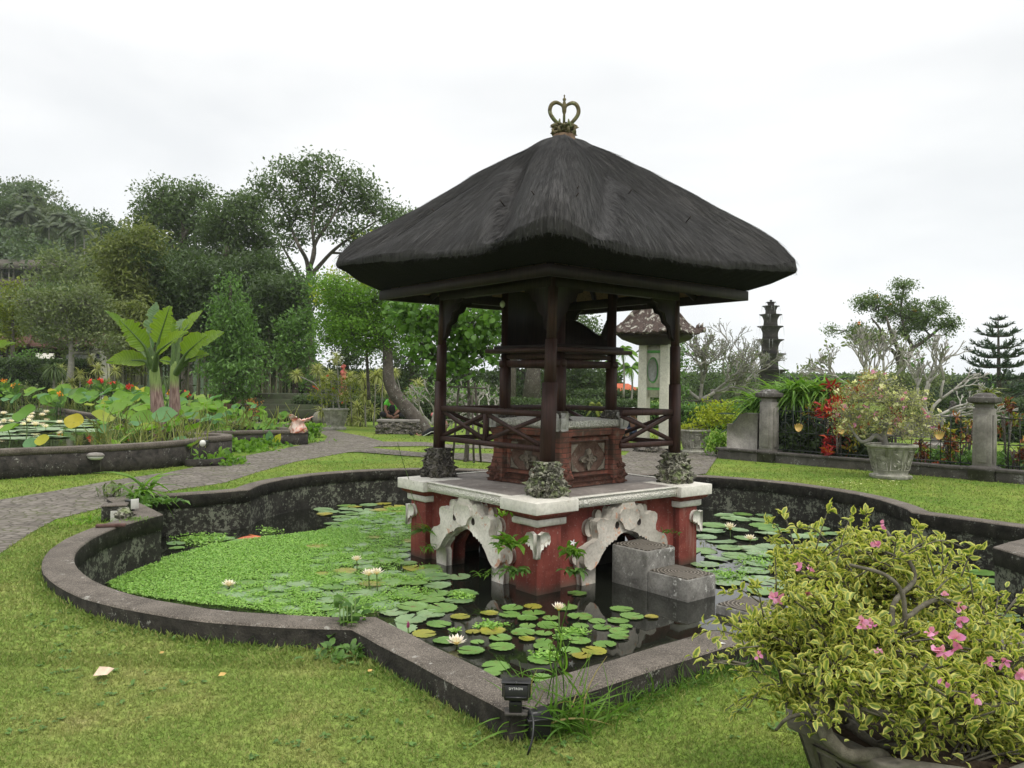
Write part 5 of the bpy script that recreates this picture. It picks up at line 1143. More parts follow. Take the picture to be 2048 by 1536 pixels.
def lily(p, r, stalk, label, group='water lily flowers', bud=False, openn=1.):
    root = thing('water_lily', label, 'water lily', (p[0], p[1], p[2]), 0, group); mb = MB()
    for ring, (n, e, s_) in enumerate(((9, .35, 1.), (9, .75, .92), (7, 1.1, .75))):
        a = np.arange(n)*2*math.pi/n+ring*.3+rng.uniform(0, 1); e_ = (e if not bud else 1.45)+(1-openn)*.5; d = np.stack([np.cos(a)*math.cos(e_), np.sin(a)*math.cos(e_), np.full(n, math.sin(e_))], 1)
        scatter(mb, np.repeat([[0, 0, stalk]], n, 0), d, np.repeat([[0, 0, 1.]], n, 0), r*s_*rng.uniform(.9, 1.05, n), t6(.17 if not bud else .2, -.08, .07), rng.random(n)*(.7 if not bud else .1)+(.3 if not bud else 0))
    mb.build('petals', M['fl_lily'] if not bud else M['fl_pink'], root)
    if not bud: mb = MB(); lathe(mb, [(r*.16, 0), (r*.2, r*.2), (r*.1, r*.32)], (0, 0, stalk), 10); mb.build('stamens', M['fl_yel'], root, True)
    if stalk > .01: mb = MB(); tube(mb, [(.01, 0, -.05), (0, 0, stalk+.01)], .006, 6); mb.build('stalk', M['stalk'], root, True)
    return root
for i in range(16):
    x, y = rng.uniform(-10, 130), rng.uniform(824, 868); lily(gr(x, y, .40), rng.uniform(.10, .15), .08, 'small far white lily flower among pale pads of the walled pond', 'lily flowers on the left pond')

# banana plants
def ensete(label, base_px, top_px, D, r, leaves):
    b = at(*base_px, D); c = at(*top_px, D); root = thing('banana_plant', label, 'banana plant', b, 0, 'banana plants in the lotus bed')
    mb = MB(); tube(mb, curve([b-[0, 0, .3], b, (b*.4+c*.6), c, c+[0, 0, .22]], 12), [r*1.25, r*1.2, r*.85, r*.75, r*.35], 14); mb.build('stem', M['enst'], root, True, loc=b)
    for i, (sx_, sy_, tx, ty, wpx, dd, rn) in enumerate(leaves):
        s0 = at(sx_, sy_, D+dd*.5); t0 = at(tx, ty, D+dd); ax = t0-s0; L = np.linalg.norm(ax); n = 34; tear = [1-.55*max(0, rng.random()-.80)/.2 for _ in range(n)]
        mid = (s0+t0)/2+np.array([0, 0, .10*L]); mr = curve([s0, mid, t0], n); T = unit(np.gradient(mr, axis=0)); wd = wpx*D/FPX/2
        view = np.array([0, -1., .25]); side = unit(np.cross(T, view)); nrm = np.cross(side, T)
        V = []; U = []
        for k in range(n):
            t = k/(n-1); h = wd*(math.sin(math.pi*min(1, (t*.92+.05))**.75)**.8)*(1+.05*math.sin(k*1.1+i))*tear[k]; up_ = .10*wd
            fold = .35*wd*(h/wd)
            for q, f_ in ((-1, fold), (-.5, fold*.25), (0, 0), (.5, fold*.25), (1, fold)):
                V.append(mr[k]+side[k]*h*q+nrm[k]*(f_+.06*wd*math.sin(k*1.0+i)*abs(q)-.22*wd*q*q*t)); U.append((t, abs(q)))
        F = [[k*5+j, k*5+j+1, k*5+j+6, k*5+j+5] for k in range(n-1) for j in range(4)]
        lf = MB(); lf.add(np.array(V), F, rn, np.array(U)); o = lf.build('leaf', M['enleaf'], root, True, loc=b)
        pt = curve([c+[0, 0, -.12], (c*.45+s0*.55)+np.array([0, 0, -.06]), s0, s0*.6+mr[n//2]*.4, mr[-2]], 18); pm = MB(); tube(pm, pt, [.075, .055, .035, .02, .006], 8); q = pm.build('midrib', M['stalkd'], None, True, loc=b); q.location = (0, 0, 0); q.parent = o
    return root
def m_enleaf():
    t = NT('banana_leaf_ribbed'); uv = t.n('ShaderNodeSeparateXYZ', {0: t.attr('uvp', True)}); k = t.math('SINE', t.math('ADD', t.math('MULTIPLY', uv.outputs[0], 95.), t.math('MULTIPLY', uv.outputs[1], -9.)))
    c = t.ramp(t.attr('rnd'), [(0, (.10, .19, .018)), (.6, (.19, .29, .025)), (.8, (.09, .17, .07)), (1, (.17, .24, .13))])
    c = t.mix(t.ramp(k, [(.35, (0,)*3), (.9, (.35,)*3)]), c, (.06, .14, .015)); c = t.mix(t.ramp(uv.outputs[1], [(.93, (0,)*3), (1., (.5,)*3)]), c, (.35, .36, .04))
    return t.surf(c, .45, .4, t.bump(k, .3, .01), 0, .5, t.mix(1., c, (1.3, 1.35, .6), 'MULTIPLY'))
M['enleaf'] = m_enleaf(); M['stalkd'] = plain('leaf_midrib', (.07, .12, .03), .5)
def m_enst():
    t = NT('banana_stem'); z = t.n('ShaderNodeSeparateXYZ', {0: t.obj()}).outputs[2]; f = t.noise(14, t.map(t.obj(), (3, 3, .3)), 4)
    c = t.mix(t.ramp(t.math('ADD', t.math('MULTIPLY', z, .62), t.math('MULTIPLY', f, .12)), [(.48, (0,)*3), (.62, (1,)*3)]), t.ramp(f, [(.35, (.10, .055, .045)), (.65, (.27, .19, .16))]), t.ramp(f, [(.3, (.11, .17, .04)), (.7, (.20, .27, .08))]))
    return t.surf(c, .6, .3, t.bump(f, .4))
M['enst'] = m_enst()
E6 = lambda x, y: (200+x*.1693, 590+y*.1693)
def L6(l): return [(*E6(a, b), *E6(c, d), w_*.1693, dd, rn) for a, b, c, d, w_, dd, rn in l]
ensete('nearer banana plant with thick brown stem and wide leaves', (318, 850), (308, 734), 16.6, .135, L6([(545, 640, 230, 290, 250, -.4, .3), (545, 790, 70, 792, 190, -.1, .5), (590, 560, 660, 80, 190, .5, .85), (690, 570, 825, 130, 260, -.3, .45), (680, 690, 1040, 430, 130, -.7, .6), (400, 520, 50, 180, 90, .4, .1), (610, 640, 590, 520, 90, .2, .8)]))
ensete('banana plant standing behind with leaves spreading to the right', (350, 838), (348, 742), 18.0, .12, L6([(860, 580, 755, 215, 230, 0, .2), (1000, 720, 1258, 480, 260, -.4, .4), (1040, 770, 1285, 700, 120, -.2, .65), (960, 470, 1205, 180, 120, .5, .5), (1150, 610, 1460, 436, 150, .3, .35), (920, 420, 1015, 275, 120, .6, .95), (840, 800, 700, 770, 100, .1, .6)]))
ensete('banana plant mostly outside the left frame edge with one leaf tip showing', (-75, 850), (-80, 745), 15., .12, [(-55, 715, 30, 686, 22, -.2, .4), (-60, 760, -12, 742, 16, -.2, .8), (-90, 700, -110, 640, 30, .2, .3), (-100, 720, -150, 700, 30, .2, .3)])
# spiky plants at the left
for i, (x, y, r, st, nm) in enumerate([(196, 738, 22, [(205, 760), (208, 790)], 'tall striped spiky rosette nearest the white gable'), (230, 742, 18, [(228, 765), (226, 795)], 'striped spiky rosette right of the white gable'), (160, 748, 17, [(160, 770), (160, 795)], 'striped spiky rosette in the upper row by the hedge'),
        (122, 737, 18, [(125, 760), (126, 795)], 'striped spiky rosette behind the drooping grass tree'), (176, 765, 20, [(178, 785), (178, 800)], 'wide striped spiky rosette in the middle of the group'), (143, 765, 17, [(144, 785), (144, 800)], 'striped spiky rosette low beside the drooping grass tree'), (124, 775, 17, [(126, 790), (126, 802)], 'lowest striped spiky rosette left in the group'),
        (214, 766, 18, [(215, 785), (215, 800)], 'striped spiky rosette above the red flowers'), (182, 715, 14, [(190, 740), (196, 795)], 'small striped spiky rosette high in front of the gable'), (150, 783, 16, [(150, 790), (150, 802)], 'half hidden striped spiky rosette above the lotus bed')]):
    spiky('spiky_plant', nm, 'plant', x, y, 33+rng.uniform(-.5, 1.5), r, M['lv_yucca'], st, 80, 'striped spiky plants by the hedge')
spiky('ponytail_plant', 'drooping grass topped plant with pale stem in front of the hedge', 'plant', 108, 738, 32, 26, M['lv_pony'], [(108, 760), (108, 795)], 200, None, 1.5, .02, .05, 1.)
spiky('ponytail_plant', 'small drooping grass topped plant between the banana stems', 'plant', 332, 760, 26, 18, M['lv_pony'], [(332, 775), (332, 800)], 120, None, 1.5, .02, .04, 1.)
def canna(px, py, D, mat, label):
    b = at(px, py+22, D); root = thing('canna', label, 'flower', b, 0, 'canna flowers behind the lotus bed'); mb = MB(); h = 22*D/FPX
    for i in range(5): tube(mb, [(rng.normal(0, .15), rng.normal(0, .15), -.6), (0, 0, h*.8)], .015, 5)
    scatter(mb, rng.normal(0, .12, (10, 3))+[0, 0, h*.3], rdir(10, .8), rdir(10), .4, t6(.2), rng.random(10)); mb.build('leaves', M['lv_mid'], root)
    mb = MB(); P = rng.normal(0, .035, (20, 3))*[1.6, 1.4, 1]+[0, 0, h]; scatter(mb, P, rdir(20, .3), rdir(20), .10 if mat.name[:3] == 'red' else .065, t6(.4), rng.random(20)); mb.build('flower_head', mat, root)
for x, y, D, mt, lab in ((203, 762, 30, 'fl_red', 'large red flower cluster left under the white gable'), (224, 767, 30, 'fl_red', 'low red flower cluster left of the banana plant'), (182, 764, 30.5, 'fl_red', 'small red flower cluster among spiky plants'), (258, 774, 29, 'fl_red', 'red flower cluster beside the dark bamboo'), (372, 790, 25, 'fl_red', 'red flower cluster right of the banana stems'), (338, 786, 25, 'fl_org', 'orange flower spike between the banana stems'), (6, 762, 30, 'fl_org', 'orange flower at the far left edge of the lotus bed'), (28, 771, 29, 'fl_org', 'small orange flower above far lotus leaves at left'), (118, 788, 26, 'fl_org', 'tiny orange flower low among far lotus leaves')):
    canna(x, y, D, M[mt], lab)
def hedge(name, label, a, b, D0, D1, z1, th, mat, n, ls=.13, z0=0):
    P0 = at(*a, D0); P1 = at(*b, D1); root = thing(name, label, 'hedge', ((P0+P1)/2*[1, 1, 0]).tolist()); L = np.linalg.norm((P1-P0)[:2]); d = (P1-P0)*[1, 1, 0]/L; nr = np.array([-d[1], d[0], 0])
    mb = MB(); c = np.array(root.location); t = rng.random(n); f = rng.random(n); u = rng.random(n); q = rng.integers(0, 3, n)
    off = np.where(q == 0, -th/2, np.where(q == 1, th/2, (u-.5)*th)); zz = np.where(q == 2, z1, z0+f*(z1-z0)); P = P0*[1, 1, 0]+(P1-P0)*[1, 1, 0]*t[:, None]+nr*off[:, None]; P[:, 2] = zz; P += rng.normal(0, .05, P.shape)
    scatter(mb, P, rdir(n, .2), rdir(n, .5), ls*rng.uniform(.7, 1.2, n), T2, rng.random(n)); mb.build('leaves', mat, root, loc=c)
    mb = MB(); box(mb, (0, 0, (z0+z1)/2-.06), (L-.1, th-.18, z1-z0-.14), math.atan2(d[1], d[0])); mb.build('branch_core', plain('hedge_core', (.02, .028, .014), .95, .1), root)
    return root
hedge('hedge', 'clipped dark hedge in front of the tiled houses', (-60, 760), (190, 762), 37, 36, 2.35, 1., M['lv_dark'], 9000, .16)
hedge('hedge', 'dark hedge below the orange roof behind the pavilion', (1150, 800), (1300, 800), 40, 40, 1.25, 1., M['lv_dark'], 5000, .14)
hedge('hedge', 'low dark green hedge far beyond the iron fence', (1800, 815), (2080, 815), 42, 36, 1.1, 1.4, M['lv_dark'], 6000, .16)
hedge('hedge', 'low dark hedge across the garden behind the young tree', (590, 815), (1300, 826), 31, 31, .95, .8, M['lv_dark'], 16000, .12)
hedge('hedge', 'low dark hedge between the white gate and the stub wall', (1300, 826), (1520, 832), 29, 27, .85, .8, M['lv_mid'], 6000, .12)
hedge('hedge', 'shrub belt closing the garden behind the pavilion', (560, 800), (1240, 806), 52, 54, 2.3, 1.6, M['lv_dark'], 16000, .22)
hedge('hedge', 'distant green belt on the right horizon', (1300, 790), (2300, 792), 95, 80, 2.9, 5, M['lv_hill'], 12000, .5)
for x, y, n_, lab in ((45, 790, 700, 'loose light green shrub before the hedge'), (50, 722, 600, 'green shrub under the eaves of the tiled house')):
    tree('garden_shrub', lab, 'shrub', 34 if y > 750 else 39, [(x, y+16), (x, y)], .04, [(x-14, y-4, 22, 12), (x+14, y-6, 24, 13), (x, y-12, 18, 10)], n_, .13, M['lv_greyg'] if y > 750 else M['lv_mid'], M['bark'], per=8)
# houses
def house(label, px0, px1, pyr, pye, pyb, D, wallm, dpt=5.):
    a = at(px0, pye, D); b = at(px1, pye, D); top = at((px0+px1)/2, pyr, D)[2]; bot = at(px0, pyb, D)[2]; wd = b[0]-a[0]; ze = a[2]; c = (a+b)/2; t = thing('tiled_house', label, 'house', (c[0], D+dpt/2, min(0., bot)))
    z0 = t.location.z; mb = MB(); box(mb, (0, 0, (ze+z0)/2-z0), (wd*.86, dpt*.8, ze-z0)); mb.build('wall', wallm, t)
    mb = MB(); e = wd/2; rings(mb, [[(-e, -dpt/2, ze-z0), (e, -dpt/2, ze-z0), (e, dpt/2, ze-z0), (-e, dpt/2, ze-z0)], [(-e, -dpt/2, ze-z0+.1), (e, -dpt/2, ze-z0+.1), (e, dpt/2, ze-z0+.1), (-e, dpt/2, ze-z0+.1)], [(-e*.25, -.05, top-z0), (e*.25, -.05, top-z0), (e*.25, .05, top-z0), (-e*.25, .05, top-z0)]]); rf_ = mb.build('roof', M['tiled'], t)
    mb = MB(); tube(mb, [(-e*.27, 0, top-z0+.03), (e*.27, 0, top-z0+.03)], .1, 6)
    for s1 in (-1, 1):
        for s2 in (-1, 1): tube(mb, [(s1*e*.25, 0, top-z0+.03), (s1*e, s2*dpt/2, ze-z0+.12)], .08, 6)
    mb.build('ridge', M['tiled'], None).parent = rf_
    for k in range(5):
        x = -wd*.36+wd*.18*k; fr_ = MB(); box(fr_, (x, -dpt*.4-.02, (ze-z0)-1.0), (.5, .08, 1.3)); o = fr_.build('window', M['woodd'], t); p_ = MB(); box(p_, (x, -dpt*.4-.065, (ze-z0)-1.0), (.36, .02, 1.1)); p_.build('pane', M['mirror'], None).parent = o
house('brown tiled house with dark timber front at far left', -80, 56, 662, 692, 745, 42, plain('timber_wall', (.05, .038, .03), .8))
house('second brown tiled roof just behind the far left house', 5, 75, 660, 680, 745, 48, plain('dark_house_wall', (.04, .035, .03)))
house('brown tiled house half hidden by the dusty tree', 118, 188, 662, 692, 745, 44, plain('dull_house_wall', (.09, .085, .075)))
p = at(100, 720, 40); t = thing('white_wall', 'plain white wall panels between the two tiled houses', 'wall', (p[0], 40, 0)); mb = MB(); box(mb, (-.25, 0, 1.4), (.85, .2, 2.9)); box(mb, (.55, .1, 1.3), (.75, .2, 2.6)); mb.build('panel', M['white'], t)
p = at(194, 735, 39); t = thing('white_gable', 'white pointed gable with dark round disc beside the tiled house', 'gable', (p[0], 39, 0)); zt_ = at(197, 682, 39)[2]; zb_ = at(197, 736, 39)[2]
mb = MB(); extrude(mb, [(-.52, 0), (.50, 0), (.50, zb_), (.38, zb_+.5), (.12, zt_-.25), (.04, zt_), (-.1, zt_-.2), (-.42, zb_+.45), (-.52, zb_)], .25, lambda s_, z, d: np.array([s_, d, z])); mb.build('gable_wall', M['cream'], t)
mb = MB(); extrude(mb, ring_px(.05, (zb_+zt_)/2-.07, .125, .125, 20), .05, lambda s_, z, d: np.array([s_, d-.04, z])); mb.build('disc', plain('slate_disc', (.02, .022, .03)), t)
# mossy terrace, lantern pillar, orange shrub, statue
t = thing('stone_terrace', 'low mossy stepped stone terrace behind the path bend', 'terrace', gr(575, 833)); c = np.array(t.location)
for k in range(4):
    a = at(500, 838-k*11, 29+k*.9); b = at(641, 838-k*11, 29+k*.9); mb = MB(); box(mb, ((a[0]+b[0])/2-c[0], a[1]-c[1]+1.5, (a[2])/2+.17-c[2]), (b[0]-a[0], 3., a[2]+.36)); mb.build('tread', M['moss'] if 'moss' in M else M.setdefault('moss', stone('mossy_step', (.022, .025, .015), (.05, .055, .03), amt=0, sc=3, moss=(.035, .05, .02))), t)
mb = MB(); a = at(420, 793, 33.5); b = at(660, 793, 33.5); box(mb, ((a[0]+b[0])/2, 35.6, .35), (b[0]-a[0], 4.5, 1.3)); o = struct(mb.build('terrace_ground', plain('leaf_litter', (.10, .062, .04), .95, .1)))
t = thing('lantern_pillar', 'short square stone pillar with flat cap beside the orange shrub', 'pillar', gr(485, 835)); mb = MB(); sq(mb, [(.16, .16, 0), (.16, .16, .42), (.30, .30, .45), (.30, .30, .52), (.2, .2, .57)], (0, 0, 0)); mb.build('shaft', M['pillard'], t)
tree('orange_shrub', 'small shrub with orange young leaves beside the stone pillar', 'shrub', 27.5, [(506, 838), (506, 812)], .02, [(503, 803, 8, 6), (508, 815, 8, 8), (512, 826, 10, 7)], 260, .07, M['lv_rust'], M['bark'], per=6)
p = at(687, 748, 31); t = thing('pink_statue', 'small pinkish red garden statue behind the spiky plants', 'statue', (p[0], p[1], 0)); h = at(687, 728, 31)[2]; ws_ = .62
mb = MB(); rocky(mb, (0, 0, 0), 0, [(a_*ws_, b_) for a_, b_ in ((.28, 0), (.24, h-1.0), (.15, h-.85), (.20, h-.55), (.17, h-.30), (.09, h-.22), (.11, h-.12), (.05, h))], .9, 9, 26, 50, seed=3.); mb.build('figure', plain('painted_terracotta', (.38, .10, .08), .8), t, True)
# ------------------------------------------------------------------ pots
def pot(name, label, c, r, h, mat, n=8, soil=True, rot=.2):
    t = thing(name, label, 'plant pot', c, 0, None); mb = MB(); lathe(mb, [(r*.80, 0), (r*.82, h*.10), (r*.64, h*.13), (r*.66, h*.2), (r*.92, h*.90), (r*1.02, h*.93), (r*1.02, h), (r*.88, h), (r*.85, h*.9)], (0, 0, 0), n, rot); mb.build('body', mat, t, bevel=.008)
    mb = MB(); lathe(mb, [(r*.86, h*.90), (r*.3, h*.94)], (0, 0, 0), 16); mb.build('soil', M['soil'], t)
    rm = MB()
    for k in range(n):                                    # raised relief panels on the facets
        a0_ = rot+2*math.pi*(k+.5)/n; d = np.array([math.cos(a0_), math.sin(a0_), 0]); sd_ = np.array([-d[1], d[0], 0]); ap = math.cos(math.pi/n); hw = r*.72*math.tan(math.pi/n)
        def fr(s_, z, dd): rr_ = (r*(.66+.26*(z/h-.2)/.7))*ap; return d*(rr_+.012-dd)+sd_*s_+[0, 0, z]
        for (x0, x1, z0, z1) in ((-.8, -.66, .25, .85), (.66, .8, .25, .85), (-.66, .66, .25, .29), (-.66, .66, .81, .85)):
            extrude(rm, [(x0*hw, z0*h), (x1*hw, z0*h), (x1*hw, z1*h), (x0*hw, z1*h)], .02, fr)
        for m_ in range(7):
            cx_, cz_ = rng.uniform(-.45, .45)*hw, (.34+.42*m_/6)*h; q = rng.uniform(0, 3); extrude(rm, [(cx_+hw*.28*math.cos(x+q)*(1+.4*math.cos(3*x)), cz_+hw*.2*math.sin(x)*(1+.4*math.cos(3*x))) for x in np.linspace(0, 2*math.pi, 12, endpoint=False)], .018, fr)
    rm.build('relief', mat, t); return t
D = gr(672, 859)[1]; pot('plant_pot', 'grey carved pot beside the path bend in front of spiky plants', gr(671, 859), 56*D/FPX/2*1.0, 42*D/FPX, M['potst'], rot=.6)
D = gr(1390, 905)[1]; pot('plant_pot', 'mossy grey pot with bright yellow plant beside the white gate', gr(1388, 906), 66*D/FPX/2, 47*D/FPX, M['potst'], rot=.4)
DP = gr(1783, 956)[1]; pot('plant_pot', 'large eight sided carved pot by the iron fence', gr(1781, 956), 98*DP/FPX/2, 68*DP/FPX, M['potst'], rot=.25)
tree('potted_shrub', 'straggly shrub with pink flowers in the pot beside the path bend', 'shrub', 25.2, [(680, 822), (676, 805), (670, 790)], .03, [(650, 780, 26, 16), (690, 772, 28, 16), (670, 760, 24, 12), (700, 795, 22, 12), (632, 790, 14, 10), (660, 800, 20, 10)], 900, .095, M['lv_ygr'], M['barkp'], per=6, twig=.8, flowers=(('blossom', M['fl_red'], 6, .06),))
for i, (x, y, r, st) in enumerate([(593, 750, 17, [(615, 760), (632, 770), (650, 800)]), (636, 740, 18, [(640, 770), (645, 820)]), (660, 750, 16, [(664, 780), (668, 830)]), (672, 716, 17, [(676, 750), (678, 820)]), (648, 762, 18, [(652, 790), (655, 830)]), (700, 756, 20, [(702, 800), (704, 845)]), (728, 758, 22, [(729, 800), (730, 850)]), (752, 752, 22, [(750, 800), (748, 850)]), (766, 746, 18, [(764, 800), (762, 850)]),
        (703, 838, 20, [(704, 850), (704, 860)]), (745, 822, 20, [(747, 845), (748, 860)]), (644, 822, 17, [(646, 840), (648, 850)]), (714, 815, 20, [(716, 840), (718, 860)]), (764, 775, 18, [(763, 800), (764, 830)]), (836, 770, 18, [(838, 800), (840, 840)]), (824, 785, 17, [(826, 810), (828, 845)]), (790, 745, 14, [(800, 780), (803, 830)]), (730, 790, 22, [(731, 820), (732, 858)]), (690, 790, 18, [(692, 820), (694, 856)]), (720, 842, 18, [(720, 850), (720, 864)])]):
    lab = ['striped spiky rosette on a stem leaning left over the terrace', 'striped spiky rosette left above the flowering pot', 'striped spiky rosette crowding above the flowering pot', 'highest striped spiky rosette on thin pale stem', 'striped spiky rosette low over the flowering pot', 'striped spiky rosette left in the tall clump', 'striped spiky rosette in the middle of the tall clump', 'striped spiky rosette right in the tall clump', 'striped spiky rosette nearest the leaning trunk', 'low striped spiky plant right of the flowering pot', 'low striped spiky plant left of the seated man', 'low striped spiky plant left of the flowering pot', 'low striped spiky plant under the tall clump', 'striped spiky rosette over the seated man', 'striped spiky rosette right of the leaning trunk', 'lower striped spiky rosette right of the leaning trunk', 'striped spiky rosette behind the leaning trunk', 'half height striped spiky plant inside the tall clump', 'half height striped spiky plant above the low ones', 'smallest striped spiky plant at the path edge'][i]
    spiky('spiky_plant', lab, 'plant', x, y, 26.6+rng.uniform(0, 1.6), r*1.15, M['lv_yucca'], st, 95, 'striped spiky plants by the path bend', .45, .025)
def frangipani(name, label, px, py, D, depth, spread, L0, seed, leaves=0, lmat=None, dirs=None, thick=.05, group='bare pale branched trees', decay=.80):
    R = np.random.default_rng(seed); b = at(px, py, D); root = thing(name, label, 'tree', b, 0, group); mb = MB(); tips = []
    def grow(p, d, L, r, k):
        q = p+d*L; m = (p+q)/2+R.normal(0, .05*L, 3); tube(mb, curve([p, m, q], 5), [r, r*.82], 6)
        if k == 0: tips.append((q, d)); return
        n = 3 if R.random() < .45 else 2
        for i in range(n):
            v = R.normal(size=3); v -= d*np.dot(v, d); v /= np.linalg.norm(v); e = unit(d+v*spread*R.uniform(.6, 1.1)+np.array([0, 0, .16])); grow(q, e, L*decay*R.uniform(.75, 1.15), r*.76, k-1)
    for d in (dirs or [(0, 0, 1)]): grow(b, unit(np.array(d, float)), L0, thick, depth)
    mb.build('branches', M['barkw'] if name == 'frangipani' else M['barkp'], root, True, loc=b)
    if leaves:
        T_ = np.array([t for t, d in tips]); i = R.integers(0, len(T_), leaves); mb = MB(); P = T_[i]+R.normal(0, .03, (leaves, 3)); scatter(mb, P, rdir(leaves, .5), rdir(leaves, 1.), .17*R.uniform(.5, 1.1, leaves), t6(.18), R.random(leaves)); mb.build('leaves', lmat, root, loc=b)
    return root
frangipani('frangipani', 'low pale branched shrub with sparse leaves left of the pavilion', 865, 850, 22, 5, .85, .36, 4, 260, M['lv_mid'], [(.5, 0, .7), (-.6, 0, .6), (.1, 0, 1), (.9, .2, .4)], .035, 'pale shrubs left of the pavilion')
frangipani('frangipani', 'low pale branched shrub behind the stakes of the young tree', 960, 845, 21.5, 5, .85, .34, 5, 320, M['lv_mid'], [(.5, 0, .7), (-.6, 0, .6), (-.1, 0, 1), (-.9, .2, .4)], .035, 'pale shrubs left of the pavilion')
for o in LP:
    if 'used' in o: del o['used']

# ================================================================== right side: fence, pillars, planting
FA, FB = gr(1462, 917)[:2], gr(2120, 974)[:2]; FD = unit(FB-FA); FN = np.array([-FD[1], FD[0]]); FANG = math.atan2(FD[1], FD[0])
if FN[1] < 0: FN = -FN
def FP(s_, o=0., z=0.): q = FA+FD*s_+FN*o; return np.array([q[0], q[1], z])
def fs(px, py=930):                                       # distance along the fence line seen at pixel column px
    a, b = un(px, py); d = np.array([a/FPX, 1.]); Mx = np.array([d, -FD]).T; k = np.linalg.solve(Mx, FA); return k[1]
s_w0, s_p1, s_p2 = fs(1459), fs(1537), fs(1968)
def pillar(s_, label, zt):
    t = thing('fence_pillar', label, 'pillar', FP(s_, 0, GZ), FANG); z = zt-GZ
    mb = MB(); sq(mb, [(.19, .19, -.05), (.19, .19, .16), (.205, .205, .18), (.205, .205, .22), (.155, .155, .25)], (0, 0, 0)); mb.build('plinth', M['pillard'], t)
    mb = MB(); sq(mb, [(.145, .145, .24), (.138, .138, z-.21), (.115, .115, z-.20), (.115, .115, z-.13)], (0, 0, 0)); mb.build('shaft', M['pillar'], t, bevel=.01)
    mb = MB(); box(mb, (0, -.15, .25+(z-.5)/2), (.15, .026, z-.62)); mb.build('raised_panel', M['pillar'], t, bevel=.005); mb = MB(); box(mb, (.153, 0, .25+(z-.5)/2), (.026, .16, z-.62)); mb.build('raised_panel', M['pillar'], t, bevel=.005)
    mb = MB(); sq(mb, [(.115, .115, z-.135), (.205, .205, z-.10), (.205, .205, z-.02), (.15, .15, z-.01), (.13, .13, z+.03), (.07, .07, z+.06)], (0, 0, 0)); mb.build('cap', M['pillard'], t, bevel=.008); return t
pillar(s_p1, 'grey pillar with dark cap where the iron fence meets the stepped wall', at(1537, 786, FP(s_p1)[1])[2]+.02); pillar(s_p2, 'grey pillar with recessed panel between two iron fence spans', at(1975, 795, FP(s_p2)[1])[2]+.02)
t = thing('stub_wall', 'short grey rendered wall with stepped top left of the fence pillar', 'wall', FP(s_w0, 0, GZ), FANG); L = s_p1-s_w0-.19
hz = lambda py: at(1490, py, FP((s_w0+s_p1)/2)[1])[2]-GZ
mb = MB(); z1, z2 = hz(849), hz(826); extrude(mb, [(.0, .18), (L, .18), (L, z2), (L*.58, z2), (L*.44, z2-.03), (L*.27, z1+.05), (L*.18, z1), (0, z1)], .24, lambda s_, z, d: np.array([s_, d-.12, z])); mb.build('panel', M['pillar'], t)
mb = MB(); box(mb, (L/2-.06, 0, .06), (L+.2, .42, .26)); box(mb, (L/2-.06, 0, .21), (L+.26, .50, .05)); mb.build('plinth', M['pillard'], t, bevel=.01)
def fence(sa, sb, label):
    t = thing('iron_fence', label, 'fence', FP(sa, 0, GZ), FANG); L = sb-sa; zt = 1.05
    mb = MB(); box(mb, (L/2, 0, .05), (L, .22, .24)); box(mb, (L/2, 0, .19), (L, .27, .05)); mb.build('base_kerb', M['pillard'], t, bevel=.008)
    for z in (.27, .62, zt):
        mb = MB(); bar(mb, (0, 0, z), (L, 0, z), .022, .016); mb.build('rail', M['iron'], t)
    n = int(L/.155); x0 = L/n
    for i in range(1, n):
        mb = MB(); tube(mb, [(i*x0, 0, .22), (i*x0, 0, zt+.1)], .0075, 5); mb.build('upright_bar', M['iron'], t)
    for i in range(n//2):                                  # zigzag and circle infill
        mb = MB(); x = (2*i+1)*x0
        for s_ in (-1, 1): tube(mb, [(x+s_*x0*.95, .012, .24), (x+s_*x0*.25, .012, .42), (x+s_*x0*.7, .012, .50), (x, .012, .62)], .006, 4)
        a = np.linspace(0, 2*math.pi, 17); tube(mb, np.column_stack([x+.085*np.cos(a), np.full(17, -.012), .73+.085*np.sin(a)]), .006, 4, cap=False); mb.build('scroll_infill', M['iron'], t)
    for s0 in np.arange(.45, L-.1, .86):                   # gilt winged emblems
        em = [(0, -.085), (.05, -.06), (.075, -.01), (.085, .06), (.06, .035), (.05, .075), (.03, .04), (.018, .085), (0, .055)]; poly = em+[(-a, b) for a, b in em[::-1][1:-1]]
        mb = MB(); extrude(mb, [(s0+a, .73+b) for a, b in poly], .02, lambda s_, z, d: np.array([s_, d-.035, z])); mb.build('gilt_emblem', M['gold'], t)
    return t
fence(s_p1+.2, s_p2-.2, 'dark iron fence with gilt emblems between the two grey pillars'); fence(s_p2+.2, s_p2+2.6, 'dark iron fence span running right out of the frame')
q0, q1 = FP(fs(1560), 1.), FP(fs(1765), 1.)
hedge('hedge', 'dark low shrubbery directly behind the left fence span', (1560, 850), (1765, 850), q0[1], q1[1], .72, .7, M['lv_dark'], 5200, .12)
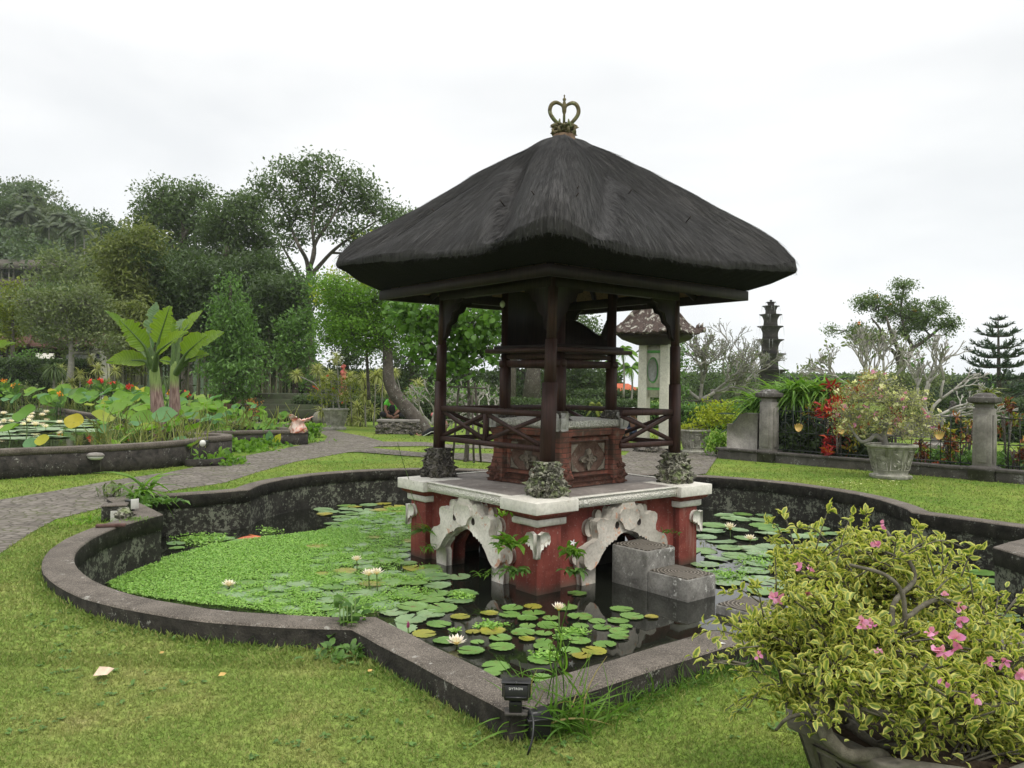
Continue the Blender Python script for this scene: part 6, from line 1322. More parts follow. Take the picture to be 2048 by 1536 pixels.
# strap-leaved plants behind the fence
for i, (x, y, D, r, n, lab) in enumerate([(1520, 815, 17.2, 62, 170, 'green strap leaved plant left of the fence pillar cap'), (1590, 792, 16.6, 68, 240, 'big green strap leaved plant arching over the fence'), (1645, 788, 16.2, 60, 180, 'green strap leaved plant touching the red crotons'), (1560, 800, 17, 66, 160, 'green strap leaved plant directly behind the pillar cap')]):
    c = at(x, y, D); root = thing('strap_plant', lab, 'plant', (c[0], c[1], GZ), 0, 'strap leaved plants behind the fence'); h = c[2]-GZ; mb = MB(); d = rdir(n, .6); d[:, 2] = np.abs(d[:, 2])*.8+.12; R_ = r*D/FPX
    scatter(mb, rng.normal(0, .10, (n, 3))*[1, 1, .7]+[0, 0, h], d, np.repeat([[0, 0, 1.]], n, 0)+rdir(n)*.2, R_*rng.uniform(.7, 1.15, n), blade(7, .032, .85), rng.random(n)); mb.build('leaves', M['lv_strap'], root)
    mb = MB(); P = rng.normal(0, 1, (150, 3))*[.24, .2, .20]+[0, 0, h*.62]; scatter(mb, P, rdir(150, -.5), rdir(150), .48, blade(5, .045, .4), rng.random(150)); mb.build('old_leaves', M['lv_strapd'], root)  # darker, bluer leaves set below the green ones
    mb = MB(); tube(mb, [(0, 0, 0), (0, 0, h)], .05, 6); mb.build('stem', M['bark'], root)
def croton(x, y, D, r, n, label, mat='lv_crot', h=None):
    c = at(x, y, D); root = thing('croton', label, 'shrub', (c[0], c[1], GZ), 0, 'colourful crotons behind the fence'); R_ = r*D/FPX; mb = MB(); H = max(.15, c[2]-GZ)
    for k in range(5):
        o = rng.normal(0, .45, 3)*R_+[0, 0, H]; o[2] += rng.uniform(-.5, .3)*R_; m = n//3; d = rdir(m, .45); scatter(mb, np.repeat(o[None], m, 0)+rng.normal(0, .08, (m, 3))*R_*2, d, rdir(m, 1.), R_*rng.uniform(.32, .62, m), t6(.13, .35, .05), np.clip(rng.normal(rng.uniform(.2, .9), .2, m), 0, 1))
    mb.build('leaves', M[mat], root); mb = MB(); [tube(mb, [(rng.normal(0, .04), rng.normal(0, .04), 0), (rng.normal(0, .1), rng.normal(0, .1), H)], .015, 5) for _ in range(3)]; mb.build('stems', M['bark'], root)
for i, a in enumerate([(1665, 815, 15.6, 38, 90, 'bright red croton rising just right of the strap plants'), (1640, 822, 15.9, 26, 60, 'red and yellow croton against the strap leaves', 'lv_crot2'), (1725, 788, 15.4, 34, 80, 'red croton behind the crown of the fence pot shrub'), (1680, 785, 15.8, 26, 60, 'orange tipped croton above the red one'), (1675, 872, 15.2, 36, 80, 'low red croton behind the fence left of the large pot'), (1735, 860, 15.4, 34, 80, 'dark croton hidden behind the large pot shrub', 'lv_crot2'),
    (1840, 905, 14.6, 26, 70, 'low dark croton just right of the large pot', 'lv_crot2'), (1885, 875, 14.6, 30, 80, 'red and green croton in the middle of the right fence span', 'lv_crot2'), (1925, 890, 14.4, 28, 80, 'bronze croton left of the paneled pillar', 'lv_crot2'), (1870, 925, 14.5, 20, 60, 'small red croton at the fence foot', 'lv_crot'), (1940, 850, 15, 22, 60, 'dark red croton behind the paneled pillar', 'lv_crot2'), (2015, 830, 13.8, 26, 70, 'orange croton right of the paneled pillar', 'lv_crot2'), (2030, 900, 13.6, 30, 80, 'greenish croton at the right frame edge', 'lv_crot2'), (1790, 850, 15, 32, 80, 'orange brown croton behind the pot shrub trunk', 'lv_crot2')]): croton(*a)
# potted bougainvillea by the fence
tree('bougainvillea', 'pale bougainvillea with twisted trunk in the large eight sided pot', 'shrub', DP, [(1772, 895, 0), (1768, 870, 0), (1776, 840, .05), (1774, 815, 0)], .055,
     [(1758, 765, 42, 20), (1715, 790, 40, 22), (1700, 825, 40, 24), (1770, 800, 60, 26), (1825, 800, 38, 24), (1690, 855, 26, 16), (1760, 840, 50, 22), (1840, 835, 34, 22), (1815, 862, 44, 16), (1740, 745, 24, 10), (1855, 860, 20, 12), (1730, 868, 24, 8)], 7600, .042, M['lv_pale'], M['barkp'], per=10, cl=3.6, twig=.55, limbr=.5, flowers=(('pink_flower', M['fl_pink'], 34, .05), ('cream_flower', M['fl_cream'], 60, .055)))
mb = MB(); P = curve([at(1698, 850, DP), at(1712, 872, DP-.05), at(1724, 884, DP-.1), at(1738, 880, DP-.1), at(1750, 872, DP), at(1768, 882, DP)], 14); tube(mb, P, [.016, .024, .03, .034, .04, .045], 8); tag(mb.build('root_arm', M['barkp'], None, True, loc=P[0]), 'bent side trunk of the bougainvillea in the large pot', 'branch')
hedge('hedge', 'low mixed ground cover just behind the right fence span', (1820, 920), (2080, 920), FP(fs(1820), 1.5)[1], FP(fs(2080), 1.5)[1], .36, .8, M['lv_mid'], 3600, .10)
hedge('hedge', 'dark garden border beyond the low pool wall', (1790, 850), (2090, 850), 27, 23, .75, 1.2, M['lv_dark'], 7000, .13)
# bare frangipani, norfolk pine, far tree
frangipani('frangipani', 'bare pale frangipani with few leaf tufts left of the far tree', 1722, 800, 22, 5, .62, .56, 8, 420, M['lv_greyg'], [(-.65, 0, .75), (.1, 0, 1), (.35, .2, .9), (-.95, .1, .45), (.7, 0, .6)], .04)
frangipani('frangipani', 'bare pale frangipani spreading over the fence toward the paneled pillar', 1858, 835, 19, 5, .58, .52, 9, 40, M['lv_mid'], [(.85, 0, .32), (.5, 0, .8), (-.2, 0, .95), (.95, .1, .08), (-.55, 0, .8)], .042)
0 and frangipani('frangipani', 'bare pale frangipani between far tree and fence pot shrub', 1815, 815, 21, 4, .6, .5, 12, 120, M['lv_greyg'], [(0, 0, 1), (-.5, 0, .85), (.45, 0, .9)], .04)
tree('far_tree', 'round topped tree with open branching crown against the sky at right', 'tree', 46, [(1800, 800), (1803, 760), (1800, 725), (1802, 700)], .28,
     c5([(1280, 100, 85, 32), (1090, 200, 90, 50), (1020, 220, 45, 40), (1210, 250, 80, 50), (1500, 225, 60, 34), (1340, 290, 90, 44), (1400, 340, 90, 44), (1560, 350, 70, 40), (1590, 330, 45, 30), (990, 390, 75, 46), (1070, 440, 80, 38), (1280, 390, 70, 50), (1400, 455, 55, 26), (830, 385, 45, 20), (1270, 170, 45, 34), (1530, 260, 40, 24), (1160, 300, 60, 30), (1560, 410, 20, 24), (1350, 240, 60, 40), (1440, 290, 50, 40), (1130, 420, 50, 34)]), 13500, .155, M['lv_bigl'], M['bark'], per=12, twig=.25, limbr=.5, forks=[[(1805, 742), (1789, 705), (1764, 689), (1761, 660), (1742, 635)], [(1827, 742), (1824, 698), (1811, 667), (1802, 619), (1808, 578)], [(1827, 736), (1826, 698), (1849, 682), (1875, 660), (1894, 648)], [(1789, 711), (1780, 660), (1773, 632)]], flowers=(('orange_blossom', M['fl_org'], 4, .16),))
tree('far_bush', 'leafy bush under the far tree behind the frangipani', 'shrub', 40, [(1790, 800), (1790, 770)], .08, [(1760, 760, 40, 20), (1820, 750, 46, 22), (1870, 760, 34, 20), (1720, 775, 30, 16)], 2200, .17, M['lv_greyg'], M['bark'], per=10)
D = 31; b = at(1999, 830, D); root = thing('norfolk_pine', 'young tiered pine with level branches behind the paneled pillar', 'pine tree', b); mb = MB(); tp = at(1996, 628, D); tube(mb, [b, (b+tp)/2, tp], [.10, .07, .012], 8); nb = MB()
for y, wpx, k in ((640, 12, 5), (655, 24, 5), (673, 38, 6), (697, 46, 6), (715, 54, 6), (735, 58, 7), (760, 62, 7), (785, 62, 7)):
    c = at(1997, y, D); R_ = wpx*D/FPX
    for i in range(k):
        a = 2*math.pi*(i+rng.uniform(-.2, .2))/k+y; d = np.array([math.cos(a), math.sin(a), 0]); L_ = R_*rng.uniform(.85, 1.1); P = curve([c, c+d*L_*.5+[0, 0, .02*L_], c+d*L_+[0, 0, .30*L_]], 9); tube(mb, P, [.03, .012], 5, cap=False)
        m = int(16+L_*70); t_ = rng.random(m)*.92+.08; q = np.column_stack([np.interp(t_, np.linspace(0, 1, 9), P[:, j]) for j in range(3)]); e = rdir(m, .8); e[:, 2] = np.abs(e[:, 2]); scatter(nb, q, unit(e*.9+d*.8), rdir(m), np.where(t_ > .15, .26, .1)*rng.uniform(.7, 1.1, m)*min(1, .5+L_/2), blade(2, .10, .2), rng.random(m))
mb.build('trunk', M['bark'], root, True, loc=b); nb.build('crown', M['lv_norf'], root, loc=b)
spiky('pillar_fern', 'yellow green fern growing behind the paneled pillar cap', 'plant', 1975, 790, 14.2, 34, M['lv_ygr'], [(1975, 800), (1976, 850)], 90, None, .9, .06)
# fountain tower
D = 68.; t = thing('fountain_tower', 'tall dark tiered stone fountain tower beyond the fence', 'fountain', at(1530, 805, D)); zb = t.location.z; Zt = lambda y: at(1533, y, D)[2]-zb; kx = D/FPX*.1433; off = lambda y: at(1542-(y-600)*.025, y, D)[0]-t.location.x
for i, (yt, yb, rt, rb) in enumerate([(600, 605, 22, 16), (604, 612, 70, 48), (612, 629, 120, 78), (629, 652.5, 155, 100), (652.5, 679, 178, 112), (679, 707, 192, 122), (707, 739, 222, 126), (739, 776, 262, 145), (776, 812, 320, 170)]):
    mb = MB(); zt_, zb_ = Zt(yt), Zt(yb); h = zt_-zb_; n = 32; a = np.arange(n)*2*math.pi/n; x0 = off(yt); R = []
    for r, z in ((rb*1.0, 0), (rb*.93, .25), (rb*.93, .5), (rb*1.02, .66), (rb*.45+rt*.45, .84), (rt*.93, .945), (rt, .965), (rt, 1.0), (rt*.9, .99), (rb*.6, .97)):
        s_ = 1+(.045*np.cos(a*8) if r > rt*.95 else 0); R.append(np.stack([x0+r*kx*s_*np.cos(a), r*kx*s_*np.sin(a), np.full(n, zb_+h*z)], 1))
    rings(mb, R); mb.build('tier', M['tower'] if 'tower' in M else M.setdefault('tower', stone('wet_dark_stone', (.022, .019, .017), (.065, .057, .05), (.28, .27, .25), .02, 2.5)), t)
    if 0 < i < 8:
        sm = MB()
        for k in range(10): 
            q = rng.uniform(0, 6.3); d = np.array([math.cos(q), math.sin(q), 0])*rt*kx*1.01; p = np.array([x0, 0, zt_-.02])+d; L_ = rng.uniform(.3, .9)*h; tube(sm, [p, p+d*.03-[0, 0, L_*.5], p+d*.05-[0, 0, L_]], [.010, .008, .004], 4)
        sm.build('falling_water', M['drops'] if 'drops' in M else M.setdefault('drops', plain('falling_water', (.55, .56, .57), .2, .5, .1, 20, 0)), t)
# white gate posts with tiled roof
D = gr(1290, 905)[1]; GC = gr(1292, 903); gt = thing('tiled_gate_shrine', 'white post shrine with round panel and lichened tiled roof beyond the pavilion', 'gate', GC); GRZ = -.62
def gx(px, y=800): return at(px, y, D)[0]-GC[0]
def gzp(py): return at(1300, py, D)[2]-GC[2]
def G(u, v, z): C, s_ = math.cos(GRZ), math.sin(GRZ); return np.array([u*C-v*s_, u*s_+v*C, z])
zr = gzp(688)
for u, nm in ((-.02, 0), (.52, 1)):
    mb = MB(); sq(mb, [(.115, .115, .1), (.10, .10, zr)], G(u-.05, 0, 0), GRZ); mb.build('post', M['cream'], gt, bevel=.008)
z0, z1 = gzp(795), zr
mb = MB(); box(mb, G(.22, 0, (z0+z1)/2), (.40, .07, z1-z0), GRZ); pn_ = mb.build('panel', M['cream'], gt)
gz0, gz1 = gzp(780), gzp(700)
for (a, b, c_, d_) in ((.03, gz1-.06, .40, gz1), (.03, gz0, .40, gz0+.06), (.345, gz0+.06, .40, gz1-.06)):
    mb = MB(); extrude(mb, [(a, b), (c_, b), (c_, d_), (a, d_)], .02, lambda s_, z, dd: G(s_, -.055+dd, z)); mb.build('green_trim', M['green'], gt)
mb = MB(); a = np.linspace(0, 2*math.pi, 28, endpoint=False); extrude(mb, [(.17+.135*math.cos(x), (gz0+gz1)/2+.30*math.sin(x)) for x in a], .025, lambda s_, z, dd: G(s_, -.062+dd, z)); mb.build('green_ring', M['green'], gt)
mb = MB(); extrude(mb, [(.17+.115*math.cos(x), (gz0+gz1)/2+.26*math.sin(x)) for x in a], .03, lambda s_, z, dd: G(s_, -.075+dd, z)); mb.build('round_panel', M['mirror'], gt)
mb = MB(); rocky(mb, G(.2, 0, -.08), GRZ, [(.42, 0), (.40, .12), (.28, .22), (.2, .30)], 1.2, 9, 48, 20, sqr=.2, seed=5.); mb.build('carved_base', M['carvedg'], gt, True)
ze, za = gzp(668), gzp(600); E_, F_ = .86, .70
mb = MB(); sq(mb, [(.34, .26, zr-.02), (.62, .46, zr+.10), (.72, .58, ze-.01)], G(.2, 0, 0), GRZ); mb.build('eave_soffit', M['woodd'], gt)
n = 44; R = []
for t_ in np.repeat(np.linspace(0, 1, 13), 2)+np.tile([-.001, .001], 13):                           # concave tiled roof with rippled rows
    t_ = min(1, max(0, t_)); ro_ = len(R) % 2; z = ze+(za-ze)*(1-t_)**1.35-(0 if ro_ == 0 else -.022); r = []
    for i in range(4*n):
        sdn, f = divmod(i, n); f = -1+2*f/n; u, v = [(f, -1), (1, f), (-f, 1), (-1, -f)][sdn]; rp = .045*abs(math.sin(f*9*math.pi/2*(.4+.6*t_)))*(t_ > .1); up_ = .10*t_**3*abs(f)**4
        r.append(G(.2+u*(.16+(E_-.16)*t_), v*(.12+(F_-.12)*t_), z+rp+up_))
    R.append(r)
R.append([G(.2+(p[0]*0), 0, ze-.02) for p in R[0]][:0] or [np.array(p)-[0, 0, .05] for p in R[-1]]); mb = MB(); rings(mb, R); rf_ = mb.build('roof', M['tile'], gt)
for a_, b_ in cn4:
    mb = MB(); P = curve([G(.2+a_*.12, b_*.09, za+.02), G(.2+a_*(.16+.7*.35), b_*(.12+.58*.35), ze+(za-ze)*(.65)**1.35+.04), G(.2+a_*.65, b_*.53, ze+.14), G(.2+a_*.90, b_*.74, ze+.13)], 12); tube(mb, P, [.07, .06, .065], 8)
    for tq in (.97, .82): 
        p = P[int(tq*11)]; tube(mb, [p, p+[0, 0, .10], p+G(a_*.03, b_*.03, .17)], [.06, .04, .004], 6)
    q = mb.build('ridge_horn', M['tile'], None, True); q.parent = rf_
mb = MB(); lathe(mb, [(.18, -.02), (.14, .08), (.10, .12), (.12, .2), (.03, .3)], G(.2, 0, za), 10); q = mb.build('roof_crown', M['tile'], None, True); q.parent = rf_
# bright plant in the pot, distant stone wall, bare tree, orange roof, small garden fountain
D = gr(1390, 905)[1]
tree('potted_shrub', 'bright yellow green feathery shrub in the mossy pot near the stub wall', 'shrub', D, [(1405, 866), (1425, 850), (1420, 835)], .03, [(1410, 825, 22, 12), (1435, 838, 34, 14), (1450, 815, 20, 9), (1400, 850, 26, 8), (1455, 835, 22, 10), (1375, 857, 26, 7), (1428, 812, 14, 8)], 1500, .085, M['lv_yel'], M['barkd'], per=8, twig=.6)
tree('garden_shrub', 'yellow and purple shrub on the ground between pot and stub wall', 'shrub', 17.2, [(1432, 908), (1434, 890)], .02, [(1435, 878, 18, 16), (1425, 895, 14, 10), (1446, 893, 12, 12)], 620, .08, M['lv_crot2'] if 0 else M['lv_brt'], M['bark'], per=8)
tree('garden_shrub', 'yellow shrub low behind the white gate post', 'shrub', 18.6, [(1325, 903), (1325, 885)], .02, [(1325, 873, 10, 12), (1330, 888, 10, 8)], 360, .08, M['lv_yel'], M['bark'], per=8)
p = at(1400, 815, 44); t = thing('stone_wall', 'distant grey stone wall with urns behind the bright potted shrub', 'wall', (p[0]+1.2, 44, 0)); z1 = at(1400, 799, 44)[2]
mb = MB(); box(mb, (0, 0, z1/2-.1), (6.5, .4, z1-.15)); mb.build('panel', stone('mossy_blue_stone', (.07, .075, .07), (.15, .155, .145), amt=0, sc=2), t); mb = MB(); box(mb, (0, 0, z1-.1), (6.7, .6, .12)); mb.build('coping', M['pillard'], t)
for x in (-2.6, -.3, 1.9):
    mb = MB(); lathe(mb, [(.18, 0), (.12, .12), (.3, .35), (.34, .62), (.26, .62)], (x, 0, z1-.04), 12); mb.build('urn', M['pillar'], t, True)
frangipani('bare_tree', 'grey bare spreading tree left of the fountain tower', 1400, 800, 43, 7, .72, .90, 21, 1500, M['lv_greyg'], [(.1, 0, 1), (.9, 0, .5), (-.7, .2, .6)], .11, 'bare trees beyond the garden')
frangipani('bare_tree', 'thin bare twiggy tree just left of the fountain tower foot', 1475, 790, 55, 6, .6, 1.2, 22, 300, M['lv_hill2'], [(.1, 0, 1), (.5, 0, .8), (-.4, .2, .9)], .08, 'bare trees beyond the garden')
D = 42; t = thing('orange_roof', 'small bright orange tiled roof pavilion behind the feathery palms', 'pavilion', at(1245, 795, D)*[1, 1, 0]); z0, z1 = at(1245, 789, D)[2], at(1243, 767, D)[2]
mb = MB(); sq(mb, [(.95, .95, z0), (.95, .95, z0+.05), (.22, .22, z1)], (0, 0, 0), .3); mb.build('roof', M['orange'], t)
for a_, b_ in cn4: mb = MB(); sq(mb, [(.05, .05, 0), (.05, .05, z0)], (a_*.75, b_*.75, 0)); mb.build('post', M['pillar'], t)
p = gr(1873, 895); t = thing('garden_fountain', 'small pale pedestal fountain seen through the iron fence', 'fountain', (p[0], p[1], GZ)); mb = MB(); lathe(mb, [(.55, 0), (.55, .10), (.5, .12), (.14, .13), (.14, .5), (.20, .55), (.20, .75), (.12, .78)], (0, 0, 0), 20); mb.build('pedestal', M['pillar'], t, bevel=.005); mb = MB(); lathe(mb, [(.3, .46), (.3, .52), (.1, .53)], (0, 0, 0), 20); mb.build('bowl', M['pillar'], t)
flat([gr(1800, 905), gr(1895, 905), gr(1895, 950), gr(1800, 945)], .092, 'water', M['waterl'])
p = gr(1880, 875); t = thing('pool_wall', 'low concrete pool wall beyond the small pedestal fountain', 'wall', (p[0], p[1], 0)); mb = MB(); box(mb, (0, 0, .3), (3., .2, .62)); mb.build('panel', M['pillar'], t, bevel=.01); mb = MB(); box(mb, (0, 0, .64), (3.1, .3, .07)); mb.build('coping', M['pillard'], t, bevel=.01)
p = at(1905, 850, 26); t = thing('garden_statue', 'small dark statue on plinth seen through the right fence span', 'statue', (p[0], p[1], 0)); mb = MB(); rocky(mb, (0, 0, 0), 0, [(.2, 0), (.2, .4), (.12, .45), (.17, .7), (.14, .95), (.07, 1.02), (.09, 1.12), (.03, 1.25)], .8, 10, 22, 40, seed=8.); mb.build('figure', M['pillard'], t, True)
# bench ledge, round stone
p = gr(795, 868); t = thing('stone_bench', 'low rough stone bench with flat pale top under the leaning tree', 'bench', (p[0], p[1]+.2, GZ)); wv_ = 84*p[1]/FPX
mb = MB(); rocky(mb, (-wv_*.22, 0, 0), .05, [(.36, 0), (.35, .2), (.30, .36)], .9, 7, 48, 20, sqr=.12, seed=1.); rocky(mb, (wv_*.25, 0, 0), -.04, [(.36, 0), (.35, .2), (.30, .36)], .9, 7, 48, 20, sqr=.12, seed=4.); mb.build('stones', M['carvedg'], t, True); mb = MB(); box(mb, (0, .02, .385), (wv_, .55, .07)); mb.build('seat', M['pillar'], t, bevel=.015)
p = gr(640, 846); t = thing('round_stone', 'rounded grey stone beside the carved pot at the path bend', 'stone', (p[0], p[1], .02)); mb = MB(); lathe(mb, [(.2, 0), (.27, .15), (.28, .30), (.2, .45), (.05, .52)], (0, 0, 0), 18); mb.build('stone', M['pillar'], t, True)

# ================================================================== pond life
pg = lambda x, y, X0=640, Y0=1000, k=.3418: gr(X0+x*k, Y0+y*k, ZW)
near_pads = [(695, 732, 75), (730, 828, 72), (820, 688, 60, 1), (990, 668, 55, 1), (1125, 635, 65), (1110, 675, 66), (1245, 628, 55, 1), (1250, 662, 70), (1215, 700, 65), (1335, 735, 68), (1440, 632, 70), (1520, 690, 75), (1350, 697, 50), (1215, 740, 50), (1190, 780, 75), (1310, 783, 55), (1420, 765, 50), (1505, 787, 55), (1525, 742, 50), (1620, 712, 52), (1650, 748, 56), (1745, 710, 66), (1765, 640, 70), (1825, 685, 72), (1790, 745, 40), (1750, 773, 60), (1745, 805, 64), (1520, 830, 68), (1415, 805, 60), (1310, 830, 50), (1210, 818, 50, 1), (1055, 815, 70), (1010, 772, 80, 1), (895, 775, 45, 1), (920, 835, 42), (1065, 865, 78), (885, 890, 82), (1310, 865, 65), (1295, 935, 85), (1475, 885, 68), (1605, 890, 75, 1), (1665, 848, 70), (1530, 920, 60, 1), (1030, 975, 85), (1290, 1050, 70), (1505, 550, 58), (1940, 688, 42, 1), (610, 785, 72, 1), (1000, 1020, 60)]
for q in near_pads:
    p = pg(q[0], q[1]); pad(p, q[2]*.3418*p[1]/FPX*.98, 'pady' if len(q) > 3 else 'padg', 'yellowed lily pad floating on the dark water near the corner' if len(q) > 3 else 'glossy green lily pad floating on the dark water near the corner')
taken = []
PIERQ = [W(a, b)[:2] for a, b in ((-PA, -PV), (PA, -PV), (PA, PV), (-PA, PV))]; POOL = INN
def scat_pads(poly, n, r0, r1, mats, label, gap=.8, grp='lily pads on the pavilion pond'):
    k = tr_ = 0; xs = [p[0] for p in poly]; ys = [p[1] for p in poly]
    while k < n and tr_ < n*60:
        tr_ += 1; x, y = rng.uniform(min(xs), max(xs)), rng.uniform(min(ys), max(ys))
        if not inpoly(np.array(x), np.array(y), poly): continue
        p = gr(x, y, ZW); r = rng.uniform(r0, r1)
        if not inpoly(np.array(p[0]), np.array(p[1]), POOL) or distpoly(np.array([p[0]]), np.array([p[1]]), POOL)[0] < r*.9: continue
        if inpoly(np.array(p[0]), np.array(p[1]), PIERQ) or any(math.hypot(p[0]-a, p[1]-b) < gap*(r+c) for a, b, c in taken): continue
        taken.append((p[0], p[1], r)); pad(p, r, mats[int(rng.integers(0, len(mats)))], label, grp); k += 1
scat_pads([(420, 1180), (560, 1150), (760, 1190), (930, 1185), (900, 1225), (800, 1262), (640, 1235)], 36, .11, .165, ['pads', 'pads', 'padg'], 'dusty green lily pad lying in the green weed carpet', .75)
scat_pads([(600, 1100), (740, 1075), (850, 1060), (900, 1125), (960, 1160), (900, 1195), (760, 1190), (640, 1150)], 40, .10, .155, ['padg', 'pads', 'padg', 'pads', 'pady'], 'lily pad overlapping the weed carpet left of the near pier', .7)
scat_pads([(640, 1010), (800, 990), (830, 1060), (760, 1075), (660, 1050)], 34, .12, .19, ['pads', 'padg', 'pads', 'pady'], 'lily pad at the far end of the weed carpet', .7)
scat_pads([(340, 1070), (480, 1062), (500, 1085), (350, 1100)], 6, .08, .14, ['padg', 'pads'], 'small lily pad by the wall notch at left')
scat_pads([(1400, 1040), (1500, 1015), (1650, 1045), (1700, 1100), (1560, 1190), (1440, 1180), (1400, 1120)], 40, .15, .22, ['pads', 'pads', 'padg'], 'pale lily pad on the bright reflecting water right of the pavilion', .78)
scat_pads([(1460, 1010), (1600, 1012), (1640, 1035), (1480, 1030)], 10, .12, .2, ['padg', 'pads'], 'lily pad near the far right pond wall', .78)
scat_pads([(1580, 1150), (1950, 1130), (2048, 1220), (1900, 1300), (1600, 1260)], 26, .15, .22, ['padg', 'pads'], 'lily pad on the water behind the variegated bush', .85)
# floating weed carpet of tiny rosettes
def weed():
    poly = [(205, 1168), (260, 1135), (345, 1112), (420, 1092), (500, 1078), (560, 1072), (640, 1062), (700, 1040), (760, 1020), (840, 1010), (850, 1060), (835, 1110), (880, 1135), (910, 1180), (850, 1215), (760, 1238), (640, 1242), (500, 1220), (360, 1205), (260, 1190)]
    Q = np.array([gr(x, y, ZW) for x, y in poly]); lo, hi = Q.min(0), Q.max(0); n = 105000; x, y = rng.uniform(lo[0], hi[0], n), rng.uniform(lo[1], hi[1], n)
    k = inpoly(x, y, Q) & inpoly(x, y, POOL) & ~inpoly(x, y, PIERQ); x, y = x[k], y[k]
    d = distpoly(x, y, Q); nz = np.array([mnoise.noise(Vector((a*1.6, b*1.6, 4.)))+.6*mnoise.noise(Vector((a*5, b*5, 9.))) for a, b in zip(x, y)])
    dens = np.clip((-x-.25)/1.6, .12, 1)*1.1-.30+.75*nz*np.clip((x+2.9)/1.6, .15, 1); k = (rng.random(len(x)) < np.clip(dens, 0, 1)) & (d > .05*rng.random(len(x))-.02)
    for a, b, r in taken: k &= (np.hypot(x-a, y-b) > r*rng.uniform(.55, 1.05, len(x))) | (rng.random(len(x)) < .04)
    x, y = x[k], y[k]
    m = len(x); mb = MB(); P = np.repeat(np.column_stack([x, y, np.full(m, ZW+.006)]), 4, 0); P[:, :2] += rng.normal(0, .010, (m*4, 2)); P[:, 2] += rng.uniform(0, .012, m*4); D_ = rdir(m*4); D_[:, 2] = np.abs(D_[:, 2])*.35+.03
    scatter(mb, P, D_, np.repeat([[0, 0, 1.]], m*4, 0)+rdir(m*4)*.3, rng.uniform(.010, .026, m*4), (T2[0]*[1, 1.5, 1], T2[1], T2[2]), np.clip(np.repeat(rng.random(m), 4)*.6+rng.random(m*4)*.4, 0, 1))
    for (px, py, rx, n2) in ((1150, 1265, 30, 60), (980, 1250, 26, 60), (910, 1260, 10, 20), (1090, 1310, 26, 40), (400, 1078, 50, 260), (540, 1060, 24, 40), (1450, 1150, 60, 180), (1520, 1120, 50, 110), (920, 1192, 24, 50), (1640, 1018, 30, 80)):
        q = np.array([gr(px+rng.normal(0, rx*.5), py+rng.normal(0, rx*.13), ZW+.01) for _ in range(n2)]); q = q[inpoly(q[:, 0], q[:, 1], POOL)]; D_ = rdir(len(q)*3); D_[:, 2] = np.abs(D_[:, 2])*.5
        scatter(mb, np.repeat(q, 3, 0)+rng.normal(0, .012, (len(q)*3, 3))*[1, 1, 0], D_, np.repeat([[0, 0, 1.]], len(q)*3, 0)+rdir(len(q)*3)*.3, rng.uniform(.02, .04, len(q)*3), (T2[0]*[1, 1.5, 1], T2[1], T2[2]), rng.random(len(q)*3))
    o = mb.build('floating_weed', M['lv_weed']); o['kind'] = 'stuff'
weed()
for px, py, r, st, lab, bud in ((458, 1176, .085, .02, 'white water lily lying open on the green weed carpet', 0), (713, 1146, .075, .13, 'single white water lily on a stalk above the weed carpet', 0), (737, 1178, .09, .13, 'left of two tall white water lilies close together', 0), (753, 1182, .085, .16, 'right of two tall white water lilies close together', 0), (1117, 1268, .075, .19, 'pink white water lily raised among pads near the corner', 0), (913, 1294, .095, .02, 'open white water lily with yellow centre near the left arm', 0), (816, 1268, .06, .04, 'closed pink lily bud beside a yellowed pad', 1), (1460, 1074, .115, .10, 'tall pale pink water lily right of the pavilion', 0), (1500, 1084, .10, .03, 'white water lily with yellow centre right of the pavilion', 0)):
    lily(gr(px, py, ZW), r, st, lab, bud=bool(bud), openn=.55 if 'pink white' in lab or 'tall pale' in lab else 1.)
# koi at the surface
p = gr(505, 1076, ZW); t = thing('koi', 'orange koi fish at the dark water surface near the left wall notch', 'fish', p, .35); mb = MB(); n = 12; R = []
for k in range(10):
    u = k/9; r = .001+.052*math.sin(math.pi*min(1, u*.92+.06))**.8; a = np.arange(n)*2*math.pi/n; R.append(np.stack([np.full(n, -.2+.4*u), r*np.cos(a)+.02*math.sin(u*4), r*.9*np.sin(a)-.018], 1))
rings(mb, R); mb.build('body', plain('koi_orange', (.45, .09, .02), .25, .5, .4, 12, 0), t, True)
mb = MB(); mb.add([(-.19, 0, -.01), (-.30, .06, 0), (-.27, 0, -.005), (-.30, -.06, -.01)], [[0, 1, 2], [0, 2, 3]]); mb.add([(.0, 0, .03), (.06, 0, .028), (-.05, .01, .05)], [[0, 1, 2]]); mb.build('fin', M['fl_org'], t)

# ================================================================== near objects
# floodlight on the near corner of the pond wall
p = gr(1032, 1428, ZT); t = thing('floodlight', 'black floodlight standing on the near corner of the pond wall', 'floodlight', (p[0], p[1], ZT), .0); k = p[1]/FPX
mb = MB(); box(mb, (0, .01, .006), (46*k, 30*k, .012)); mb.build('mortar_pad', M['pillard'], t)
mb = MB(); box(mb, (-.003, 0, .035), (26*k, .035, .05)); box(mb, (-.003, .004, .07), (18*k, .028, .045)); mb.build('junction_box', M['plast'], t, bevel=.004)
hd = bpy.data.objects.new('head', None); hm = MB(); wd = 58*k; hh = 35*k
hm.add(np.array([(-wd/2*.80, -.045, -hh*.45), (wd/2*.80, -.045, -hh*.45), (wd/2*.80, -.045, hh*.40), (-wd/2*.80, -.045, hh*.40), (-wd/2*.92, .03, -hh/2), (wd/2*.92, .03, -hh/2), (wd/2*.92, .03, hh/2), (-wd/2*.92, .03, hh/2)]), np.array([[0, 1, 2, 3], [7, 6, 5, 4], [4, 5, 1, 0], [5, 6, 2, 1], [6, 7, 3, 2], [7, 4, 0, 3]]))
